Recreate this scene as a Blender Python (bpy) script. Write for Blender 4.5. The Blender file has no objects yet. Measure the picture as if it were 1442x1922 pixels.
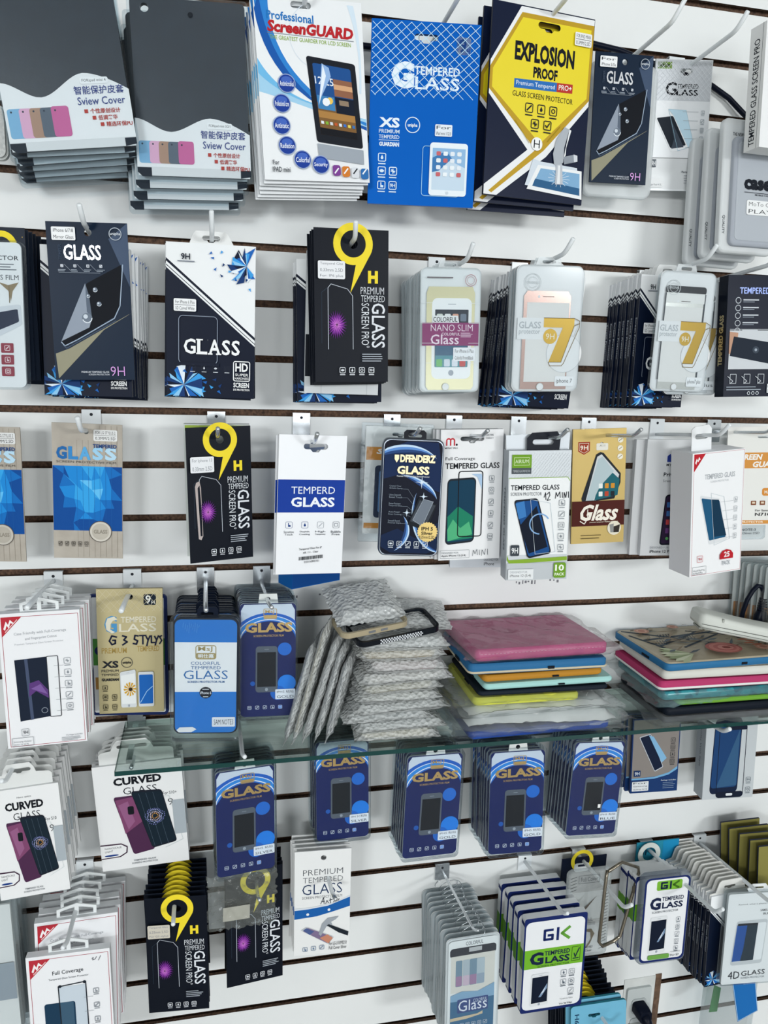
import bpy, math, random
from mathutils import Matrix, Vector
from mathutils.geometry import tessellate_polygon

S = bpy.context.scene
COL = S.collection
ZO = 1.65            # height of the reference groove above the floor
PITCH = .0762        # groove spacing of the slatwall
rnd = random.Random(7)

# ---------------------------------------------------------------- camera
cam_d = bpy.data.cameras.new('camera')
cam = bpy.data.objects.new('camera', cam_d)
COL.objects.link(cam)
cam_d.sensor_fit = 'VERTICAL'
cam_d.sensor_height = 36.0
cam_d.lens = 1480.0 / 1922 * 36.0
cam_d.clip_start = .02
YAW, PIT, ROL = .225088, .189895, .031639
fw = Vector((math.sin(YAW) * math.cos(PIT), math.cos(YAW) * math.cos(PIT), -math.sin(PIT)))
rt = Vector((math.cos(YAW), -math.sin(YAW), 0))
up = rt.cross(fw)
r2 = math.cos(ROL) * rt + math.sin(ROL) * up
u2 = -math.sin(ROL) * rt + math.cos(ROL) * up
cam.matrix_world = Matrix(((r2.x, u2.x, -fw.x, 0), (r2.y, u2.y, -fw.y, -1.15396), (r2.z, u2.z, -fw.z, ZO - .1491), (0, 0, 0, 1)))
S.camera = cam

# ---------------------------------------------------------------- light and exposure
S.view_settings.view_transform = 'Standard'
S.view_settings.look = 'None'
S.view_settings.gamma = 1
S.view_settings.use_curve_mapping = False
S.view_settings.exposure = -0.27
wd = bpy.data.worlds.new('shop_ambient')
S.world = wd
wd.use_nodes = True
wd.node_tree.nodes['Background'].inputs[0].default_value = (.80, .90, 1.0, 1)
wd.node_tree.nodes['Background'].inputs[1].default_value = .24

def area(name, loc, target, sx, sy, power, col=(1, .98, .95)):
    d = bpy.data.lights.new(name, 'AREA')
    d.shape = 'RECTANGLE'
    d.size, d.size_y, d.energy, d.color = sx, sy, power, col
    o = bpy.data.objects.new(name, d)
    COL.objects.link(o)
    o.location = loc
    o.rotation_euler = (Vector(target) - Vector(loc)).to_track_quat('-Z', 'Y').to_euler()
    return o

area('ceiling_panel_light', (3.1, -5.4, 2.2), (.7, 0, .8), 1.1, .5, 124, (.98, 1, .99))
area('ceiling_panel_light', (-2.2, -5.4, 2.2), (.1, 0, .8), 1.0, .5, 122, (.97, 1, 1))
area('ceiling_panel_light', (.3, -1.95, 2.70), (.3, -.2, 1.0), .9, .25, 1.5, (.98, 1, 1))
area('front_fill_light', (.7, -6.2, .8), (.4, 0, .5), 2.6, 1.3, 92, (.96, .99, 1))  # added soft front fill to even out the wall; no window stands there

# ---------------------------------------------------------------- materials
def lin(h):
    h = h.lstrip('#')
    c = [int(h[i:i + 2], 16) / 255 for i in (0, 2, 4)]
    return tuple(x / 12.92 if x <= .04045 else ((x + .055) / 1.055) ** 2.4 for x in c) + (1,)

_M = {}
def mat(h, rough=.5, metal=0, coat=0, key=None):
    k = (h, rough, metal, coat)
    if k in _M:
        return _M[k]
    m = bpy.data.materials.new('paint_' + h.lstrip('#'))
    m.use_nodes = True
    b = m.node_tree.nodes['Principled BSDF']
    b.inputs['Base Color'].default_value = lin(h)
    b.inputs['Roughness'].default_value = rough
    b.inputs['Metallic'].default_value = metal
    b.inputs['Specular IOR Level'].default_value = .1 if rough > .28 and not coat else .3
    b.inputs['Coat Weight'].default_value = coat * .4
    b.inputs['Coat Roughness'].default_value = .12
    _M[k] = m
    return m

def nodes(m):
    m.use_nodes = True
    t = m.node_tree
    return t, t.nodes, t.links, t.nodes['Principled BSDF']

def noisy(name, c1, c2, scale, rough=.5, metal=0, bump=0, bscale=None, kind='noise', stretch=None):
    if name in _M:
        return _M[name]
    m = bpy.data.materials.new(name)
    t, n, l, b = nodes(m)
    tc = n.new('ShaderNodeTexCoord')
    mp = n.new('ShaderNodeMapping')
    if stretch:
        mp.inputs['Scale'].default_value = stretch
    l.new(tc.outputs['Object'], mp.inputs['Vector'])
    if kind == 'voronoi':
        tx = n.new('ShaderNodeTexVoronoi')
        out = tx.outputs['Color']
    else:
        tx = n.new('ShaderNodeTexNoise')
        tx.inputs['Detail'].default_value = 6
        out = tx.outputs['Fac']
    tx.inputs['Scale'].default_value = scale
    l.new(mp.outputs['Vector'], tx.inputs['Vector'])
    cr = n.new('ShaderNodeValToRGB')
    cr.color_ramp.elements[0].position = .3 if kind == 'noise' else .1
    cr.color_ramp.elements[1].position = .7 if kind == 'noise' else .9
    cr.color_ramp.elements[0].color = lin(c1)
    cr.color_ramp.elements[1].color = lin(c2)
    l.new(out, cr.inputs['Fac'])
    l.new(cr.outputs['Color'], b.inputs['Base Color'])
    b.inputs['Roughness'].default_value = rough
    b.inputs['Metallic'].default_value = metal
    if bump:
        bp = n.new('ShaderNodeBump')
        bp.inputs['Strength'].default_value = bump
        bp.inputs['Distance'].default_value = .002
        if bscale:
            t2 = n.new('ShaderNodeTexNoise')
            t2.inputs['Scale'].default_value = bscale
            l.new(mp.outputs['Vector'], t2.inputs['Vector'])
            l.new(t2.outputs['Fac'], bp.inputs['Height'])
        else:
            l.new(tx.outputs['Distance'] if kind == 'voronoi' else tx.outputs['Fac'], bp.inputs['Height'])
        l.new(bp.outputs['Normal'], b.inputs['Normal'])
    _M[name] = m
    return m

def clear(name, tint='#f4f8fa', haze=.06, gloss=.12, rough=.08, hazecol='#e8eef2', bump=0, bscale=60, voro=False, fres=.4):
    """thin clear or milky plastic: mostly see-through, a little haze, a fresnel sheen"""
    if name in _M:
        return _M[name]
    m = bpy.data.materials.new(name)
    m.use_nodes = True
    t = m.node_tree
    n, l = t.nodes, t.links
    n.clear()
    out = n.new('ShaderNodeOutputMaterial')
    tr = n.new('ShaderNodeBsdfTransparent')
    tr.inputs[0].default_value = lin(tint)
    df = n.new('ShaderNodeBsdfDiffuse')
    df.inputs[0].default_value = lin(hazecol)
    gl = n.new('ShaderNodeBsdfGlossy')
    gl.inputs['Roughness'].default_value = rough
    m1 = n.new('ShaderNodeMixShader')
    m1.inputs[0].default_value = haze
    l.new(tr.outputs[0], m1.inputs[1]); l.new(df.outputs[0], m1.inputs[2])
    lw = n.new('ShaderNodeFresnel')
    lw.inputs['IOR'].default_value = 1.45
    mu = n.new('ShaderNodeMath'); mu.operation = 'MULTIPLY_ADD'
    mu.inputs[1].default_value = fres
    mu.inputs[2].default_value = gloss * .02 - .008
    l.new(lw.outputs[0], mu.inputs[0])
    m2 = n.new('ShaderNodeMixShader')
    l.new(mu.outputs[0], m2.inputs[0])
    l.new(m1.outputs[0], m2.inputs[1]); l.new(gl.outputs[0], m2.inputs[2])
    l.new(m2.outputs[0], out.inputs[0])
    if bump:
        tc = n.new('ShaderNodeTexCoord')
        tx = n.new('ShaderNodeTexVoronoi' if voro else 'ShaderNodeTexNoise')
        tx.inputs['Scale'].default_value = bscale
        if not voro:
            tx.inputs['Detail'].default_value = 3
        l.new(tc.outputs['Object'], tx.inputs['Vector'])
        bp = n.new('ShaderNodeBump')
        bp.inputs['Strength'].default_value = bump
        bp.inputs['Distance'].default_value = .003
        l.new(tx.outputs[0], bp.inputs['Height'])
        for s in (df, gl, lw):
            l.new(bp.outputs['Normal'], s.inputs['Normal'])
    _M[name] = m
    return m

def foil(h, rough=.32, metal=.75):
    return mat(h, rough, metal * .6)

def gloss(h):
    return mat(h, .3, 0, .5)

WHITE, NAVY, BLACK = '#e9ebee', '#0d1730', '#141a26'
CLEAR = lambda: clear('clear_plastic', haze=.03, gloss=.2)
BAG = lambda: clear('clear_bag_film', haze=.014, gloss=.5, rough=.1, bump=.6, bscale=45, fres=.5)

# ---------------------------------------------------------------- mesh helpers
class MB:
    def __init__(self):
        self.v, self.f, self.mi, self.ms, self.sm = [], [], [], [], []
    def slot(self, m):
        if m not in self.ms:
            self.ms.append(m)
        return self.ms.index(m)
    def add(self, vs, fs, m, smooth=False):
        o = len(self.v)
        s = self.slot(m)
        self.v += [tuple(v) for v in vs]
        for f in fs:
            self.f.append([i + o for i in f]); self.mi.append(s); self.sm.append(smooth)
    def build(self, name, parent=None):
        me = bpy.data.meshes.new(name)
        me.from_pydata(self.v, [], self.f)
        for m in self.ms:
            me.materials.append(m)
        me.polygons.foreach_set('material_index', self.mi)
        me.polygons.foreach_set('use_smooth', self.sm)
        me.update()
        o = bpy.data.objects.new(name, me)
        COL.objects.link(o)
        if parent is not None:
            o.parent = parent
        return o
    def box(self, x0, x1, y0, y1, z0, z1, m):
        self.add([(x0, y0, z0), (x1, y0, z0), (x1, y1, z0), (x0, y1, z0), (x0, y0, z1), (x1, y0, z1), (x1, y1, z1), (x0, y1, z1)],
                 [(0, 1, 5, 4), (1, 2, 6, 5), (2, 3, 7, 6), (3, 0, 4, 7), (4, 5, 6, 7), (3, 2, 1, 0)], m)
    def tube(self, pts, r, m, n=10, cap=True):
        pts = [Vector(p) for p in pts]
        vs, fs = [], []
        ref = None
        for i, p in enumerate(pts):
            a = pts[max(i - 1, 0)]; b = pts[min(i + 1, len(pts) - 1)]
            t = (b - a).normalized()
            if ref is None:
                ref = t.orthogonal().normalized()
            ref = (ref - t * ref.dot(t)).normalized()
            bi = t.cross(ref)
            rr = r[i] if isinstance(r, (list, tuple)) else r
            for k in range(n):
                an = 2 * math.pi * k / n
                vs.append(p + rr * (math.cos(an) * ref + math.sin(an) * bi))
        for i in range(len(pts) - 1):
            for k in range(n):
                fs.append((i * n + k, i * n + (k + 1) % n, (i + 1) * n + (k + 1) % n, (i + 1) * n + k))
        if cap:
            fs.append(tuple(range(n))[::-1]); fs.append(tuple((len(pts) - 1) * n + k for k in range(n)))
        self.add(vs, fs, m, True)
    def prism(self, outer, holes, y0, y1, mf, ms=None, mb=None):
        """outline (x,z) with holes, front at y0, back at y1"""
        loops = [outer] + list(holes)
        flat = [p for lp in loops for p in lp]
        tris = tessellate_polygon([[Vector((x, z, 0)) for x, z in lp] for lp in loops])
        def ori(t, front):
            a, b, c = (flat[i] for i in t)
            ar = (b[0] - a[0]) * (c[1] - a[1]) - (b[1] - a[1]) * (c[0] - a[0])
            return t if (ar > 0) == front else t[::-1]
        self.add([(x, y0, z) for x, z in flat], [ori(t, True) for t in tris], mf)
        if y1 is None:
            return
        self.add([(x, y1, z) for x, z in flat], [ori(t, False) for t in tris], mb or ms or mf)
        for j, lp in enumerate(loops):
            n = len(lp)
            ar = sum(lp[i][0] * lp[(i + 1) % n][1] - lp[(i + 1) % n][0] * lp[i][1] for i in range(n))
            vs = [(x, y0, z) for x, z in lp] + [(x, y1, z) for x, z in lp]
            fl = (ar > 0) == (j == 0)
            fs = [((i, i + n, (i + 1) % n + n, (i + 1) % n) if fl else (i, (i + 1) % n, (i + 1) % n + n, i + n)) for i in range(n)]
            self.add(vs, fs, ms or mf)
    def loft(self, rings, m, cap0=True, cap1=True, smooth=True):
        """rings: lists of equal numbers of 3-d points"""
        n = len(rings[0])
        vs = [p for r in rings for p in r]
        fs = []
        for i in range(len(rings) - 1):
            for k in range(n):
                fs.append((i * n + k, i * n + (k + 1) % n, (i + 1) * n + (k + 1) % n, (i + 1) * n + k))
        self.add(vs, fs, m, smooth)
        if cap0:
            self.add(rings[0], [tuple(range(n))[::-1]], m)
        if cap1:
            self.add(rings[-1], [tuple(range(n))], m)

def rrect(x0, z0, x1, z1, r, n=5):
    r = min(r, (x1 - x0) / 2 - 1e-6, (z1 - z0) / 2 - 1e-6)
    if r <= 0:
        return [(x0, z0), (x1, z0), (x1, z1), (x0, z1)]
    out = []
    for cx, cz, a0 in ((x1 - r, z0 + r, -90), (x1 - r, z1 - r, 0), (x0 + r, z1 - r, 90), (x0 + r, z0 + r, 180)):
        for i in range(n + 1):
            a = math.radians(a0 + 90 * i / n)
            out.append((cx + r * math.cos(a), cz + r * math.sin(a)))
    return out

_T = {}
def glyphs(s, bold=0, shear=0):
    k = (s, bold, shear)
    if k not in _T:
        c = bpy.data.curves.new('lettering', 'FONT')
        c.body = s
        c.resolution_u = 2
        c.offset = bold
        c.shear = shear
        o = bpy.data.objects.new('lettering', c)
        me = bpy.data.meshes.new_from_object(o)
        vs = [(v.co.x, v.co.y) for v in me.vertices]
        fs = [tuple(p.vertices) for p in me.polygons]
        bpy.data.objects.remove(o); bpy.data.curves.remove(c); bpy.data.meshes.remove(me)
        if vs:
            x0 = min(v[0] for v in vs); x1 = max(v[0] for v in vs); y0 = min(v[1] for v in vs); y1 = max(v[1] for v in vs)
            vs = [((x - x0) / max(x1 - x0, 1e-6), (y - y0) / max(y1 - y0, 1e-6)) for x, y in vs]
        _T[k] = (vs, fs)
    return _T[k]

def tag(o, label, cat, group=None, kind=None):
    o['label'] = label
    o['category'] = cat
    if group:
        o['group'] = group
    if kind:
        o['kind'] = kind
    return o

def empty(name, mw):
    o = bpy.data.objects.new(name, None)
    o.empty_display_size = .02
    COL.objects.link(o)
    o.matrix_world = mw
    return o

# resting place of each front package: x, y, height, width, height of face, yaw, pitch, roll
POSES = {
    'sview_a': (-0.1561, -0.125, 0.1728, 0.1421, 0.1967, -0.0197, -0.0062, -0.1353),
    'sview_b': (-0.0125, -0.105, 0.1593, 0.1374, 0.2001, -0.038, 0.0073, -0.0336),
    'screenguard': (0.1324, -0.115, 0.1711, 0.1329, 0.2097, 0.076, -0.0627, -0.0638),
    'bluefoil': (0.2757, -0.105, 0.1591, 0.1383, 0.2175, -0.1428, 0.0114, -0.0024),
    'explosion': (0.4341, -0.1, 0.186, 0.1493, 0.2337, 0.1038, -0.0094, 0.0077),
    'explosion2': (0.4285, -0.085, 0.1828, 0.1481, 0.2387, 0.0437, 0.0003, 0.0049),
    'explosion3': (0.4236, -0.072, 0.1755, 0.1417, 0.2379, -0.0312, 0.0361, 0.0039),
    'glass5': (0.5667, -0.075, 0.1889, 0.086, 0.1673, -0.0139, -0.003, -0.0259),
    'glass5tray': (0.5756, -0.06, 0.1781, 0.106, 0.1771, 0.0005, -0.0135, -0.0153),
    'airium': (0.6801, -0.04, 0.1995, 0.0851, 0.1771, -0.1203, 0.0191, -0.0377),
    'newcase': (0.7507, -0.115, 0.105, 0.0964, 0.1807, 0.0757, -0.0753, -0.0081),
    'leftbox': (-0.2424, -0.145, -0.1123, 0.0784, 0.1632, -0.1413, -0.0655, -0.0102),
    'leftcards': (-0.2366, -0.125, -0.0985, 0.0683, 0.1738, -0.1067, -0.037, -0.0081),
    'glass678': (-0.13, -0.145, -0.0929, 0.0904, 0.1797, -0.0618, -0.018, -0.0264),
    'triA': (-0.1386, -0.122, -0.1151, 0.1024, 0.1763, -0.0688, -0.0518, 0.0016),
    'triB': (0.0074, -0.12, -0.1088, 0.1085, 0.1866, -0.0964, -0.0172, 0.0136),
    'nineA': (0.1829, -0.135, -0.0835, 0.0963, 0.1888, 0.0549, -0.0017, -0.0276),
    'nineAback': (0.1784, -0.098, -0.1042, 0.0993, 0.1821, -0.0551, -0.0065, 0.0081),
    'triC': (0.177, -0.08, -0.1138, 0.1145, 0.1859, -0.0653, -0.0152, -0.0194),
    'nano': (0.3197, -0.12, -0.1076, 0.0818, 0.1621, -0.0724, 0.0088, -0.0312),
    'sevenA': (0.4526, -0.135, -0.1012, 0.0955, 0.1666, -0.0225, 0.0311, -0.0249),
    'triD': (0.4644, -0.087, -0.1162, 0.1088, 0.1846, -0.0553, 0.0849, 0.0315),
    'sevenB': (0.6607, -0.13, -0.0973, 0.0874, 0.1654, 0.0205, 0.013, 0.0035),
    'triE': (0.6498, -0.094, -0.1105, 0.081, 0.1869, -0.0232, -0.0114, 0.0006),
    'sevenC': (0.6888, -0.115, -0.1034, 0.0943, 0.1624, 0.1215, -0.0437, 0.0023),
    'blackbox': (0.7657, -0.14, -0.0992, 0.0844, 0.1703, -0.0511, -0.0568, -0.0353),
    'kraft': (-0.1541, -0.06, -0.333, 0.0883, 0.1813, -0.0518, 0.0006, 0.0265),
    'kraft2': (-0.2761, -0.06, -0.3363, 0.0865, 0.1772, -0.1231, -0.0013, 0.0054),
    'nineB': (0.0176, -0.11, -0.3291, 0.0853, 0.1785, 0.2553, 0.0069, -0.0244),
    'nineBback': (0.0145, -0.085, -0.3284, 0.0851, 0.1794, -0.0968, 0.0016, -0.0141),
    'temperd': (0.1357, -0.125, -0.3421, 0.0907, 0.188, 0.0555, -0.0014, 0.0214),
    'bluebox': (0.1504, -0.085, -0.3694, 0.0812, 0.1903, 0.4519, 0.0317, -0.0137),
    'orangeA': (0.2704, -0.05, -0.321, 0.096, 0.1577, -0.1044, -0.0002, 0.0143),
    'tin': (0.2744, -0.12, -0.3345, 0.0853, 0.1646, -0.1367, 0.0043, 0.0141),
    'mybat': (0.3727, -0.085, -0.337, 0.0926, 0.191, -0.0408, 0.0073, -0.0264),
    'silverback': (0.3992, -0.04, -0.3548, 0.0794, 0.2046, -0.1816, 0.0001, -0.0278),
    'airbox': (0.4618, -0.125, -0.3604, 0.0905, 0.1876, -0.1167, -0.0147, -0.0303),
    'gold': (0.5842, -0.065, -0.328, 0.084, 0.1762, -0.1044, -0.0227, -0.0512),
    'mygate': (0.7105, -0.06, -0.3479, 0.0848, 0.184, -0.1006, -0.0347, -0.0077),
    'packbox': (0.7364, -0.145, -0.3558, 0.0894, 0.186, 0.053, 0.0035, -0.0929),
    'orangeB': (0.8533, -0.07, -0.3117, 0.094, 0.1574, -0.2409, -0.0476, -0.0472),
    'note3': (0.86, -0.045, -0.3344, 0.0626, 0.1653, -0.1698, -0.0342, -0.0416),
    'redboxA': (-0.2073, -0.13, -0.5653, 0.0962, 0.1825, 0.0492, 0.0121, -0.0142),
    'stylus': (-0.1046, -0.075, -0.5538, 0.0866, 0.1798, -0.0395, -0.0015, 0.0081),
    'gkback': (-0.1089, -0.055, -0.5669, 0.1062, 0.1776, -0.1192, -0.0168, -0.0001),
    'msj': (-0.004, -0.135, -0.572, 0.0852, 0.1646, -0.1019, -0.0024, 0.0158),
    'msglassA': (0.0802, -0.115, -0.5614, 0.0758, 0.1656, -0.0624, 0.015, -0.004),
    'curvedA': (-0.2333, -0.14, -0.7869, 0.0863, 0.1539, 0.0227, -0.0415, -0.0633),
    'curvedB': (-0.0974, -0.066, -0.8079, 0.1229, 0.1684, -0.0204, 0.0287, -0.0549),
    'msglassB': (0.0493, -0.11, -0.8062, 0.0835, 0.1653, 0.1183, 0.0026, -0.0121),
    'msglassC': (0.1943, -0.085, -0.7854, 0.0797, 0.162, -0.0143, -0.0008, -0.0282),
    'msglassD': (0.332, -0.1, -0.8166, 0.0875, 0.169, 0.0341, -0.0077, 0.019),
    'msglassE': (0.4674, -0.105, -0.8215, 0.0867, 0.1737, -0.0886, -0.0111, -0.0303),
    'msglassF': (0.6039, -0.1, -0.8141, 0.0846, 0.1618, -0.0366, -0.0059, 0.0289),
    'grayblue': (0.7395, -0.05, -0.7943, 0.0837, 0.135, -0.1204, -0.0088, -0.0437),
    'phonebox': (0.854, -0.09, -0.7865, 0.0895, 0.1493, -0.1245, -0.018, -0.0406),
    'redboxB': (-0.1925, -0.135, -1.0681, 0.11, 0.2025, -0.0279, -0.0286, -0.0207),
    'redboxC': (-0.1876, -0.105, -1.0343, 0.1103, 0.1989, 0.061, -0.011, 0.0147),
    'nineC': (-0.0486, -0.125, -0.9982, 0.0856, 0.1847, -0.0965, -0.0071, -0.0126),
    'nineD': (0.0634, -0.09, -0.9951, 0.0855, 0.1887, 0.1156, -0.0222, -0.0036),
    'hammer': (0.163, -0.11, -0.9532, 0.0843, 0.1754, -0.0521, 0.0014, -0.0024),
    'colorful': (0.399, -0.14, -1.1142, 0.0881, 0.1842, 0.0028, -0.0156, -0.0248),
    'gkA': (0.543, -0.125, -1.1042, 0.1078, 0.1758, -0.0211, 0.0007, -0.0154),
    'gkB': (0.7414, -0.12, -1.0543, 0.0823, 0.1591, -0.0336, -0.0038, -0.0155),
    'clearcase': (0.6164, -0.09, -1.0502, 0.0774, 0.1638, -0.0355, -0.0017, -0.02),
    'fourd': (0.8905, -0.15, -1.0896, 0.0942, 0.1717, -0.1148, -0.0119, -0.0236),
    'triF': (0.8631, -0.13, -1.1071, 0.0716, 0.1812, -0.0108, 0.0258, -0.0615),
    'goldcards': (0.9557, -0.12, -1.0179, 0.0721, 0.152, -0.133, -0.016, -0.0873),
    'ltblue': (0.6347, -0.13, -1.2783, 0.0972, 0.1751, -0.0773, -0.0097, -0.0646),
    'ringcards': (0.6324, -0.115, -1.2877, 0.0937, 0.1844, -0.0956, -0.0078, -0.0747),
    'leftclear': (-0.305, -0.12, -1.0031, 0.0792, 0.2188, 0.0026, -0.0231, -0.0307),
    'bluetag': (0.9316, -0.11, -1.2548, 0.0474, 0.0779, -0.06, -0.0177, -0.2019),
    'whitebox': (0.7609, -0.162, 0.2221, 0.0876, 0.1553, 0.0966, -0.0525, -0.0127),
}
# hooks: x, height, length, tip, rod radius, finish
HOOKS = {
    'screenguard': (0.1209, 0.2587, 0.135, 0.1205, -0.151, 0.2895, 0.003, 'w'),
    'bluefoil': (0.3052, 0.2738, 0.14, 0.3143, -0.156, 0.3061, 0.003, 'w'),
    'explosion': (0.4463, 0.2907, 0.14, 0.4535, -0.156, 0.3293, 0.003, 'w'),
    'glass5': (0.5931, 0.2783, 0.14, 0.6012, -0.156, 0.3164, 0.003, 'w'),
    'airium': (0.687, 0.2788, 0.14, 0.6909, -0.156, 0.3096, 0.003, 'w'),
    'glass678': (-0.1323, -0.0214, 0.165, -0.1344, -0.181, 0.0101, 0.003, 'w'),
    'triB': (0.0096, -0.0205, 0.15, 0.0091, -0.166, 0.0157, 0.003, 'w'),
    'nineA': (0.1816, -0.0164, 0.155, 0.1788, -0.171, 0.0144, 0.003, 'w'),
    'nano': (0.3307, -0.0305, 0.145, 0.3322, -0.161, -0.0001, 0.003, 'w'),
    'sevenA': (0.4596, -0.0185, 0.155, 0.4633, -0.171, 0.0124, 0.003, 'w'),
    'sevenB': (0.6695, -0.0133, 0.155, 0.6718, -0.171, 0.0171, 0.003, 'w'),
    'kraft': (-0.1538, -0.2565, 0.1, -0.1552, -0.116, -0.2298, 0.0032, 'w'),
    'nineB': (0.0146, -0.2625, 0.13, 0.0145, -0.146, -0.2383, 0.0028, 'c'),
    'temperd': (0.1359, -0.268, 0.15, 0.137, -0.166, -0.2417, 0.0028, 'c'),
    'tin': (0.2717, -0.2571, 0.14, 0.2742, -0.156, -0.2342, 0.0028, 'c'),
    'mybat': (0.3687, -0.2584, 0.13, 0.3715, -0.146, -0.2368, 0.0028, 'c'),
    'airbox': (0.4735, -0.2593, 0.15, 0.4782, -0.166, -0.2323, 0.0028, 'c'),
    'gold': (0.592, -0.2554, 0.14, 0.594, -0.156, -0.2318, 0.0028, 'c'),
    'packbox': (0.7124, -0.2531, 0.165, 0.7149, -0.181, -0.2215, 0.0028, 'w'),
    'redboxA': (-0.2131, -0.4696, 0.15, -0.2149, -0.166, -0.4581, 0.0034, 'w'),
    'stylus': (-0.1063, -0.481, 0.13, -0.1081, -0.146, -0.473, 0.0034, 'w'),
    'msj': (-0.003, -0.4786, 0.155, -0.0024, -0.171, -0.4684, 0.003, 'c'),
    'msglassA': (0.0788, -0.4833, 0.145, 0.0817, -0.161, -0.4707, 0.0028, 'c'),
    'curvedA': (-0.251, -0.6978, 0.165, -0.2522, -0.181, -0.6745, 0.003, 'w'),
    'curvedB': (-0.1058, -0.7222, 0.085, -0.1065, -0.101, -0.7141, 0.003, 'c'),
    'msglassB': (0.0437, -0.6978, 0.14, 0.0465, -0.156, -0.6813, 0.003, 'w'),
    'phonebox': (0.7916, -0.7202, 0.145, 0.7908, -0.161, -0.6951, 0.0034, 'w'),
    'redboxB': (-0.1884, -0.938, 0.165, -0.1917, -0.181, -0.9196, 0.003, 'w'),
    'nineC': (-0.0515, -0.9305, 0.15, -0.0516, -0.166, -0.9165, 0.003, 'w'),
    'nineD': (0.0654, -0.9264, 0.13, 0.0674, -0.146, -0.9096, 0.0026, 'c'),
    'hammer': (0.171, -0.9215, 0.15, 0.1739, -0.166, -0.9082, 0.003, 'c'),
    'colorful': (0.3857, -1.0026, 0.165, 0.3867, -0.181, -0.9763, 0.0022, 'c'),
    'gkA': (0.5365, -1.0026, 0.155, 0.5354, -0.171, -0.976, 0.003, 'w'),
    'clearcase': (0.6385, -1.0031, 0.16, 0.6416, -0.176, -0.9718, 0.0032, 'w'),
    'gkB': (0.7724, -1.0026, 0.2, 0.774, -0.216, -0.9671, 0.0032, 'w'),
    'fourd': (0.8815, -1.0066, 0.19, 0.8822, -0.206, -0.9742, 0.0032, 'w'),
    'blackbox': (0.7647, -0.0166, 0.16, 0.763, -0.176, 0.0144, 0.003, 'w'),
    'newcase': (0.7417, 0.1404, 0.15, 0.7389, -0.166, 0.1963, 0.0026, 'c'),
    'orangeB': (0.8163, -0.2485, 0.13, 0.8139, -0.146, -0.2262, 0.0026, 'c'),
    'ltblue': (0.6373, -1.2312, 0.165, 0.6404, -0.181, -1.197, 0.003, 'w'),
}

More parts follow.
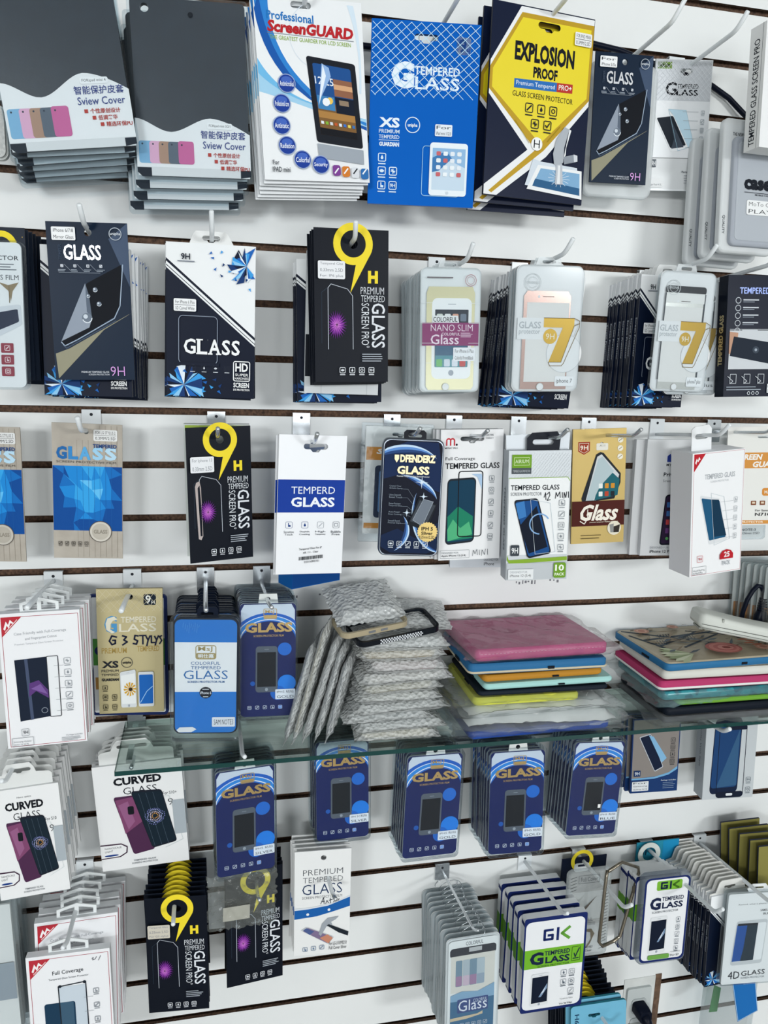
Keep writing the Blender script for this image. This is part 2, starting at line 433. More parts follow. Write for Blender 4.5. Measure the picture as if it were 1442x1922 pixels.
EPS = 5e-5
class Pack:
    """one hanging package: an Empty at its front centre, printed and moulded parts under it.
    Drawing coordinates run 0-100 across and 0-100 down its front face."""
    def __init__(self, key, name, label, cat='screen protector', group=None, pose=None):
        self.key = key
        x, y, z, w, h, ya, pi, ro = pose or POSES[key]
        self.w, self.h = w, h
        mw = Matrix.Translation((x, y, z + ZO)) @ Matrix.Rotation(ya, 4, 'Z') @ Matrix.Rotation(pi, 4, 'X') @ Matrix.Rotation(ro, 4, 'Y')
        self.root = tag(empty(name, mw), label, cat, group)
        self.parts, self.par, self.lab, self.lay, self.y0 = {}, {}, {}, 1, 0.0
        self.obj = {}
    def mb(self, part):
        return self.parts.setdefault(part, MB())
    def xy(self, u, v):
        return ((u / 100 - .5) * self.w, (.5 - v / 100) * self.h)
    def _y(self):
        self.lay += 1
        return self.y0 - EPS * self.lay
    def a(self):
        return self.w / self.h
    # --- bodies
    def card(self, part='card', col=WHITE, t=.0012, holes=(), rad=0, m=None, side=None, outline=None, y=0.0):
        out = [self.xy(*p) for p in outline] if outline else self.rr_pts(0, 0, 100, 100, rad)
        if part not in self.parts and self.lay < 2:
            pass
        self.mb(part).prism(out, [[self.xy(*p) for p in hl] for hl in holes], y, y + t, m or mat(col), side or m or mat(col))
        return self
    def rr_pts(self, u0, v0, u1, v1, rad):
        x0, z1 = self.xy(u0, v0); x1, z0 = self.xy(u1, v1)
        return rrect(x0, z0, x1, z1, rad / 100 * self.w)
    def slot(self, cu=50, cv=7, wu=26, wv=3.4, bump=True):
        """euro hang slot as a drawing-space loop"""
        r = wv / 2
        n = 5
        out = []
        ru = r / self.a()
        for i in range(n + 1):
            an = math.radians(-90 + 180 * i / n)
            out.append((cu + wu / 2 - ru + ru * math.cos(an), cv + r * math.sin(an)))
        if bump:
            out.append((cu + 2.2 * ru * .8, cv + r))
            out.append((cu + ru, cv + 1.9 * r)); out.append((cu - ru, cv + 1.9 * r))
            out.append((cu - 2.2 * ru * .8, cv + r))
        for i in range(n + 1):
            an = math.radians(90 + 180 * i / n)
            out.append((cu - wu / 2 + ru + ru * math.cos(an), cv + r * math.sin(an)))
        return out
    def hole(self, cu=50, cv=7, ru=4, n=14):
        return [(cu + ru * math.cos(2 * math.pi * i / n), cv + ru * self.a() * math.sin(2 * math.pi * i / n)) for i in range(n)]
    def shell(self, part, m, u0=0, v0=0, u1=100, v1=100, rad=10, y0=-.004, y1=.006, inset=.003, cap1=True):
        """moulded shell: rounded outline, softened front edge"""
        x0, z1 = self.xy(u0, v0); x1, z0 = self.xy(u1, v1)
        r = rad / 100 * self.w
        rings = []
        for ins, y in ((inset, y0), (inset * .3, y0 + (y1 - y0) * .12), (0, y0 + (y1 - y0) * .35), (0, y1)):
            rings.append([(x, y, z) for x, z in rrect(x0 + ins, z0 + ins, x1 - ins, z1 - ins, max(r - ins, 1e-4), 6)])
        self.mb(part).loft(rings[::-1], m, cap0=cap1)
        return self
    def boxbody(self, part, col, t, side=None, m=None):
        out = self.rr_pts(0, 0, 100, 100, 0)
        self.mb(part).prism(out, [], 0, t, m or mat(col), side or m or mat(col))
        return self
    # --- drawing
    def _m(self, c):
        return mat(c) if isinstance(c, str) else c
    def p(self, part, c, pts):
        y = self._y()
        q = [self.xy(*pt) for pt in pts]
        self.mb(part).prism(q, [], y, None, self._m(c))
        return self
    def r(self, part, c, u0, v0, u1, v1, rad=0):
        y = self._y()
        q = self.rr_pts(u0, v0, u1, v1, rad)
        self.mb(part).add([(x, y, z) for x, z in q], [tuple(range(len(q)))], self._m(c))
        return self
    def c(self, part, c, cu, cv, ru, n=24, rv=None):
        y = self._y()
        x, z = self.xy(cu, cv)
        rx = ru / 100 * self.w
        rz = rx if rv is None else rv / 100 * self.h
        self.mb(part).add([(x + rx * math.cos(2 * math.pi * i / n), y, z + rz * math.sin(2 * math.pi * i / n)) for i in range(n)], [tuple(range(n))], self._m(c))
        return self
    def o(self, part, c, cu, cv, ra, rb, n=28, a0=0, a1=360):
        y = self._y()
        x, z = self.xy(cu, cv)
        vs, fs = [], []
        for i in range(n + 1):
            an = math.radians(a0 + (a1 - a0) * i / n)
            for rr in (ra, rb):
                vs.append((x + rr / 100 * self.w * math.cos(an), y, z + rr / 100 * self.w * math.sin(an)))
        for i in range(n):
            fs.append((2 * i, 2 * i + 1, 2 * i + 3, 2 * i + 2))
        self.mb(part).add(vs, fs, self._m(c))
        return self
    def l(self, part, c, pts, wd=1.0, close=False):
        """polyline of constant width (percent of the pack's width)"""
        y = self._y()
        q = [Vector(self.xy(*pt)) for pt in pts]
        if close:
            q.append(q[0])
        hw = wd / 200 * self.w
        for i in range(len(q) - 1):
            d = q[i + 1] - q[i]
            if d.length < 1e-7:
                continue
            d.normalize()
            nn = Vector((-d.y, d.x)) * hw
            e = d * hw * .6
            a, b = q[i] - e, q[i + 1] + e
            self.mb(part).add([(p.x, y, p.y) for p in (a - nn, b - nn, b + nn, a + nn)], [(0, 1, 2, 3)], self._m(c))
        return self
    def frame(self, part, c, u0, v0, u1, v1, rad=0, wd=1.0):
        y = self._y()
        o = self.rr_pts(u0, v0, u1, v1, rad)
        k = wd
        kv = wd * self.a()
        i = self.rr_pts(u0 + k, v0 + kv, u1 - k, v1 - kv, max(rad - k, 0.01 if rad else 0))
        n = len(o)
        vs = [(x, y, z) for x, z in o] + [(x, y, z) for x, z in i]
        self.mb(part).add(vs, [(j, (j + 1) % n, (j + 1) % n + n, j + n) for j in range(n)], self._m(c))
        return self
    def t(self, part, c, s, u0, v0, u1, v1, bold=0, rot=0, shear=0, skew=0):
        """lettering stretched to fill the box; rot 90 reads downward, -90 upward; skew lifts the right end (percent)"""
        y = self._y()
        vs, fs = glyphs(s, bold, shear)
        out = []
        for a, b in vs:
            if rot == 0:
                u, v = u0 + (u1 - u0) * a, v1 + (v0 - v1) * b - skew * a
            elif rot == 90:
                u, v = u0 + (u1 - u0) * b, v0 + (v1 - v0) * a
            else:
                u, v = u1 + (u0 - u1) * b, v1 + (v0 - v1) * a
            x, z = self.xy(u, v)
            out.append((x, y, z))
        self.mb(part).add(out, fs, self._m(c))
        return self
    def tq(self, part, c, s, quad, bold=0):
        """lettering mapped onto a drawing-space quad (TL, TR, BR, BL)"""
        y = self._y()
        vs, fs = glyphs(s, bold)
        out = []
        for a, b in vs:
            tu = [quad[0][k] * (1 - a) + quad[1][k] * a for k in (0, 1)]
            bu = [quad[3][k] * (1 - a) + quad[2][k] * a for k in (0, 1)]
            x, z = self.xy(tu[0] * b + bu[0] * (1 - b), tu[1] * b + bu[1] * (1 - b))
            out.append((x, y, z))
        self.mb(part).add(out, fs, self._m(c))
        return self
    def micro(self, part, c, u0, v0, u1, n, dv, wv=.5, ragged=True):
        """rows of print too small to read"""
        for i in range(n):
            e = u1 - (rnd.random() * .3 * (u1 - u0) if ragged else 0)
            self.r(part, c, u0, v0 + i * dv, e, v0 + i * dv + wv)
        return self
    def icon(self, cu, cv, s, kind, c=WHITE, part='icon_print', fill=None, wd=.8, cap=True):
        """small line icon: rounded square with a sign in it; s is half its width"""
        k = self.a()
        if fill:
            self.r(part, fill, cu - s, cv - s * k, cu + s, cv + s * k, s * .4)
        self.frame(part, c, cu - s, cv - s * k, cu + s, cv + s * k, s * .4, wd)
        g = s * .5
        if kind == 'drop':
            self.p(part, c, [(cu, cv - g * 1.2 * k), (cu + g * .7, cv + g * .2 * k), (cu + g * .4, cv + g * .9 * k), (cu - g * .4, cv + g * .9 * k), (cu - g * .7, cv + g * .2 * k)])
        elif kind == 'eye':
            self.p(part, c, [(cu - g * 1.3, cv), (cu - g * .5, cv - g * .7 * k), (cu + g * .5, cv - g * .7 * k), (cu + g * 1.3, cv), (cu + g * .5, cv + g * .7 * k), (cu - g * .5, cv + g * .7 * k)])
        elif kind == 'hand':
            self.p(part, c, [(cu - g * .5, cv - g * 1.2 * k), (cu, cv - g * 1.2 * k), (cu, cv - g * .1 * k), (cu + g, cv + g * .1 * k), (cu + g, cv + g * 1.1 * k), (cu - g * .5, cv + g * 1.1 * k)])
        elif kind == '9H':
            self.t(part, c, '9H', cu - g * 1.3, cv - g * .9 * k, cu + g * 1.3, cv + g * .9 * k, .02)
        elif kind == 'slash':
            self.l(part, c, [(cu - g, cv + g * k), (cu + g, cv - g * k)], wd * 1.6)
        elif kind == 'cross':
            self.l(part, c, [(cu - g, cv), (cu + g, cv)], wd); self.l(part, c, [(cu, cv - g * k), (cu, cv + g * k)], wd)
            self.l(part, c, [(cu - g * .7, cv - g * .7 * k), (cu + g * .7, cv + g * .7 * k)], wd)
        elif kind == 'ring':
            self.o(part, c, cu, cv, g * .6, g)
        elif kind == 'sq':
            self.frame(part, c, cu - g, cv - g * k, cu + g, cv + g * k, 0, wd)
        elif kind == 'check':
            self.l(part, c, [(cu - g, cv), (cu - g * .2, cv + g * .8 * k), (cu + g, cv - g * k)], wd * 1.3)
        if cap:
            self.r(part, c, cu - s * .9, cv + s * 1.35 * k, cu + s * .9, cv + s * 1.6 * k)
        return self
    def sticker(self, u0, v0, u1, v1, lines, col='#eceef0', ink='#20242c', rad=1.5, bold=0, label=None, rule=False, part='sticker'):
        self.r(part, col, u0, v0, u1, v1, rad)
        self.par[part + '_lettering'] = part
        n = len(lines)
        dv = (v1 - v0) / n
        for i, s in enumerate(lines):
            if s:
                self.t(part + '_lettering', ink, s, u0 + (u1 - u0) * .08, v0 + dv * (i + .24), u1 - (u1 - u0) * .08, v0 + dv * (i + .78), bold)
            if rule and i:
                self.r(part + '_lettering', ink, u0 + (u1 - u0) * .05, v0 + dv * i - .12, u1 - (u1 - u0) * .05, v0 + dv * i + .12)
        return self
    def shards(self, part, cu, cv, rad, n, seed, k0=0, k1=360, cols=('#1d62b4', '#3c9be0', '#8cc4ea', '#16386e', '#0d1730', '#dfeaf4')):
        """burst of crystal triangles around a point"""
        g = random.Random(seed)
        k = self.a()
        for i in range(n):
            a = math.radians(k0 + (k1 - k0) * (i + g.random() * .8) / n)
            b = a + math.radians(g.uniform(14, 34))
            ra, rb = rad * g.uniform(.5, 1), rad * g.uniform(.35, .9)
            q = [(cu, cv), (cu + ra * math.cos(a), cv - ra * k * math.sin(a)), (cu + rb * math.cos(b), cv - rb * k * math.sin(b))]
            q = [(min(max(u, 0.3), 99.7), min(max(v, .2), 99.8)) for u, v in q]
            self.p(part, cols[i % len(cols)], q)
        return self
    def bits(self, part, pts, s, seed, cols=('#1d62b4', '#3c9be0', '#16386e')):
        g = random.Random(seed)
        for i, (u, v) in enumerate(pts):
            a = g.uniform(0, 6.28)
            self.p(part, cols[i % len(cols)], [(u + s * math.cos(a + d) * f, v - s * self.a() * math.sin(a + d) * f) for d, f in ((0, 1), (2.3, .7), (3.9, .8))])
        return self
    def phone(self, part, quad, body='#1c2430', screen='#0e2a52', rad=.12, bez=.05, top=.1, bot=.1, home=False, scr=None):
        """picture of a phone drawn on a drawing-space quad (TL, TR, BR, BL)"""
        def at(a, b):
            return tuple((quad[0][k] * (1 - a) + quad[1][k] * a) * (1 - b) + (quad[3][k] * (1 - a) + quad[2][k] * a) * b for k in (0, 1))
        asp = 1.9
        def rq(a0, b0, a1, b1, r):
            return [at(a, b) for a, b in [(x, z * asp and z) for x, z in [(p[0], p[1] / asp) for p in rrect(a0, b0 * asp, a1, b1 * asp, r)]]]
        self.p(part, body, rq(0, 0, 1, 1, rad))
        if screen:
            self.p(part, screen, rq(bez, top, 1 - bez, 1 - bot, .015 if home else rad * .7))
        if home:
            self.p(part, '#9aa2ac', [at(.5 + .07 * math.cos(i * .524), (1 - bot / 2) + .037 * math.sin(i * .524)) for i in range(12)])
            self.p(part, '#9aa2ac', [at(.4, top * .5), at(.6, top * .5), at(.6, top * .5 + .008), at(.4, top * .5 + .008)])
        return at
    # --- finish
    def done(self):
        names = [n for n in self.parts if n not in self.par] + [n for n in self.parts if n in self.par]
        for n in names:
            o = self.parts[n].build(n, self.obj[self.par[n]] if n in self.par else self.root)
            if n in self.lab:
                o['label'] = self.lab[n]
            self.obj[n] = o
        return self

ORD = ['front', 'second', 'third', 'fourth', 'fifth', 'sixth', 'seventh', 'eighth', 'ninth', 'tenth', 'eleventh', 'twelfth', 'thirteenth', 'fourteenth']
def stack(P, n, step, label, group, slope=.085, roll=.02, dx=.0012, dz=.0008, keep=None, seed=1, start=1, dx_step=0.0, dz_step=0.0, yaw_step=0.0):
    """copies of a pack pushed back along its hook; label holds {o} for the place in the row"""
    g = random.Random(seed)
    if group:
        P.root['group'] = group
    out = []
    for i in range(start, start + n):
        r = P.root.copy()
        COL.objects.link(r)
        m = P.root.matrix_world.copy()
        dd = step * i
        r.matrix_world = Matrix.Translation((g.uniform(-dx, dx) + dx_step * i, dd, -slope * dd + g.uniform(-dz, dz) + dz_step * i)) @ m @ Matrix.Rotation(g.uniform(-roll, roll), 4, 'Y')
        r['label'] = label.format(o=ORD[i] if i < len(ORD) else 'last')
        for ch in P.root.children:
            if keep is not None and ch.name.split('.')[0] not in keep:
                continue
            c = ch.copy(); COL.objects.link(c); c.parent = r
            for sub in ch.children:
                d = sub.copy(); COL.objects.link(d); d.parent = c
        out.append(r)
    return out

# ---------------------------------------------------------------- the room: slatwall, floor, ceiling
WX0, WX1 = -3.2, 4.4
LAM = noisy('white_laminate', '#dfe2e2', '#e6e8e8', 3.0, rough=.42, bump=.02, bscale=90)
MDF = noisy('brown_fibreboard', '#3a2a22', '#6f5442', 260, rough=.9, bump=.4, bscale=300)
MDFD = noisy('brown_fibreboard_deep', '#3f2e26', '#5e483a', 200, rough=.95)
wall = MB()
GAP = .0098
ks = range(-13, 22)
zs = [ZO - k * PITCH for k in ks]
top_z, bot_z = 2.75, 0.0
edges = []
hi = top_z
for zc in zs:
    a, b = zc + GAP / 2, zc - GAP / 2
    wall.add([(WX0, 0, a), (WX1, 0, a), (WX1, 0, hi), (WX0, 0, hi)], [(0, 1, 2, 3)], LAM)
    prof = [(0, a), (.006, a), (.006, a + .006), (.0125, a + .006), (.0125, b - .006), (.006, b - .006), (.006, b), (0, b)]
    n = len(prof)
    vs = [(WX0, y, z) for y, z in prof] + [(WX1, y, z) for y, z in prof]
    wall.add(vs, [(i, i + n, i + 1 + n, i + 1) for i in range(n - 1)], MDF)
    hi = b
wall.add([(WX0, 0, bot_z), (WX1, 0, bot_z), (WX1, 0, hi), (WX0, 0, hi)], [(0, 1, 2, 3)], LAM)
wall.box(WX0, WX1, .014, .03, bot_z, top_z, MDFD)
g = random.Random(3)
INK = mat('#77787e', .8)
for (x0, x1, z) in ((.487, .52, -.497), (.545, .562, -.496), (.125, .132, -.508), (.166, .176, -.507)):   # torn tape and ink marks
    x = x0
    while x < x1:
        w_ = g.uniform(.001, .004)
        wall.box(x, x + w_, -.0002, 0, ZO + z + g.uniform(-.002, .002), ZO + z + g.uniform(.0025, .005), INK)
        x += w_ + g.uniform(.001, .004)
o = wall.build('wall_back')
o['kind'] = 'structure'
fl = MB(); fl.box(WX0, WX1, -6.6, .03, -.05, 0, noisy('floor_tile', '#8f8d88', '#a5a29b', 4, rough=.4))
fl.build('floor')['kind'] = 'structure'
cl = MB(); cl.box(WX0, WX1, -6.6, .03, 2.75, 2.8, noisy('ceiling_paint', '#d8d9d8', '#e2e3e2', 5, rough=.9))
cl.build('ceiling')['kind'] = 'structure'

# plastered patch and raw board edge round the power outlet, low on the right
pt = MB()
pt.box(.757, .822, -.0012, 0, ZO - 1.62, ZO - 1.279, noisy('patched_plaster', '#c3c6c4', '#d2d5d3', 30, rough=.8, bump=.15, bscale=80))
pt.build('trim_1')['kind'] = 'structure'
pt = MB()
pt.box(.822, .8345, -.0016, 0, ZO - 1.62, ZO - 1.277, noisy('raw_board_edge', '#4b382b', '#6d5543', 90, rough=.9, bump=.4, bscale=140))
pt.build('trim_2')['kind'] = 'structure'

# ---------------------------------------------------------------- hooks
WENAM = mat('#e4e9ec', .28, 0, .4)
CHROME = mat('#d3d8dc', .24, .85)
def hook(key, name, label, plate=True):
    bx, bz, L, tx, ty, tz, r, fin = HOOKS[key]
    m = WENAM if fin == 'w' else CHROME
    a = math.tan(math.radians(5))
    root = tag(empty(name, Matrix.Translation((bx, 0, ZO + bz))), label, 'hook', 'slatwall display hooks')
    k = math.ceil((bz + .006) / PITCH)
    gz = k * PITCH - bz
    b = MB()
    b.box(-.0125, .0125, -.003, -.0012, -.016, gz, m)
    b.box(-.0125, .0125, -.0014, .0058, gz - .0012, gz + .0006, m)
    b.add([(.0022 * math.cos(i * .6283), -.0031, gz - .006 + .0022 * math.sin(i * .6283)) for i in range(10)][::-1], [tuple(range(10))], mat('#2a2d33'))
    b.build('back_plate', root)
    c = MB()
    e = L * a
    t = (tx - bx, ty, tz - bz)
    bend = Vector((0, -L, e)); tip = Vector(t)
    pts = [(0, -.003, 0), (0, -.02, .02 * a)]
    d0 = Vector((0, -1, a)).normalized()
    d1 = (tip - bend).normalized()
    s = min(.009, (tip - bend).length * .4)
    for f in (0, .25, .5, .75, 1):
        p = (bend - d0 * s) * (1 - f) ** 2 + bend * 2 * f * (1 - f) + (bend + d1 * s) * f * f
        pts.append(tuple(p))
    pts.append(tuple(tip - d1 * .001)); pts.append(tuple(tip))
    rr = [r] * (len(pts) - 1) + [r * .72]
    c.tube(pts, rr, m, 12)
    c.build('rod', root)
    return root

# ================================================================ repeated print designs
DW = '#dfe3e8'
def phone_icons(P, part, u0, v0, u1, v1, nx, ny, seed, cols):
    g = random.Random(seed)
    su = (u1 - u0) / nx; sv = (v1 - v0) / ny
    for j in range(ny):
        for i in range(nx):
            P.r(part, cols[g.randrange(len(cols))], u0 + su * (i + .18), v0 + sv * (j + .2), u0 + su * (i + .82), v0 + sv * (j + .8), 1)

def sview(key, label, tag_text, cw, group):
    """dark tablet cover in a clear sleeve with a wavy white card at the bottom"""
    P = Pack(key, 'tablet_cover_pack', label, 'tablet cover', group)
    slate = noisy('dark_slate_leatherette', '#1d2732', '#222d39', 60, rough=.32, bump=.03, bscale=400)
    x0, z1 = P.xy(2, .5); x1, z0 = P.xy(98, 97.5)
    P.mb('cover').prism(rrect(x0, z0, x1, z1, .006), [[P.xy(*q) for q in P.hole(14, 6, 3.6)]], .001, .009, slate)
    P.c('cover', '#0f1620', 52, 8.5, 2.2)
    dips = cw
    top = []
    n = 26
    for i in range(n + 1):
        u = i / n
        a, b, c, d = dips
        # smooth through left, dip, peak, right
        if u < .30:
            f = u / .30; v = a + (b - a) * (3 * f * f - 2 * f ** 3)
        elif u < .66:
            f = (u - .30) / .36; v = b + (c - b) * (3 * f * f - 2 * f ** 3)
        else:
            f = (u - .66) / .34; v = c + (d - c) * f ** 1.6
        top.append((1 + 98 * u, v))
    P.p('paper_insert', '#e6e8ea', top + [(99, 93), (1, 93)])
    P.p('paper_insert', '#d5d8da', [(1, 93), (99, 93), (98, 98), (2, 98)])
    P.p('paper_insert', '#1a2430', [(1, 93.4), (13, 93.4), (13, 98.6), (5, 98.6), (1, 96)])
    P.p('paper_insert', '#1a2430', [(90, 93.4), (99, 93.4), (99, 97), (90, 98)])
    cols = ['#7fb0d2', '#d9a9c6', '#a98a78', '#5d6875', '#c4689a']
    va, vb = c_ = (b_ := dips[1] + 5), 91
    us = [3, 12, 20, 28, 36.5, 50]
    for i in range(5):
        P.r('cover_picture', cols[i], us[i], va + (.5 if i < 4 else 0), us[i + 1] + (4 if i < 4 else 0), vb, 2.2)
        P.c('cover_picture', '#39424e', us[i] + 3.2, va + 2.2, .8, 8)
    vt = dips[2]
    P.sticker(62, vt + 2.5, 84, vt + 6, [tag_text], '#eceef0', '#1d222b')
    P.t('title_lettering', '#3d4a86', '智能保护皮套', 56.5, vt + 7, 95, vt + 11.5, .008)
    P.t('title_lettering', '#3d4a86', 'Sview Cover', 58, vt + 13, 95, vt + 17.2, .004)
    v = vt + 19.6
    for i, s in enumerate(('个性原创设计', '低调奢华', '精选环保PU')):
        P.r('red_lettering', '#b3423c', 62 + 5.5 * i, v + 3.7 * i, 64.8 + 5.5 * i, v + 3.7 * i + 2)
        P.t('red_lettering', '#b3423c', s, 66.5 + 5.5 * i, v + 3.7 * i - .3, (90, 87, 98)[i], v + 3.7 * i + 2.4, .015)
    P.lay += 4
    P.shell('clear_sleeve', clear('clear_sleeve_film', haze=.008, gloss=.5, rough=.13, fres=.16), -.5, -.5, 100.5, 100.5, 3, -.0035, .0105, .0015)
    return P.done()

def nine_h(P, y_=0, sticker=None, ring=True, hole=(52, 9.5), holecol=None, stickcol='#e4e6ea', pic='flower', tall=False):
    """black card with the yellow ring-tailed nine"""
    YEL = mat('#ecd535', .45)
    blk = mat('#10151f', .38)
    P.card('card', t=.0016, holes=[P.hole(hole[0], hole[1], 6.2)] if ring else (), m=blk, side=mat('#1a2436'))
    cu, cv = hole
    P.o('yellow_nine', YEL, cu, cv + 0, 17, 26.5, 36)
    k = P.a()
    P.p('yellow_nine', YEL, [(cu + 25.8, cv + 5 * k), (cu + 24, cv + 11 * k), (cu - 4, cv + 62 * k), (cu + 4, cv + 24 * k), (cu + 17, cv + 13 * k)])
    P.t('yellow_nine', YEL, 'H', cu + 20, cv + 33 * k, cu + 33.5, cv + 49 * k, .06)
    W = '#d9dde4'
    va = cv + 58 * k
    P.t('title_lettering', W, 'PREMIUM', 62, 37, 94, 41.6, -.008)
    P.t('title_lettering', W, 'TEMPERED', 62.5, 42.4, 95, 46.5, -.008)
    P.t('title_lettering', W, 'GLASS', 77, 47.4, 95.5, 77, .01, rot=90)
    P.t('title_lettering', W, 'SCREEN PRO°', 63, 47.4, 74, 77, -.003, rot=90)
    if pic:
        for a0 in (0,):
            P.l('phone_outline', '#c3cad6', [(18, 78), (18, 38), (22, 35.5), (44, 38.5), (51, 43), (51.5, 78)], .7)
            P.l('phone_outline', '#33404f', [(9, 74), (9.5, 41), (17, 38)], .5)
        if tall:
            P.p('phone_outline', '#b3a8a6', [(11, 43), (13, 40), (18, 39), (20, 44), (21, 80), (18, 83), (14, 82)])
            P.p('phone_outline', '#10151f', [(15, 44), (18, 42), (20, 60), (20, 80), (17, 80)])
        g = random.Random(5)
        for r_, n, c in ((15, 26, '#6a2a86'), (11.5, 20, '#9a45b0'), (8, 14, '#c06ac8'), (4.5, 8, '#d78ad8')):
            for i in range(n):
                a = 2 * math.pi * i / n + r_
                q = []
                for dd, f in ((-.16, .45), (0, 1), (.16, .45), (0, .1)):
                    u = 29 + r_ * .95 * f * math.cos(a + dd); v = 62 + r_ * 1.25 * f * math.sin(a + dd) * k
                    q.append((max(u, 18.4), v))
                P.p('flower_picture', c, q)
    P.micro('small_print', '#aab1bc', 63, 81, 92, 4, 1.5, .6)
    for i, kd in enumerate(('eye', 'drop', 'ring', '9H')):
        P.icon(36 + 13.2 * i, 92, 4, kd, W)
    if sticker:
        P.sticker(4, 21, 40, 32.5, sticker, stickcol, '#83868e', 2)
    return P.done()

def tri_card(P, words=True, front=False, tab=True, sticker=None, t=.008):
    """half white, half navy folded carton with crystal triangles and chevrons"""
    nv = mat('#081328', .4)
    P.card('card', t=t, m=mat('#e9ecee', .45), side=mat('#dfe2e6', .5))
    if tab:
        out = [(26, 0.1), (30, -6), (33, -8), (66, -8), (69, -6), (75, .1)]
        P.card('hang_tab', t=.0008, m=mat('#e4e6e6', .4), outline=out, holes=[P.slot(50, -3.6, 20, 3)], y=.0006)
    w_, h_ = P.w, P.h
    sd = MB()
    for sx, v0, v1 in ((-1, 15.5, 20), (1, 65, 70)):
        x = sx * (w_ / 2 + 1.2e-4)
        def sq(va, vb, c):
            zs_ = [(.5 - q / 100) * h_ for q in (va, vb)]
            dz = .03 * h_
            ps = [(x, 0, zs_[0]), (x, t, zs_[0] - dz), (x, t, zs_[1] - (dz if vb < 100 else 0)), (x, 0, zs_[1])]
            sd.add(ps if sx < 0 else ps[::-1], [(0, 1, 2, 3)], c)
            
        sq(v0 - 5.5, v0 - 3.5, nv)
        sq(v0, 100, nv)
        sq(v0 - 2.2, v0 - .6, nv)
    vs, fs = glyphs('Screen Protector', .0)
    sd.add([(-w_ / 2 - 2.6e-4, t * .78 - t * .5 * b, .18 * h_ - .30 * h_ * a) for a, b in vs], fs, mat('#c3cad4'))
    P.parts['side_print'] = sd
    d0, d1 = 11, 60
    P.p('printed_pattern', nv, [(0, d0 + 5), (100, d1 + 5), (100, 100), (0, 100)])
    P.p('printed_pattern', nv, [(0, d0 - 1), (100, d1 - 1), (100, d1 + 1), (0, d0 + 1)])
    P.p('printed_pattern', '#e9ecee', [(0, d0 + 3.3), (100, d1 + 3.3), (100, d1 + 5), (0, d0 + 5)])
    P.p('printed_pattern', nv, [(0, d0 + 3), (100, d1 + 3), (100, d1 + 3.6), (0, d0 + 3.6)])
    P.shards('printed_pattern', 20, 92, 27, 22, 4)
    P.bits('printed_pattern', [(44, 90), (51, 93), (61, 92), (60, 96), (42, 96), (55, 88), (21, 83)], 3.2, 9)
    if not words:
        P.t('title_lettering', '#e3e6ea', 'SCREEN', 78, 89, 95, 93.2, .02)
        return P.done()
    P.shards('printed_pattern', 90, 13, 24, 20, 11, 60, 300)
    P.bits('printed_pattern', [(52, 9), (62, 5), (64, 13), (55, 16), (71, 17), (62, 20), (78, 22), (94, 28), (90, 22), (50, 6)], 2.6, 12)
    P.t('logo_lettering', '#141c2c', '9H', 17, 7, 27, 11, .02)
    P.micro('logo_lettering', '#7b828e', 13, 11.6, 32, 1, 1, .7, False)
    P.frame('phone_outline', '#8f9aac', 14, 46.5, 58, 78, 5, .7)
    P.r('phone_outline', nv, 12, 77, 60, 79.2)
    # slab letters
    u = 20
    for ch, wch in (('G', 15), ('L', 13), ('A', 15), ('S', 11), ('S', 11)):
        P.t('title_lettering', '#eef0f2', ch, u, 61.5, u + wch - 1.6, 71.5, .022)
        if ch in 'LA':
            P.r('title_lettering', '#eef0f2', u - 1, 70.6, u + (6.5 if ch == 'L' else 4.5), 71.5)
            P.r('title_lettering', '#eef0f2', u - 1, 61.5, u + (6.5 if ch == 'L' else -.9), 62.4)
            if ch == 'A':
                P.r('title_lettering', '#eef0f2', u + wch - 6.6, 70.6, u + wch - .6, 71.5)
        u += wch
    for i, kd in enumerate(('cross', 'drop', 'eye', 'sq')):
        P.icon(30 + 13 * i, 80.5, 3, kd, '#c8ced8', wd=.01)
    P.frame('badge', '#eef0f2', 76, 75, 95.5, 88.5, 2.5, 1)
    P.t('badge', '#eef0f2', 'HD', 78.5, 76.3, 93, 82, .03)
    P.t('badge', '#eef0f2', 'SUPER', 78.5, 83.2, 93.5, 85, .01)
    P.t('badge', '#eef0f2', 'HARDNESS', 78, 85.7, 94, 87.3, .01)
    P.t('badge', '#eef0f2', 'SCREEN', 76.5, 89.3, 94.5, 92.6, .03)
    P.t('badge', '#eef0f2', 'EYE PROTECTION', 76.5, 93.4, 95, 94.8, .02)
    if sticker:
        P.sticker(9, 36, 34, 44, sticker, rad=1.5, rule=True)
    return P.done()

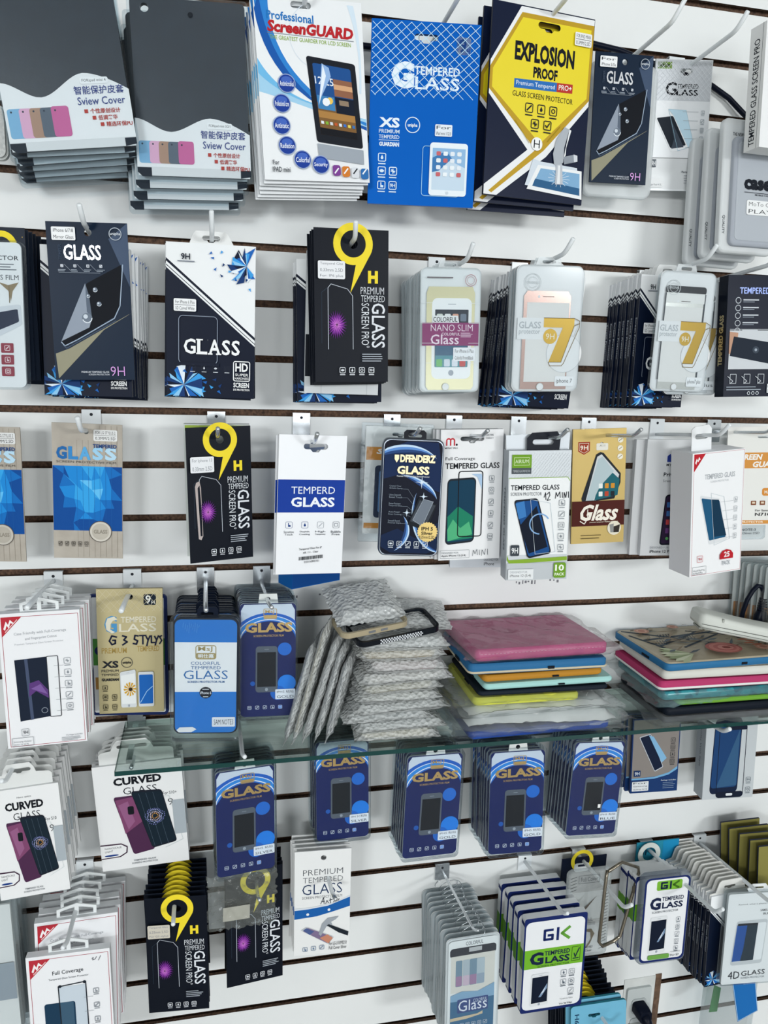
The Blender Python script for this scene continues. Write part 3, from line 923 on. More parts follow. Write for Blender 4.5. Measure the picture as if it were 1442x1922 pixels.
def dark_glass(P, sticker, back=False, tray=False):
    """navy foil card with a phone corner and water drops"""
    nv = mat('#0f2136', .36)
    P.card('card', t=.0018, holes=[P.hole(51, 6.3, 4.6)], m=nv, side=mat('#0c1524'))
    P.p('printed_pattern', mat('#3f4f68', .34), [(76, 10), (100, 0), (100, 100), (66, 100), (58, 84), (100, 56), (100, 40), (82, 52)])
    P.p('printed_pattern', mat('#8f8c76', .34), [(2, 83), (20, 79.5), (96, 57.5), (99, 56.8), (64, 67.5), (4, 99)])
    P.p('printed_pattern', nv, [(4, 99.6), (62, 69), (98, 57), (98.5, 60), (64, 84), (40, 99.6)])
    P.p('phone_picture', '#0a0f18', [(10, 75), (46, 38), (90, 26), (88, 50), (78, 59), (16, 78)])
    P.p('phone_picture', '#8f99a8', [(10, 75), (44, 38), (44, 52), (50, 60), (46, 66)])
    P.p('phone_picture', '#5d6878', [(44, 38), (48, 46), (50, 60), (44, 56)])
    P.l('phone_picture', '#9fb0c4', [(10, 75.5), (14, 78), (30, 74), (78, 60), (86, 52), (92, 26)], 1.2)
    P.l('phone_picture', '#4b5a70', [(12, 77.5), (16, 79.5), (80, 61.5)], .8)
    for u, v, r in ((44, 60, 6.4), (47, 46, 2.4), (56, 42, 3), (60, 51, 3)):
        P.c('phone_picture', '#6c7786', u, v, r, 18)
        P.c('phone_picture', '#c9d2dc', u - r * .3, v - r * .15, r * .45, 10)
        P.o('phone_picture', '#dfe6ee', u, v, r * .82, r, 20, 200, 360)
    SIL = foil('#c9ccd2', .25, .9)
    P.t('title_lettering', SIL, 'GLASS', 20, 14, 66, 23.5, .018)
    P.t('title_lettering', '#3a485c', 'TEMPER', 13.5, 14, 17.5, 23.5, .01, rot=-90)
    for i in range(4):
        u = 16 + 16 * i
        P.icon(u + 1, 27.3, 1.9, ('cross', 'eye', 'ring', 'slash')[i], '#c8ced8', cap=False)
        P.micro('icon_print', '#9aa4b2', u - 4, 29.5, u + 6, 2, .9, .4)
        if i < 3:
            P.l('icon_print', '#9aa4b2', [(u + 4, 26.4), (u + 12, 30.6)], .4)
    P.l('icon_print', '#9aa4b2', [(13, 31.6), (64, 31.6)], .4)
    P.o('maker_seal', '#aab3be', 85, 7, 7, 8, 24)
    P.t('maker_seal', '#ccd3da', 'unipha', 78.5, 6, 91.5, 8.2, .02)
    P.t('small_lettering', '#c8ced8', 'PREMIUM TEMPERED GLASS', 33, 94.2, 68, 95.4, .008)
    P.t('small_lettering', '#c8ced8', 'SCREEN PROTECTION', 42, 95.9, 68, 97, .008)
    P.t('small_lettering', foil('#a97fb2', .3, .6), '9H', 70, 91.2, 88, 97.4, -.01)
    P.sticker(7, 3.4, 36, 11.6, sticker)
    return P.done()

def ms_glass(P, sticker, strap=True):
    """blue sleeve with arcs and bubbles, phone picture, in a clear bag"""
    t = .004
    if strap:
        P.card('hang_strap', t=.0016, m=mat('#d6dad9', .4), outline=[(32, 3), (35, -8), (66, -8), (69, 3)], holes=[P.hole(50, -3.6, 4)], y=.001)
    P.card('card', t=t, rad=8, m=mat('#11215c', .3), side=mat('#bac3ca', .35))
    k = P.a()
    # header arcs
    P.p('printed_pattern', '#cfd9e6', [(2, 28), (2, 6), (8, .8), (92, .8), (98, 6), (98, 30)])
    for r_, c in ((74, '#1c5fc0'), (66, '#d9e6f2'), (64, '#2f8ade'), (56, '#e6eef6'), (53.5, '#1f6fd0'), (50, '#11215c')):
        pts = []
        for i in range(19):
            a = math.radians(14 + 152 * i / 18)
            u = 52 + r_ * math.cos(a); v = 35.5 - r_ * k * math.sin(a) * .88 + (r_ - 50) * .1
            pts.append((min(max(u, .8), 99.2), max(v, .7)))
        pts = [q for i, q in enumerate(pts) if i == 0 or q != pts[i - 1]]
        P.p('printed_pattern', c, [(99.2, 42)] + pts + [(.8, 42)])
    P.p('printed_pattern', '#11215c', [(.8, 30), (8, 25), (92, 25), (99.2, 30), (99.2, 50), (.8, 50)])
    P.c('printed_pattern', '#1f6ccc', 80, 40, 12.5, 26)
    P.c('printed_pattern', '#1d7fe0', 84, 70.5, 16.5, 28)
    P.c('printed_pattern', '#1c66c4', 68, 79, 14, 26)
    P.c('printed_pattern', '#1a58b0', 22, 70, 4.5, 16)
    gold = foil('#c8a668', .3, .85)
    P.frame('gold_lettering', gold, 42, 4.5, 66, 13.5, 2.5, 1)
    P.t('gold_lettering', gold, 'MsJ', 45, 5.6, 61, 9.2, .01)
    P.r('gold_lettering', gold, 43.5, 10, 64.5, 12.8)
    P.t('gold_lettering', gold, 'GLASS', 9, 16.5, 94, 25, .04)
    P.t('gold_lettering', gold, 'SCREEN PROTECTOR FILM', 24, 27, 78, 28.8, .01)
    q = [(28, 37), (67, 37), (67, 78), (27, 78)]
    P.phone('phone_picture', q, '#59616c', '#10161e', .14, .07, .13, .12, True)
    for i, kd in enumerate(('9H', 'slash', 'check', 'hand', 'ring')):
        P.icon(16 + 14 * i, 91.5, 3.6, kd, '#c8d2e2', cap=False, fill='#1d7fe0' if i == 4 else None)
    P.sticker(63, 75.5, 99.5, 84.5, sticker, '#e6ebf2', '#2a3140')
    P.lay += 4
    P.shell('clear_bag', BAG(), -4, -3, 104, 103, 9, -.0045, .0062, .002, cap1=True)
    return P.done()


# ================================================================ TOP ROW
P = sview('sview_a', 'dark tablet cover in clear sleeve in the top left corner, uppermost of its pile', 'FORipad mini 4', (61, 69.5, 57.5, 67), 'tablet covers hanging at top left')
g = random.Random(21)
for i in range(1, 6):
    r = stack(P, 1, .0155, 'sleeved tablet cover in the top left corner pile, {o} from the front', None, start=i, roll=.02, seed=i, dx_step=-.001, dz_step=-.0024, keep=('cover', 'paper_insert', 'clear_sleeve'))
P = sview('sview_b', 'dark tablet cover with punched hole in clear sleeve, beside the red lettered white sleeve', 'FORipad mini 3/2/1', (66, 73, 64.5, 73), 'tablet covers hanging at top left')
for i in range(1, 4):
    stack(P, 1, .0155, 'sleeved tablet cover, {o} from the front in the row with the punched hole cover', None, start=i, roll=.02, seed=i + 40, dx_step=-.0045, dz_step=-.009, keep=('cover', 'paper_insert', 'clear_sleeve'))

# --- white sleeve with a tablet picture
P = Pack('screenguard', 'tablet_screen_guard_pack', 'white tablet film sleeve with red lettering and round blue badges, foremost of its stack', group='white tablet film sleeves')
P.card('card', t=.002, holes=[P.slot(43, 4.2, 19, 3.6, False)], m=mat('#e6e9ec', .3, 0, .4), side=mat('#c9cfd4', .4))
def sweep(P, c, pts_a, pts_b):
    P.p('printed_pattern', c, pts_a + pts_b[::-1])
def cur(p0, p1, p2, n=14):
    return [tuple(p0[k] * (1 - t) ** 2 + p1[k] * 2 * t * (1 - t) + p2[k] * t * t for k in (0, 1)) for t in [i / n for i in range(n + 1)]]
sweep(P, '#9fcbe6', cur((.3, 38), (28, 58), (99.7, 64)), cur((.3, 52), (30, 56), (99.7, 70)))
sweep(P, '#2f7fcb', cur((.3, .3), (4, 52), (99.7, 66)), cur((13, .3), (10, 46), (99.7, 68)))
sweep(P, '#1a56a6', cur((.3, 8), (8, 54), (99.7, 68.5)), cur((5, .3), (12, 52), (99.7, 70.5)))
sweep(P, '#6fb6e2', cur((.3, 34), (18, 54), (60, 58)), cur((.3, 42), (20, 54), (60, 59)))
sweep(P, '#cfdfec', cur((86, 2), (98, 22), (94, 50)), cur((92, 2), (99, 22), (96, 50)))
P.o('printed_pattern', '#d3dce6', 60, 20, 29, 29.6, 30, 120, 260)
P.t('title_lettering', '#2371b8', 'Professional', 11, 8.2, 54, 12.8, .02, skew=-1.0)
P.t('title_lettering', '#b5242b', 'ScreenGUARD', 11, 13.2, 91, 19.6, .045, shear=.15, skew=-1.2)
P.l('title_lettering', '#7a8088', [(11, 20.2), (91, 21.4)], .5)
P.t('title_lettering', '#8fae3f', 'THE GREATEST GUARDER FOR LCD SCREEN', 13, 21.2, 88, 23.4, .004, skew=-1.3)
q = [(45, 31), (91, 34), (95, 81), (51, 78)]
at = P.phone('tablet_picture', q, '#1a1e26', '#1f4e8c', .06, .11, .07, .1)
for (a0, b0, a1, b1, c) in ((.11, .52, .89, .9, '#7c5a34'), (.11, .62, .89, .7, '#a97c44'), (.5, .22, .89, .42, '#8d5f48'), (.5, .28, .89, .34, '#d2a27a'), (.5, .43, .89, .62, '#141c2c'), (.58, .46, .78, .52, '#8d7a66'), (.11, .82, .89, .9, '#14161c'), (.12, .44, .48, .6, '#3f7fb4')):
    P.p('tablet_picture', c, [at(a0, b0), at(a1, b0), at(a1, b1), at(a0, b1)])
P.tq('tablet_picture', '#e6edf4', '12:25', [at(.12, .22), at(.5, .22), at(.5, .31), at(.12, .31)], .005)
P.p('tablet_picture', '#8fb0dc', [at(.3, .06), at(.44, .1), at(.46, .2), at(.2, .47), at(.14, .56)])
P.p('tablet_picture', '#e3ecf6', [at(.32, .07), at(.36, .2), at(.24, .4), at(.14, .56)])
for i in range(8):
    c = ('#dfe6ee', '#7fae3a', '#d2d8e0', '#c0572e', '#dfe6ee', '#3b6fc0', '#e6cf5a', '#3a6fae')[i]
    P.p('tablet_picture', c, [at(.14 + .095 * i, .74), at(.2 + .095 * i, .74), at(.2 + .095 * i, .775), at(.14 + .095 * i, .775)])
P.c('tablet_picture', '#e8c25a', *at(.38, .49), 3)
P.c('tablet_picture', '#e9edf2', *at(.3, .51), 3.5)
P.p('tablet_picture', '#9aa2ac', [(51, 79), (95, 82), (95, 90), (52, 87)])
for s, u, v in (('Antimicrobial', 25.5, 47), ('Professional care', 20, 58), ('Antistatic', 18.5, 70), ('Radiation', 22.5, 81), ('Colorful', 36, 88.5), ('Security', 53, 91)):
    P.c('round_badges', '#93a4c8', u, v, 8.2, 26); P.c('round_badges', '#1d3c93', u, v, 7.4, 26)
    P.c('round_badges', '#4263b8', u, v - 1.8, 5, 18, 2)
    P.t('badge_lettering', '#dfe6f4', s, u - 6.4, v - 1.2, u + 6.4, v + 1.6, .015)
P.par['badge_lettering'] = 'round_badges'
P.t('small_lettering', '#3a3f48', 'For', 8, 89.3, 14, 91.8, .01); P.t('small_lettering', '#3a3f48', 'IPAD mini', 7.6, 93, 24, 95.8, .012)
for i, c in enumerate(('#7a3f8f', '#cf7a2e', '#d4d8de', '#2f6cab')):
    P.r('icon_print', c, 64 + 9 * i, 91 + .5 * i, 71.5 + 9 * i, 97 + .5 * i, 2)
    P.l('icon_print', '#f0f2f4' if i != 2 else '#2a2e36', [(66 + 9 * i, 95.5), (69.5 + 9 * i, 92.8)], 1.2)
P.done()
for i in range(1, 7):
    stack(P, 1, .006, 'white tablet film sleeve stacked behind the red lettered front one, {o} from the front', 'white tablet film sleeves', start=i, roll=.012, seed=70 + i, dx_step=-.0016, dz_step=-.0024, keep=('card', 'printed_pattern'))

# --- blue foil
P = Pack('bluefoil', 'foil_glass_pack', 'large bright blue foil pack with white diamond lattice and white G')
BF = foil('#075cb8', .3, .6)
P.card('card', t=.006, holes=[P.slot(50, 8.3, 22, 3.4)], m=BF, side=foil('#0a4f9a', .35, .5))
lat = '#b9dcf2'
for i in range(-7, 17):
    for sgn in (1, -1):
        u0 = i * 9.0
        a = (u0, 1.0); b = (u0 + sgn * 68, 40.2)
        pts = []
        ts = [0, 1]
        t0, t1 = 0.0, 1.0
        du, dv = b[0] - a[0], b[1] - a[1]
        lo, hi = 1, 99
        ta, tb = (lo - a[0]) / du, (hi - a[0]) / du
        ta, tb = min(ta, tb), max(ta, tb)
        t0, t1 = max(t0, ta), min(t1, tb)
        if t1 - t0 > .02:
            P.l('printed_pattern', lat, [(a[0] + du * t0, a[1] + dv * t0), (a[0] + du * t1, a[1] + dv * t1)], .55)
P.lay -= 40
P.r('printed_pattern', '#dcebf6', .4, 40, 99.6, 40.7)
P.r('printed_pattern', foil('#0b4fa8', .3, .5), .4, 40.7, 99.6, 49)
P.t('printed_pattern', foil('#2a86d2', .3, .6), 'PREMIUM TEMPERED', 9, 42, 90, 47.6, .01)
P.frame('printed_pattern', foil('#0b58a8', .3, .5), .3, .2, 99.7, 99.8, 0, .8)
P.r('badge', '#e3ebf2', 78, 7.2, 91, 16.4, 2)
P.t('badge', '#123a78', '9', 80, 8, 87, 15.4, .02); P.t('badge', '#123a78', 'H', 87.4, 13, 90, 15.4, .01)
P.t('title_lettering', '#e3edf6', 'G', 19, 21.5, 40, 36, .06)
P.t('title_lettering', '#e3edf6', 'TEMPERED', 40, 23.6, 82, 28.2, .02)
P.t('title_lettering', '#e3edf6', 'LASS', 41, 29.2, 82, 36, .012)
P.t('title_lettering', '#e3edf6', 'XS', 9, 52, 28, 57.5, .04)
P.t('title_lettering', '#d9e8f4', 'PREMIUM', 9, 58.5, 28, 60.6, .005); P.t('title_lettering', '#d9e8f4', 'TEMPERED', 9, 61.6, 28, 63.6, .005)
P.r('title_lettering', '#d9e8f4', 9, 64.3, 28, 64.6)
P.t('title_lettering', '#e3edf6', 'GUARDIAN', 9.5, 65.4, 28, 67.8, .05)
P.o('maker_seal', '#d9e8f4', 40, 55.5, 6.2, 7, 26); P.t('maker_seal', '#e3edf6', 'unipha', 35.5, 54.6, 44.5, 57, .03)
for u, v, kd in ((12.5, 74, 'drop'), (12.5, 81.5, 'eye'), (23, 81.5, 'cross'), (12.5, 89.5, 'hand'), (23, 89.5, '9H')):
    P.icon(u, v, 3.8, kd, '#d3e6f4')
P.sticker(61, 54.5, 77, 61, ['For', 'iPad mini 1/2/3'], '#dfe6ee', '#2a3038', 1)
P.frame('tablet_picture', '#9fd0ee', 50, 66.5, 86, 94.5, 3, .5)
P.r('tablet_picture', '#e4ecf2', 57, 64.5, 92.5, 94, 3)
P.r('tablet_picture', '#8fb6da', 59.5, 67.5, 90.5, 90.8)
P.p('tablet_picture', '#c3d6e6', [(59.5, 80), (75, 74), (90.5, 78), (90.5, 90.8), (59.5, 90.8)])
P.p('tablet_picture', '#3f78b0', [(59.5, 73), (72, 69), (78, 73), (66, 80), (59.5, 81)])
phone_icons(P, 'tablet_picture', 62, 68.5, 88, 84, 4, 4, 4, ['#dfe6ee', '#c4646a', '#e6edf2', '#e2e8ec'])
P.c('tablet_picture', '#cdd6de', 74.5, 92.4, 1.3)
P.done()

# --- yellow and navy "explosion proof"
def explosion(key, label):
    P = Pack(key, 'tablet_glass_pack', label, group='yellow and navy tablet glass packs')
    nv = mat('#101a33', .35)
    YL = mat('#e3cf1d', .38, 0, .3)
    GD = mat('#b9962a', .4)
    P.card('card', t=.0035, holes=[P.slot(55, 8.2, 22, 3.4)], m=nv, side=mat('#0c1428', .4))
    wt = '#e6e8ea'
    P.p('printed_pattern', wt, [(.4, 30), (27, .6), (99.6, .6), (99.6, 46), (60, 76), (13, 99.6), (.4, 99.6), (.4, 94.5), (41, 73.5), (.4, 47)])
    outer = [(.4, 33), (28, 3.5), (99.6, 3.5), (99.6, 43), (57, 73), (8, 98.6), (5, 97.6), (49, 73), (.4, 44.5)]
    P.lay -= 1
    lay = P.lay
    y = P._y()
    hl = [P.xy(*p) for p in P.slot(55, 8.2, 22, 3.4)]
    # rebuild the white and yellow panels with the slot left open
    mbp = P.parts['printed_pattern'] = MB()
    mbp.prism([P.xy(*p) for p in [(.4, 30), (27, .6), (99.6, .6), (99.6, 46), (60, 76), (13, 99.6), (.4, 99.6), (.4, 94.5), (41, 73.5), (.4, 47)]], [hl], y, None, mat(wt))
    y = P._y()
    mbp.prism([P.xy(*p) for p in outer], [hl], y, None, GD)
    y = P._y()
    mbp.prism([P.xy(*p) for p in [(3, 34), (29, 6), (97, 6), (97, 42), (53, 69.5), (3, 43.5)]], [hl], y, None, YL)
    P.p('printed_pattern', nv, [(12, 70), (46, 64), (44, 72), (40, 75), (12, 89)]) if False else None
    ink = '#12161f'
    P.t('title_lettering', ink, 'EXPLOSION', 23, 18, 82, 28, .045)
    P.t('title_lettering', ink, 'PROOF', 42, 29.8, 66, 35.6, .045)
    P.p('title_lettering', '#2d6cb4', [(24, 37.4), (66, 36.2), (66, 41), (24, 42.2)]); P.p('title_lettering', '#b5362e', [(66, 36.2), (82, 35.8), (82, 40.6), (66, 41)])
    P.t('title_lettering', '#e8eef4', 'Premium Tempered', 26, 38.2, 64, 41.2, 0, skew=.6)
    P.t('title_lettering', '#f0eee8', 'PRO+', 68, 37, 81, 39.8, .01, skew=.3)
    P.t('title_lettering', ink, 'GLASS SCREEN PROTECTOR', 23, 43.6, 83, 46.4, 0)
    for u, v, kd in ((40, 51.5, 'slash'), (52, 51.5, 'drop'), (64, 51.5, 'ring'), (46.5, 59.5, 'cross'), (59, 59.5, 'check')):
        P.icon(u, v, 4, kd, '#20242c')
    P.l('printed_pattern', '#a48d18', [(27, 59), (42, 70)], .5); P.l('printed_pattern', '#a48d18', [(72, 59), (60, 68)], .5)
    P.c('badge', '#eceded', 49.5, 70, 5.6); P.t('badge', ink, 'H', 46.5, 67.8, 52.5, 72.2, .0)
    P.p('tablet_picture', '#cfd8e2', [(47, 78), (54, 79), (92, 80), (97, 96), (40, 92.5)])
    P.p('tablet_picture', '#e8eaec', [(52, 81), (97, 81.5), (99, 97), (42, 94.5)])
    P.p('tablet_picture', '#7fa9cc', [(55, 82.6), (95, 83), (96.5, 95), (47.5, 92.6)])
    P.p('tablet_picture', '#2f5d86', [(50, 88.5), (96, 91), (96.5, 95), (47.5, 92.6)])
    for i in range(14):
        a = 2 * math.pi * i / 14
        P.l('tablet_picture', '#dde8f0', [(74, 87), (74 + 11 * math.cos(a), 87 + 4.6 * math.sin(a))], .35)
    P.p('hammer_picture', '#aab0b8', [(76, 59), (81, 60), (77, 70), (77, 78), (74, 80), (68, 80), (66, 74), (69, 66)])
    P.p('hammer_picture', '#e4e7ea', [(81, 60), (83, 60.4), (79, 70), (79, 74), (77, 76)])
    P.p('hammer_picture', '#8d949e', [(77, 75), (88, 73), (90, 77), (78, 79)]); P.p('hammer_picture', '#d0d4da', [(87, 73), (91, 73.4), (91.5, 76.6), (88, 77)])
    P.p('hammer_picture', '#b9bec6', [(70, 80), (76, 79), (78, 90), (70, 90.5)]); P.p('hammer_picture', '#e2e5e8', [(72, 80), (74, 80), (75, 90), (72, 90)])
    P.sticker(80, 8.6, 97, 15.5, ['FOR IPAD MINI4', '0.3MM/2.5D'], '#e6e8ea', '#20242c', 1, rule=True)
    return P.done()
explosion('explosion', 'yellow and navy explosion proof tablet pack with hammer picture, foremost of three')
explosion('explosion2', 'yellow and navy tablet pack showing a thin strip directly behind the front one')
explosion('explosion3', 'yellow and navy tablet pack furthest back of the three, its bottom edge lowest')

# --- dark foil pack over a clear tray
P = Pack('glass5tray', 'clear_blister_tray', 'milky clear blister tray hanging behind the small navy foil pack')
MILK = clear('milky_plastic', haze=.42, gloss=.3, rough=.2, hazecol='#eef1f2')
P.shell('tray', MILK, 0, 0, 100, 100, 12, -.001, .007, .003)
P.shell('tray_rib', MILK, 10, 4, 90, 91, 9, -.0035, 0, .002)
P.r('inner_card', '#b9bec4', 16, 8, 84, 88, 4)
P.done()
dark_glass(Pack('glass5', 'foil_glass_pack', 'small navy foil pack with phone corner picture in the top row'), ['For', 'iPhone 5/5s'])

# --- silver lattice
P = Pack('airium', 'silver_glass_pack', 'silver lattice pack with green corner tag and phone picture, top row right')
SV = foil('#c3c7cc', .35, .55)
P.card('card', t=.004, holes=[P.slot(54, 8.5, 22, 3.6)], m=mat('#dfe2e5', .3, .15), side=mat('#c2c8cb', .35))
lay = P.lay
y = P._y()
P.mb('printed_pattern').prism([P.xy(*p) for p in [(1, .6), (99, .6), (99, 31), (1, 31)]], [[P.xy(*p) for p in P.slot(54, 8.5, 22, 3.6)]], y, None, SV)
for i in range(-6, 15):
    for sgn in (1, -1):
        a = (i * 9.0 + 4, 1.5); du, dv = sgn * 60, 28.8
        ta, tb = sorted(((1 - a[0]) / du, (99 - a[0]) / du))
        t0, t1 = max(0, ta), min(1, tb)
        if t1 - t0 > .03:
            P.l('printed_pattern', '#dfe3e8', [(a[0] + du * t0, a[1] + dv * t0), (a[0] + du * t1, a[1] + dv * t1)], .5)
P.lay -= 36
P.r('printed_pattern', '#4a5058', 1, 31, 99, 31.7); P.r('printed_pattern', '#6a7078', 1, 74.4, 99, 74.9)
P.r('printed_pattern', foil('#cdd0d2', .35, .3), 1, 75, 99, 99)
P.r('badge', '#8db63e', 2.5, 2, 28, 7.2, 1); P.t('badge', '#1d2a1a', 'AIRIUM', 6.5, 3.6, 24, 5.8, .03)
P.t('title_lettering', '#15181f', 'G', 19, 17, 39, 27, .02); P.t('title_lettering', '#15181f', 'TEMPERED', 39.5, 18.3, 77, 21.6, .005); P.t('title_lettering', '#15181f', 'LASS', 39, 22.4, 77, 27, .02)
P.phone('phone_picture', [(3, 43), (36, 41), (67, 67), (36, 70)], '#e4e7ea', '#20262f', .1, .06, .05, .1)
P.p('phone_picture', '#3f4854', [(30, 43.5), (58, 66), (36, 67.5), (40, 60)])
P.p('phone_picture', '#b4d2e2', [(27, 37.5), (62, 38), (80, 66), (48, 69)]) if False else P.p('phone_picture', '#b7d3e2', [(27, 37.5), (58, 38), (76, 65), (66, 66), (36, 42)])
P.l('phone_picture', '#8fb4c6', [(27, 37.5), (58, 38), (76, 65), (48, 69), (27, 37.5)], .6)
for i, kd in enumerate(('hand', 'slash', 'sq', 'drop', 'ring')):
    P.icon(88, 39.5 + 6.6 * i, 3.3, kd, '#9aa2a8')
    P.r('icon_print', '#9aa2a8', 52 + 2 * i, 39 + 6.8 * i, 80, 39.25 + 6.8 * i)
P.r('badge', '#5b626a', 1, 76, 10, 82, 0); P.t('badge', '#e3e6e8', '9H', 2, 77, 9, 81, .02)
P.t('small_lettering', '#4a4f57', 'Package includes:', 57, 84.6, 90, 86.6, .01)
P.micro('small_lettering', '#8b9198', 62, 88, 90, 4, 1.9, .5)
P.sticker(1, 90.5, 24, 97.5, ['', 'gle Pixel 4 XL'], '#e6e8ea', '#5b6068', 1)
P.done()

# --- clear "the new case" blisters
P = Pack('newcase', 'clear_case_blister', 'milky blister holding a grey phone case, white tag with handwriting, front of three', 'phone case', group='clear phone case blisters')
MILK2 = clear('milky_blister', haze=.62, gloss=.3, rough=.22, hazecol='#eef1f2')
P.shell('blister', MILK2, 0, 0, 100, 100, 10, -.002, .007, .003)
P.card('backing_card', t=.0008, m=mat('#dde0e3', .5), y=.0035, outline=[(4, 3), (96, 3), (96, 97), (4, 97)])
P.y0 = -.0022
P.t('small_lettering', '#2a2e36', 'THE NEW CASE', 15, 10.5, 44, 13, .015)
P.t('side_lettering', '#2f343c', 'QUALITY', 3.5, 72, 8.5, 86, .01, rot=90)
P.shell('phone_case', clear('frosted_grey_case', haze=.8, gloss=.3, rough=.3, hazecol='#b4bac4'), 14, 14, 100, 95, 9, -.009, -.0022, .004)
P.shell('phone_case', clear('frosted_case_rim', haze=.7, gloss=.3, rough=.25, hazecol='#c6ccd4'), 20, 18, 94, 91, 7, -.0098, -.0088, .002)
P.y0 = -.0102
P.t('brand_lettering', '#1b1f28', 'case', 32, 45, 80, 53, .055)
P.r('brand_lettering', '#1b1f28', 33, 54.8, 78, 55.2)
P.t('brand_lettering', '#1b1f28', 'MOBILE CASE', 52, 55.8, 78, 57, .01)
P.sticker(38, 60.5, 88, 71.5, ['MoTo G7', 'PLAY'], '#e9ebec', '#23262d', 3, -.01)
P.done()
P.lab = {}
stack(P, 2, .032, 'milky phone case blister with QUALITY on its edge, {o} from the front of three', 'clear phone case blisters', dx_step=-.004, dz_step=-.003, keep=('blister', 'backing_card', 'side_lettering', 'phone_case'), roll=.03, seed=5)

# --- white carton at the right edge
P = Pack('whitebox', 'white_glass_carton', 'white carton with black lettering up its narrow side, at the top right edge')
P.boxbody('carton', '#e8e9ea', .028, side=mat('#eceded', .45))
y0 = -.5 * P.w
vs, fs = glyphs('TEMPERED GLASS SCREEN PRO', .01)
m_ = MB(); m_.add([(y0 - 2e-4, .010 + .010 * b, -.47 * P.h + .86 * P.h * a) for a, b in vs], fs, mat('#2a2e36'))
m_.add([(y0 - 2e-4, .0055, -.5 * P.h), (y0 - 2e-4, .0060, -.5 * P.h), (y0 - 2e-4, .0060, .5 * P.h), (y0 - 2e-4, .0055, .5 * P.h)], [(0, 1, 2, 3)], mat('#555a62'))
P.parts['side_lettering'] = m_
P.t('title_lettering', '#2a2e36', 'TEMPERED GLASS', 10, 12, 90, 18, .01)
P.done()

# ================================================================ SECOND ROW
# --- white boxed blister at the left edge, black cards behind it
P = Pack('leftbox', 'white_blister_pack', 'white rounded blister with three red squares, at the left edge of the second row', group=None)
P.card('card', t=.003, rad=8, m=mat('#e2e5e7', .4), side=mat('#c9ced2'))
P.t('title_lettering', '#2c3038', 'PROTECTOR', 32, 9, 96, 12, .01)
P.t('title_lettering', '#4a4f57', 'GLASS FILM', 46, 22, 95, 25.5, 0)
P.micro('small_print', '#6a7078', 55, 14.5, 94, 3, 1.8, .7)
P.p('emblem', '#8d7d62', [(80, 29), (95, 27), (86, 33), (83, 40), (80, 33), (66, 27)]); P.l('emblem', '#7a6c55', [(81, 29), (81, 41)], 1.2)
P.phone('phone_picture', [(50, 45), (96, 42), (98, 56), (58, 66)], '#cfd4da', '#1c2942', .12, .1, .2, .2)
for i in range(3):
    P.r('icon_print', '#8f3344', 66, 69 + 8.2 * i, 84, 75.8 + 8.2 * i, 1.5)
    P.icon(75, 72.4 + 8.2 * i, 4, ('slash', 'hand', 'sq')[i], '#e6d2d6', cap=False)
P.lay += 3
P.shell('clear_shell', CLEAR(), -2, -1.5, 103, 101.5, 10, -.003, .009, .002)
P.done()
P = Pack('leftcards', 'black_glass_card', 'black card with a yellow ring, front one behind the white rounded blister at left', group='black cards at the left edge')
P.card('card', t=.002, m=mat('#1a2230', .38), side=mat('#141c2c', .45))
P.o('yellow_nine', '#ecd535', 62, 12, 15, 25)
P.c('gold_dot', '#b49a4a', 96, 6, .8)
P.done()
stack(P, 9, .0105, 'black card, {o} from the front of the row behind the white rounded blister', 'black cards at the left edge', dx_step=.0026, seed=3, keep=('card',))

P = tri_card(Pack('triA', 'crystal_glass_card', 'navy card with crystal corner directly behind the large navy foil pack'), tab=False)
stack(P, 8, .0115, 'white and navy crystal card, {o} from the front behind the large navy foil pack', 'crystal cards behind the dark foil pack', seed=8, dx_step=.0017, keep=('card', 'printed_pattern', 'side_print'))
dark_glass(Pack('glass678', 'foil_glass_pack', 'large navy foil pack with white sticker and phone corner picture, second row'), ['iPhone 6/7/8', 'Mirror Glass'])

P = tri_card(Pack('triB', 'crystal_glass_card', 'white and navy diagonal card reading GLASS with HD badge, hanging alone with white tab'), sticker=['For iPhone 6 Plus', '5D Curved White'], t=.004)
stack(P, 2, .007, 'white and navy diagonal card, {o} from the front behind the HD badge card', 'diagonal crystal cards with white tab', seed=2, dx_step=-.0006, dz_step=-.0008, keep=('card', 'hang_tab', 'printed_pattern'))

P = nine_h(Pack('nineA', 'nine_ring_glass_card', 'black card with yellow ring nine and white sticker, front one in the second row'), sticker=['Temperel Glas', '0.33mm 2.5D', 'For: IP6 plus'])
stack(P, 4, .006, 'black yellow-ring card, {o} from the front of the second row stack', 'black ring cards in the second row', seed=4, dx_step=-.0009, dz_step=-.0006, keep=('card',))
P = Pack('nineAback', 'grey_glass_carton', 'pale carton with black lower panel peeking out behind the second row black ring cards')
P.boxbody('carton', '#cfd3d6', .008, side=mat('#c3c8cc'))
P.r('printed_pattern', '#10151f', .5, 58, 99, 88); P.r('printed_pattern', '#b9bec2', 22, 88, 23, 100); P.r('printed_pattern', '#b9bec2', 84, 88, 85, 100)
P.t('title_lettering', '#dfe3e8', 'PS', 6, 60, 14, 66, .02)
P.done()
P = tri_card(Pack('triC', 'crystal_glass_card', 'navy crystal card lowest behind the second row black ring cards, front one of five'), words=False, t=.0065)
stack(P, 4, .009, 'navy crystal card, {o} from the front of five behind the black ring cards', 'crystal cards behind the black ring cards', seed=6, dx_step=-.0004, keep=('card', 'printed_pattern', 'side_print'))

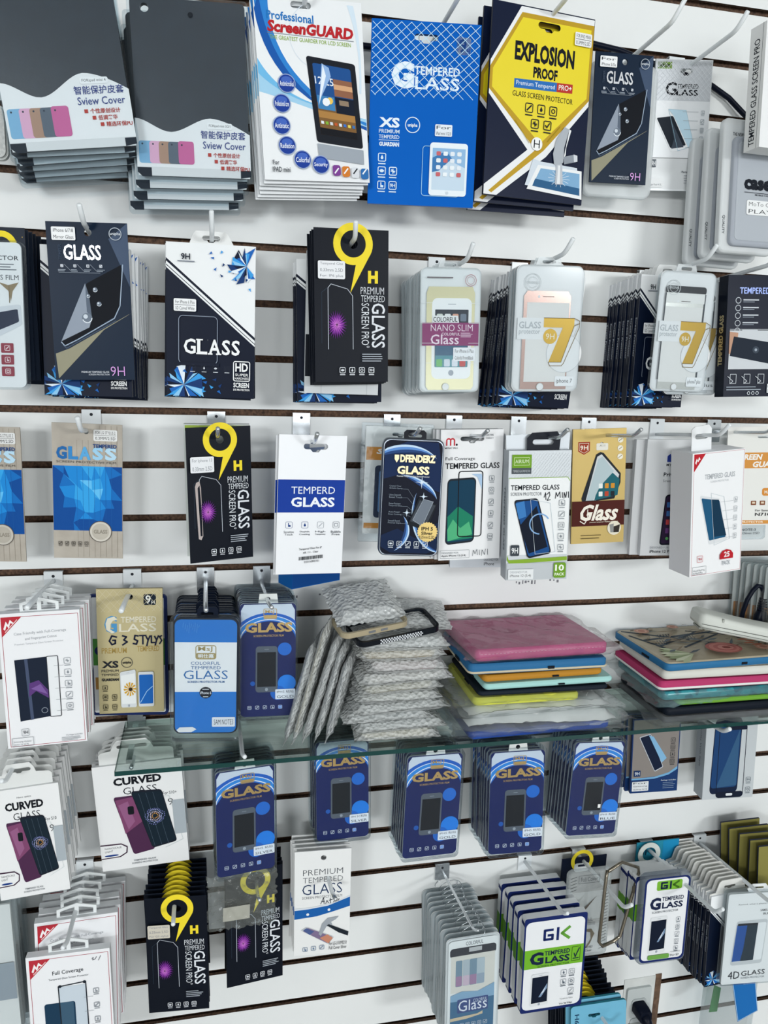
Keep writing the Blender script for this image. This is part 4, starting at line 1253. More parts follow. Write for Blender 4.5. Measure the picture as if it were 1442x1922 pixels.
# --- gold-tinted nano slim blister
P = Pack('nano', 'rounded_glass_blister', 'clear rounded blister with purple band over cream film, front of its row')
CREAM = mat('#d8d6c4', .25, .35)
P.card('backing_card', t=.001, rad=9, m=mat('#dfe3e4', .4), y=.002)
P.p('gold_film', foil('#c3bd98', .28, .5), [P_ for P_ in [(10, 20), (14, 15), (86, 15), (90, 20), (90, 95), (86, 98), (14, 98), (10, 95)]])
P.p('gold_film', '#e1e1d6', [(24, 30), (78, 30), (78, 84), (24, 84)])
P.phone('phone_picture', [(19, 24), (85, 24), (85, 89), (19, 89)], '#eceeef', '#27303c', .14, .08, .14, .15, True)
P.r('phone_picture', '#4f8f9c', 25, 70, 79, 79.5); P.r('phone_picture', '#39617e', 25, 60, 79, 70)
for i, c in enumerate(('#cfd6cf', '#e3e5e6', '#d8a08a', '#6d7a8a')):
    P.r('phone_picture', c, 27 + 13 * i, 36.5, 37 + 13 * i, 42.5, 2)
    P.r('phone_picture', ('#e9ebe9', '#e3e5e6', '#dde2e6', '#d9dde0')[i], 27 + 13 * i, 46, 37 + 13 * i, 52, 2)
    P.r('phone_picture', ('#6ab56c', '#cfd8e2', '#d7dee6', '#c04646')[i], 27 + 13 * i, 73, 37 + 13 * i, 79, 2)
P.t('phone_picture', '#b04a4a', '10', 42, 38, 48, 41.5, 0)
P.t('title_lettering', '#23262d', 'COLORFUL', 22, 38.6, 63, 43, .015) if False else None
P.r('purple_band', '#8a2f6a', 3, 43.5, 97, 62)
P.p('purple_band', '#e6e8e9', [(20, 38), (62, 38), (64, 43.6), (20, 43.6)])
P.t('title_lettering', '#2b2d33', 'COLORFUL', 21, 39, 61, 43, .015)
P.t('title_lettering', '#ead9e4', 'NANO SLIM', 17, 45, 87, 50.4, -.005); P.t('title_lettering', '#ead9e4', 'Glass', 17, 53, 64, 61, .01)
P.t('title_lettering', '#ead9e4', 'COLORFUL', 35, 51.6, 66, 53.8, .01)
P.micro('title_lettering', '#d8b8cc', 67, 51.6, 88, 4, 1, .5)
P.sticker(55, 63.5, 92, 74.5, ['For iPhone 6 Plus', 'Colorful Front&Back'], '#e9ebee', '#23262d', 1)
P.o('maker_seal', '#b06a72', 82, 10, 8.5, 9.3); P.o('maker_seal', '#b06a72', 82, 10, 5.6, 6.1)
P.micro('small_print', '#6a6064', 10, 7.5, 58, 1, 1, 1)
P.c('round_seal', '#dfe1e0', 43, 95.5, 6); P.o('round_seal', '#9a9c98', 43, 95.5, 5.6, 6)
for i in range(4):
    P.l('tape_marks', '#e8eaec', [(2, 28 + 16 * i), (20, 28 + 16 * i)], .6); P.l('tape_marks', '#e8eaec', [(80, 28 + 16 * i), (98, 28 + 16 * i)], .6)
P.lay += 4
P.card('hang_tab', t=.0008, m=clear('milky_plastic', haze=.42, gloss=.3, rough=.2, hazecol='#eef1f2'), outline=[(30, 1), (34, -6), (66, -6), (70, 1)], holes=[P.slot(50, -2.6, 20, 2.6, False)], y=.0085)
P.shell('clear_shell', clear('clear_blister', haze=.05, gloss=.4, rough=.1), 0, 0, 100, 100, 11, -.003, .0085, .002)
P.done()
stack(P, 8, .0118, 'clear rounded blister, {o} from the front in the purple band row', 'purple band blisters', seed=11, keep=('backing_card', 'gold_film', 'hang_tab', 'clear_shell'), dx_step=0)

# --- "7" blisters
def seven(key, label, tint, film, tagtxt, cat='screen protector'):
    P = Pack(key, 'rounded_glass_blister', label, cat)
    P.card('backing_card', t=.001, rad=10, m=mat('#e2e3e4', .4), y=.002)
    P.p('glass_film', film, [(12, 24), (17, 20), (77, 20), (82, 24), (82, 98), (12, 98)])
    P.r('glass_film', '#dedddb', 17 if tint == 'rose' else 12, 29, 80, 92)
    if tint != 'rose':
        P.r('glass_film', '#272a30', 10, 12, 84, 18.5, 5); P.r('glass_film', '#3d4148', 81, 18, 84, 90); P.r('glass_film', '#3d4148', 10, 18, 12, 90)
        P.r('glass_film', '#e1e1df', 12, 17.6, 82, 26, 1)
    P.l('glass_film', '#5a5450', [(40, 24.4), (56, 24.4)], 1.0); P.c('glass_film', '#e6e8ea', 34, 24.4, 1.8)
    P.o('emboss_seal', '#c9cccd', 24, 13.5, 11, 12); P.o('emboss_seal', '#cfd2d3', 24, 13.5, 7, 7.6); P.t('emboss_seal', '#c4c8ca', 'ORIGINAL', 14.5, 12.6, 33.5, 14.6, .01)
    P.r('paper_band', '#e3e4e5', 4, 41, 52, 58)
    P.c('paper_band', '#e3e4e5', 76, 69, 27, 36); P.o('paper_band', '#b9bdc0', 76, 69, 26.6, 27.1, 36)
    gd = foil('#b08d2e', .3, .5)
    P.t('title_lettering', '#b2b6ba', 'GLASS', 6, 44, 39, 49.4, .02); P.t('title_lettering', '#b2b6ba', 'protector', 6.5, 50.4, 38, 54.8, .01)
    P.p('gold_seven', gd, [(43, 41), (89, 41), (89, 47), (72, 76), (53, 76), (72, 48.4), (43, 48.4)])
    P.l('gold_seven', '#7a5f1c', [(43, 41), (89, 41), (97, 43), (97, 48), (76, 77), (73, 79), (55, 79), (53, 76), (72, 76), (89, 47), (97, 45)], .9)
    P.c('gold_seven', gd, 53.5, 55.5, 10.5, 24); P.t('gold_seven', '#eceae0', '9H', 47, 53.2, 60, 57.8, .0)
    P.sticker(64, 87.5, 93, 95.5, [tagtxt], '#eaebed', '#23262d', 2)
    P.c('round_seal', '#e6e7e8', 42, 96, 5.5, 20); P.o('round_seal', '#a8a29c', 42, 96, 5, 5.6)
    P.lay += 4
    P.card('hang_tab', t=.0008, m=clear('milky_plastic', haze=.42, gloss=.3, rough=.2, hazecol='#eef1f2'), outline=[(30, 1), (34, -6.5), (66, -6.5), (70, 1)], holes=[P.slot(50, -2.8, 20, 2.6, False)], y=.0085)
    P.shell('clear_shell', clear('clear_blister', haze=.05, gloss=.4, rough=.1), 0, 0, 100, 100, 12, -.003, .0085, .002)
    return P.done()
P = seven('sevenA', 'clear blister with gold 7 over rose gold film', 'rose', foil('#b99a90', .2, .7), 'iphone 7')
stack(P, 2, .0128, 'clear blister behind the rose gold 7 one, {o} from the front', 'rose gold seven blisters', seed=12, keep=('backing_card', 'hang_tab', 'clear_shell'), dx_step=.001, dz_step=.001)
P = tri_card(Pack('triD', 'crystal_glass_card', 'navy crystal card nearest the rose gold 7 blister, its lower edge showing below'), words=False, tab=True)
P.parts = {}
stack(P, 7, .0108, 'navy crystal card, {o} from the front of the row behind the rose gold 7 blister', 'crystal cards behind the rose gold blister', seed=13, keep=('card', 'printed_pattern', 'hang_tab', 'side_print'))
P = seven('sevenB', 'clear blister with gold 7 over silver white film', 'silver', foil('#c9c9c4', .2, .6), 'iphone7 plus')
P = seven('sevenC', 'clear blister half hidden behind the silver white 7 blister', 'silver', '#bfc2c4', 'plus')
P = tri_card(Pack('triE', 'crystal_glass_card', 'navy crystal card nearest the silver 7 blister, with sticker and slab letter G showing'), tab=True, sticker=['for iPhone 7', '5D Level Bl'])
st = stack(P, 7, .0122, 'navy crystal card, {o} from the front of the row behind the silver 7 blister', 'crystal cards behind the silver seven blister', seed=14, keep=('card', 'printed_pattern', 'hang_tab', 'side_print'))

# --- black tempered glass carton at the right edge of row two
P = Pack('blackbox', 'black_glass_carton', 'black carton with metallic TEMPERED lettering and hand holding phone, right edge of second row')
P.boxbody('carton', '#10182a', .022, m=mat('#10182a', .35), side=mat('#0c1322', .4))
P.t('title_lettering', foil('#7f8fc8', .3, .6), 'TEMPERED GLASS', 20, 10.5, 130, 15, .01) if False else P.t('title_lettering', foil('#7f8fc8', .3, .6), 'TEMPERED', 22, 10, 78, 15, .01)
for i in range(5):
    P.o('icon_print', '#c6ccd4', 20, 20.5 + 6.2 * i, 4.2, 5.2, 20); P.r('icon_print', '#c6ccd4', 29, 19.6 + 6.2 * i, 58, 20.6 + 6.2 * i); P.r('icon_print', '#8d96a2', 29, 21.4 + 6.2 * i, 50, 22 + 6.2 * i)
P.p('printed_pattern', '#c6cbd0', [(6, 45), (99, 45), (99, 77), (6, 77)])
P.p('hand_picture', '#b9917a', [(6, 46), (22, 47), (20, 60), (12, 66), (6, 64)])
P.p('hand_picture', '#1d2633', [(14, 50), (99, 56), (99, 74), (8, 66)])
P.c('hand_picture', '#3c4652', 56, 61, 6); P.c('hand_picture', '#9aa4b0', 56, 61, 2.4)
P.r('printed_pattern', '#c3c8ce', 6, 44, 99, 44.3)
for i in range(3):
    u = 14 + 26 * i
    P.frame('icon_print', '#cfd5dc', u - 4, 81, u + 8, 89, 1, .8); P.l('icon_print', '#cfd5dc', [(u - 8, 83), (u + 2, 87), (u - 4, 89)], .9)
P.micro('small_print', '#98a2ae', 4, 91.5, 70, 2, 2.2, .7)
for i in range(3):
    P.o('icon_print', '#cfd5dc', 46 + 8 * i, 97, 2, 3, 12)
P.sticker(80, 89.5, 99, 97, ['For G', 'S2 Gal'], '#dde1e4', '#2a2e36', 1)
vs, fs = glyphs('TEMPERED GLASS', .03)
m_ = MB(); m_.add([(-.5 * P.w - 2e-4, .007 + .010 * b, -.24 * P.h + .42 * P.h * a) for a, b in vs], fs, foil('#c9b98c', .3, .7))
P.parts['side_lettering'] = m_
P.done()

# ================================================================ THIRD ROW
def kraft(key, label, sticker):
    P = Pack(key, 'kraft_glass_card', label, group=None)
    P.card('card', t=.002, holes=[P.hole(48.5, 6, 3.6)], m=noisy('kraft_card', '#a39b90', '#b3aca1', 40, rough=.6), side=mat('#9c958a'))
    for i in range(8):
        P.l('printed_pattern', '#8d8579', [(35 + 8.2 * i, 1 if i > 3 else 12), (35 + 8.2 * i, 99)], .45)
    # faceted blue field
    g = random.Random(17)
    nx, ny = 7, 6
    grid = {}
    for i in range(nx + 1):
        for j in range(ny + 1):
            u = 100 * i / nx + (g.uniform(-5, 5) if 0 < i < nx else 0)
            v = 31 + 48 * j / ny + (g.uniform(-2.6, 2.6) if 0 < j < ny else 0)
            grid[i, j] = (min(max(u, .5), 99.5), v)
    cs = ['#0e4a94', '#166cba', '#1f86d2', '#35a0e2', '#62bcee', '#98d6f4']
    for i in range(nx):
        for j in range(ny):
            cx, cy = i / (nx - 1) - .5, j / (ny - 1) - .28
            lv = 4.9 - 6.2 * math.hypot(cx * 1.25, cy)
            for tri in (((i, j), (i + 1, j), (i + 1, j + 1)), ((i, j), (i + 1, j + 1), (i, j + 1))):
                P.p('blue_field', cs[int(min(max(lv + g.uniform(-.9, .9), 0), 5))], [grid[q] for q in tri]); P.lay -= 1
    P.lay += 1
    for i in range(7):
        P.l('blue_field', '#1f5fa6', [(35 + 8.2 * i, 32), (35 + 8.2 * i, 79)], .4)
    for ch, u0, u1, c in (('G', 6, 21, '#2467a8'), ('L', 23, 37, '#3a86c4'), ('A', 38, 55, '#5aa6da'), ('S', 57, 73, '#9ccbe8'), ('S', 75, 92, '#b4d6ea')):
        P.t('title_lettering', c, ch, u0, 16.8, u1, 26.3, .05)
    P.t('title_lettering', '#26477e', 'TEMPERED', 58, 14.6, 92, 17.4, .03)
    P.t('title_lettering', '#5f5a55', 'SCREEN PROTECTIVE FILM', 6, 27.2, 91, 28.8, .0)
    P.sticker(59, 4, 93, 12.2, ['FOR LG STYLUS 2', '0.3MM/2.5D'], '#dfe0e0', '#2a2a2c', 2, rule=True)
    P.c('round_emblem', '#5c5650', 68, 79.5, 16.5, 36); P.c('round_emblem', foil('#cfcac0', .3, .7), 68, 79.5, 15.4, 36); P.c('round_emblem', foil('#b7b1a6', .35, .6), 68, 79.5, 12.6, 36)
    P.t('round_emblem', '#8d877c', 'GLASS', 58, 78, 78, 81, .04)
    for i in range(5):
        P.icon(10 + 9.4 * i, 88.5, 2.9, ('slash', 'check', 'cross', 'hand', 'ring')[i], '#55504a')
    return P.done()
kraft('kraft', 'kraft and blue faceted card with silver emblem, hanging whole on a white hook', None)
kraft('kraft2', 'kraft and blue faceted card cut off by the left edge of the picture', None)

P = Pack('nineBback', 'pale_glass_carton', 'pale carton with green top behind the third row black ring card')
P.boxbody('carton', '#cfd5d2', .012, side=mat('#c4c9c8')); P.r('printed_pattern', '#9fb84e', 2, 1, 98, 5); P.done()
nine_h(Pack('nineB', 'nine_ring_glass_card', 'black card with yellow ring nine and turned phone picture in the third row'), sticker=['For iphone 13', '0.33mm 2.5D'], tall=True)
P = Pack('temperd', 'white_glass_card', 'white card with royal blue band reading TEMPERD GLASS, front one')
P.card('card', t=.003, holes=[P.slot(54, 8, 36, 4.2)], m=mat('#e6e8ec', .3, 0, .3), side=mat('#d5d9de'))
P.r('blue_band', '#143a96', .3, 31.5, 99.7, 55)
P.t('title_lettering', '#e3e8f0', 'TEMPERD', 20, 36.5, 85, 41.5, .0); P.t('title_lettering', '#e9edf3', 'GLASS', 20, 44, 85, 51, .03)
for i, (kd, s1, s2, c) in enumerate((('hand', 'Sensitive', 'Touch', '#1b3d7e'), ('drop', 'Oleophobic', 'Coating', '#1b3d7e'), ('slash', 'High', 'Transparency', '#8a919b'), ('sq', 'Bubble', 'Free', '#6a717b'))):
    u = 18 + 23.5 * i
    P.icon(u, 64, 5, kd, c, cap=False, wd=.5)
    P.t('icon_lettering', '#4a5058', s1, u - 7.5, 68.2, u + 7.5, 69.8, .01); P.t('icon_lettering', '#4a5058', s2, u - 8 + 2 * (len(s2) < 6), 70.2, u + 8 - 2 * (len(s2) < 6), 71.6, .01)
P.t('barcode_sticker', '#30343c', 'Tempered Glass For iP', 34, 81, 68, 83, .005, skew=1.5); P.t('barcode_sticker', '#30343c', 'XR / 11 - Clear', 40, 83.6, 63, 85, .005, skew=1)
g = random.Random(2); u = 34.0
while u < 70:
    w_ = g.choice((.5, .8, 1.2)); P.p('barcode_sticker', '#23272f', [(u, 87.4 - (u - 34) * .05), (u + w_, 87.4 - (u - 34) * .05), (u + w_, 89.9 - (u - 34) * .05), (u, 89.9 - (u - 34) * .05)]); u += w_ + g.choice((.5, .9))
P.t('barcode_sticker', '#30343c', '0101690101', 42, 90.2, 64, 91.8, .005, skew=1)
P.done()
stack(P, 1, .008, 'white card close behind the TEMPERD GLASS front card, its left edge showing', 'white cards with royal blue band', seed=3, dx_step=-.002, dz_step=-.001, roll=.02, keep=('card', 'blue_band'))
P = Pack('bluebox', 'blue_glass_carton', 'deep blue carton hanging behind the white TEMPERD GLASS card')
P.boxbody('carton', '#12549a', .036, m=mat('#12549a', .35), side=mat('#0f5ca6', .35)); P.r('printed_pattern', '#0e3f7e', 0.5, 80, 99.5, 99.5); P.done()

P = Pack('orangeA', 'white_orange_glass_pack', 'white sleeve with orange bands and SC lettering behind the starry black tin')
P.card('card', t=.003, holes=[P.slot(52, 7, 24, 3)], m=mat('#d9dbda', .4), side=mat('#b9bdbe'))
P.r('orange_band', '#c98a3c', 2, 19, 98, 31); P.r('orange_band', '#c98a3c', 2, 90, 98, 95)
P.t('title_lettering', '#e9e9e6', 'SCREEN', 17, 20.6, 90, 25.4, .04, shear=.2); P.t('title_lettering', '#e9e9e6', 'GUARD', 40, 25.8, 92, 30.2, .04, shear=.2)
P.phone('phone_picture', [(16, 36), (62, 35), (62, 84), (16, 85)], '#2c3850', '#5f86b4', .12, .14, .1, .1)
P.lay += 3
P.shell('clear_bag', BAG(), -6, -3, 103, 108, 2, -.002, .005, .001); P.done()

# --- starry tin
P = Pack('tin', 'starry_glass_tin', 'rounded black tin with blue light streaks and gold lettering')
P.shell('tin_case', mat('#8a929c', .3, .8), 0, 0, 100, 100, 12, .0005, .012, .002)
P.card('black_tab', t=.001, m=mat('#10141e', .3), outline=[(34, 1), (34, -5), (38, -7), (66, -7), (70, -5), (70, 1)], holes=[P.slot(52, -2.2, 22, 2.4, False)], y=.004)
P.y0 = .0005
P.r('printed_front', mat('#0b1122', .4), 3, 1.6, 97, 98.4, 11)
def arc(P, part, c, cu, cv, ru, rv, a0, a1, w0):
    n = 22
    o_, i_ = [], []
    for i in range(n + 1):
        a = math.radians(a0 + (a1 - a0) * i / n); k = math.sin(math.pi * i / n) * w0
        o_.append((cu + ru * math.cos(a), cv - rv * math.sin(a))); i_.append((cu + (ru - k) * math.cos(a), cv - (rv - k * P.a()) * math.sin(a)))
    cl = lambda q: (min(max(q[0], 4), 96), min(max(q[1], 2.5), 97.5))
    P.p(part, c, [cl(q) for q in o_ + i_[::-1]])
P.p('light_streaks', '#16294e', [(4, 10), (40, 2.5), (90, 2.5), (96, 20), (96, 44), (70, 40), (30, 30), (4, 34)]); P.p('light_streaks', '#132444', [(4, 82), (30, 76), (60, 84), (96, 70), (96, 94), (80, 97), (20, 97), (4, 92)])
for c, w in (('#274478', 13), ('#5f8fd0', 8), ('#c3dbf2', 3.6)):
    arc(P, 'light_streaks', c, 38, 27, 58, 22, 30, 165, w)
    arc(P, 'light_streaks', c, 30, 52, 62, 22, 5, 88, w * .8)
    arc(P, 'light_streaks', c, 100, 62, 48, 34, 150, 280, w * .7)
    arc(P, 'light_streaks', c, 2, 78, 48, 20, -60, 40, w * .7)
for (u, v, r) in ((66, 36, 11), (70, 48, 7), (44, 62, 7)):
    for i in range(8):
        a = i * math.pi / 4; rr = r * (1 if i % 2 == 0 else .45); P.p('light_streaks', '#d9e8f6', [(u + rr * math.cos(a), v + rr * P.a() * math.sin(a)), (u + .9 * math.cos(a + 1.57), v + .9 * P.a() * math.sin(a + 1.57)), (u - .9 * math.cos(a + 1.57), v - .9 * P.a() * math.sin(a + 1.57))])
GL = foil('#d0bf98', .28, .6)
P.t('title_lettering', GL, 'DFENDERZ', 29, 13.2, 86, 19.6, .05); P.p('title_lettering', GL, [(20, 13.5), (27, 13.5), (27, 17), (23.5, 20), (20, 17)])
P.t('title_lettering', GL, 'GLASS', 25, 22.6, 77, 29.6, .04); P.t('title_lettering', '#cfd4da', 'Premium Tempered Glass Screen Protector', 25, 30.5, 78, 32.2, .02)
for i, (a, b) in enumerate((('Crystal Clear', '99.96% Clarity'), ('Ultra Smooth', 'Sweet Touch'), ('Shatter Resistant', 'Tempered Glass'), ('Anti-Finger', 'Print Coating'), ('Smooth Round', 'Finished Edges'))):
    v = 39 + 7.3 * i
    P.t('small_lettering', '#8e9aa8', a, 14, v, 33, v + 1.5, 0); P.t('small_lettering', '#8e9aa8', b, 14, v + 2, 35, v + 3.5, 0)
    P.l('small_lettering', '#7f8a98', [(35, v + 3), (44, v + 3), (56, v + 12 - i * 2)], .35)
P.p('phone_picture', '#1b2027', [(46, 72), (62, 49), (92, 54), (78, 77)]); P.p('phone_picture', '#3d434c', [(50, 69), (64, 51), (90, 55), (76, 73)])
P.p('phone_picture', '#6f7884', [(54, 68), (70, 50), (86, 52), (70, 73)]); P.l('phone_picture', '#aeb8c4', [(54, 68), (70, 50), (86, 52), (70, 73), (54, 68)], .5)
n = 24
P.p('gold_badge', foil('#c9b070', .3, .5), [(79 + (17 if i % 2 else 15.4) * math.cos(2 * math.pi * i / 48), 78 + (17 if i % 2 else 15.4) * P.a() * math.sin(2 * math.pi * i / 48)) for i in range(48)])
P.t('gold_badge', '#22201c', 'IPH 5', 69, 73.6, 88, 76.8, .03); P.t('gold_badge', '#22201c', 'Sliver', 69, 77.6, 88, 80.4, .03); P.t('gold_badge', '#22201c', '0.25mm/2.5D', 66, 81.2, 91, 83.6, .01)
for i, kd in enumerate(('eye', 'ring', 'slash', 'drop', 'check')):
    P.icon(20 + 14 * i, 88.5, 4.4, kd, '#d3dae2')
P.done()

# --- white full coverage carton
P = Pack('mybat', 'white_glass_carton', 'white carton reading Full Coverage TEMPERED GLASS with handwriting at the bottom', group='white full coverage cartons')
P.boxbody('carton', '#e8e9eb', .007, m=mat('#e8e9eb', .35), side=mat('#d9dcde'))
P.parts['carton'] = MB(); P.card('carton', t=.007, holes=[P.slot(50, 7, 38, 3.4)], m=mat('#e8e9eb', .35), side=mat('#d9dcde'))
RED = '#c02a38'
for u in (12.5, 18.5):
    P.o('logo_print', RED, u, 8.3, 2, 4.2, 16, 0, 180)
for u in (9.4, 15.5, 21.6):
    P.r('logo_print', RED, u - 1.1, 8.3, u + 1.1, 12)
P.c('logo_print', '#15181f', 25.2, 11.3, 1.7, 12); P.t('logo_lettering', '#33363d', 'MYBAT PRO', 7, 13.2, 27, 14.4, .01)
P.t('small_lettering', '#6a6f76', 'LIFETIME', 72, 3.6, 84, 5, .0); P.t('small_lettering', '#6a6f76', 'WARRANTY', 72, 6, 84, 7.2, .0)
P.t('title_lettering', '#23272f', 'Full Coverage', 8, 20.5, 55, 23.6, .002); P.t('title_lettering', '#15181f', 'TEMPERED GLASS', 8, 25, 95, 29.4, .018)
P.phone('phone_picture', [(12, 37), (58, 36), (57, 86), (10, 88)], '#20262e', '#0f3a52', .14, .04, .03, .03)
P.p('phone_picture', '#1d7c60', [(13, 66), (30, 58), (54, 66), (54, 83), (14, 85)]); P.p('phone_picture', '#4fae7c', [(13, 76), (22, 68), (34, 75), (48, 70), (54, 80), (14, 85)])
P.p('phone_picture', '#8fa8c4', [(57, 36), (66, 36), (69, 44), (58, 56)]) if False else P.p('phone_picture', '#a8c2de', [(50, 33.5), (66, 33.5), (68, 36), (68, 46), (60, 36)])
P.frame('phone_outline', '#12161d', 29, 31, 69, 82, 5, 1.6)
for i, kd in enumerate(('hand', 'ring', 'slash', 'drop', 'slash', '9H')):
    P.icon(83, 37 + 9 * i, 4.3, kd, '#8a9096')
P.frame('label_box', '#8a9096', 2, 92, 50, 98.5, 1.5, .5); P.t('label_box', '#8a9096', 'DESIGNED FOR', 4, 93.4, 32, 94.8, 0); P.t('label_box', '#23272f', 'Apple iPhone 12 (5.4)', 4, 95.6, 44, 97.4, .01)
for q in ([(55, 97), (56.5, 92.5), (59, 95.5), (62, 92), (63, 96.5)], [(66, 92.5), (66.6, 96.6)], [(70, 97), (70.5, 92.5), (75, 96.5), (76, 92)], [(79.5, 92), (80, 96.5)]):
    P.l('handwriting', '#4a5058', q, .7)
P.done()
stack(P, 2, .0095, 'white carton, {o} from the front behind the Full Coverage one', 'white full coverage cartons', seed=9, dx_step=-.0035, dz_step=.0006, roll=.006, keep=('carton', 'logo_print'))
P = Pack('silverback', 'silver_glass_carton', 'silver carton whose lower corner shows below the Full Coverage carton')
P.boxbody('carton', '#b9bec4', .012, m=foil('#b9bec4', .4, .4)); P.t('title_lettering', '#4a5058', 'DESIGNED FOR', 66, 93, 94, 95, 0); P.t('title_lettering', '#23272f', 'iPhone', 66, 96, 86, 98.4, .01); P.done()


# --- silver and green carton, 10 pack
P = Pack('airbox', 'silver_glass_carton', 'silver and white carton with green 10 PACK badge and handwriting')
P.boxbody('carton', '#b4b9be', .03, m=foil('#bcc1c5', .4, .4), side=mat('#a9afb5', .4, .3))
P.card('top_flap', t=.0012, m=foil('#b9bec3', .35, .5), outline=[(-1, .5), (-2, -11), (101, -13), (100, .5)], y=.012)
P.card('black_tab', t=.001, m=mat('#0e1420', .3), outline=[(30, 2), (30, -9), (38, -13), (78, -14), (84, -10), (82, 2)], holes=[P.slot(56, -6, 34, 4, False)], y=.006)
for i in range(22):
    P.l('printed_pattern', '#d3d7da', [(36 + 5 * i - min(0, 0), 2), (36 + 5 * i - 30 if 36 + 5 * i - 30 > 2 else 2, 21)] if 36 + 5 * i < 99 else [(99, 2 + (36 + 5 * i - 99) * .63), (max(36 + 5 * i - 30, 2), 21)], .35) if 36 + 5 * i - 30 < 97 else None
P.p('printed_pattern', '#e8eaeb', [(1, 21), (96, 20.5), (98.5, 23), (98.5, 80), (1, 80)]); P.l('printed_pattern', '#84a834', [(1, 20.8), (95, 20.3), (98.6, 23)], 1)
P.p('printed_pattern', '#84a834', [(1, 80), (4, 84), (99, 82), (99, 85), (5, 87), (1, 84)]); P.r('printed_pattern', foil('#b0b5b9', .4, .4), 1, 86.5, 99, 99.5)
P.r('badge', '#4a5156', 5, 3, 36, 17.5); P.r('badge', '#6d9a2a', 5, 3, 36, 13); P.frame('badge', '#cfe0a8', 8, 5, 33, 11, .5, .6)
P.t('badge', '#e0ebc8', 'AIRIUM', 10, 6.6, 31, 9.4, .0); P.t('badge', '#c3c8cc', 'TEMPERED GLASS PROTECTOR', 7, 14.6, 34, 16.2, .0)
P.t('title_lettering', '#1b1f26', 'TEMPERED GLASS', 4, 26, 82, 29.8, .012); P.t('title_lettering', '#4a5058', 'SCREEN PROTECTOR', 4, 31.6, 54, 34, .0)
for q in ([(58, 35.5), (60, 32), (61, 37.5)], [(62, 33.5), (66, 31.5), (67, 34), (63, 38), (68, 37.5)], [(76, 36.5), (77, 32), (79.5, 35), (83, 31.5), (84, 36)], [(87, 32), (87.5, 36)], [(90, 36.5), (90, 32), (93, 36), (94, 31.5)], [(97, 31.5), (97.3, 36)]):
    P.l('handwriting', '#1a1e26', q, 1.2)
P.phone('phone_picture', [(9, 37.5), (48, 36), (73, 79), (34, 83)], '#171c26', '#164a86', .12, .05, .03, .03)
P.p('phone_picture', '#0a1526', [(20, 57), (46, 42), (66, 74), (36, 79)]); P.o('phone_picture', '#7fa8d6', 52, 56, 15, 17, 30, 30, 270); P.o('phone_picture', '#cfdfee', 66, 62, 30, 31, 30, 100, 230) if False else None
P.p('phone_picture', '#3a78b8', [(12, 40), (26, 38), (30, 50), (18, 52)])
P.l('phone_outline', '#b9c3cc', [(36, 37), (68, 40), (79, 78), (46, 79.5), (36, 37)], .6)
for i, kd in enumerate(('hand', 'slash', 'sq', 'drop', 'cross')):
    P.icon(87, 40 + 8.6 * i, 5, kd, '#7f868c')
P.r('badge', '#3a4148', 5.5, 72, 20, 80.5, 2); P.t('badge', '#e6e8ea', '9H', 7.5, 74, 18, 78.6, .02)
P.r('badge', '#6d9a2a', 77, 86.5, 97, 98.5, 3); P.t('badge', '#eef2e6', '10', 79.5, 88, 94, 93, .03); P.t('badge', '#eef2e6', 'PACK', 79, 94.4, 95, 96.8, .02)
P.frame('label_box', '#dfe2e4', 3, 91, 44, 99, 1, .6); P.r('label_box', '#dfe2e4', 3.5, 91.3, 43.5, 98.8); P.t('label_box', '#8a9096', 'DESIGNED FOR', 6, 92.4, 34, 94, 0); P.t('label_box', '#23272f', 'iPhone 12 (5.4)', 6, 95, 40, 97.6, .0)
m_ = MB(); vs, fs = glyphs('TEMPERED GLASS', .03); m_.add([(-.5 * P.w - 2e-4, .020 - .008 * b, .22 * P.h - .5 * P.h * a) for a, b in vs], fs, mat('#6f777e')); P.parts['side_lettering'] = m_
P.done()

# --- gold pack with script lettering
P = Pack('gold', 'gold_glass_pack', 'gold pack with dark red band and white script Glass lettering')
GF = foil('#b39c62', .35, .5)
P.card('card', t=.004, holes=[P.hole(54, 14, 5)], m=GF, side=foil('#8a7748', .4, .5))
P.p('badge', '#9a3a26', [(10, 11), (32, 11), (32, 19), (21, 22), (10, 19)]); P.p('badge', '#e4dfcc', [(12, 12), (30, 12), (30, 18.4), (21, 20.8), (12, 18.4)]); P.p('badge', '#9a3a26', [(12.6, 12.4), (29.4, 12.4), (29.4, 18.2), (21, 20.4), (12.6, 18.2)]); P.t('badge', '#efe9d8', '9H', 14, 14, 28, 18, .01)
P.r('sticker', '#dfddd4', 44, 12.5, 66, 18.5, 2)
P.par['sticker_lettering'] = 'sticker'; P.t('sticker_lettering', '#6a675e', 'A11', 50, 13.6, 60, 15.4, 0)
for i in range(3):
    P.c('icon_print', '#e9e5d6', 89, 10 + 7.2 * i, 5.2); P.l('icon_print', '#6a5c34', [(86, 11 + 7.2 * i), (92, 9 + 7.2 * i)], 1)
P.p('phone_picture', '#20262c', [(44, 22), (52, 20), (58, 21), (91, 39), (91, 47), (80, 61), (20, 64), (18, 60)])
P.p('phone_picture', '#c9cdd0', [(46, 24), (54, 22), (88, 40), (80, 56), (44, 62), (26, 62)]); P.p('phone_picture', '#1d5f6a', [(52, 44), (70, 36), (89, 44), (86, 58), (42, 62)])
P.p('phone_picture', '#aebfc4', [(48, 26), (56, 24), (78, 37), (52, 50), (40, 62), (27, 62)])
phone_icons(P, 'phone_picture', 48, 46, 82, 60, 3, 2, 5, ['#b5452e', '#e3e6e4', '#c98a2e', '#20262c', '#dfe6e4'])
P.r('red_band', '#4a1c16', .4, 62.5, 99.6, 84.5)
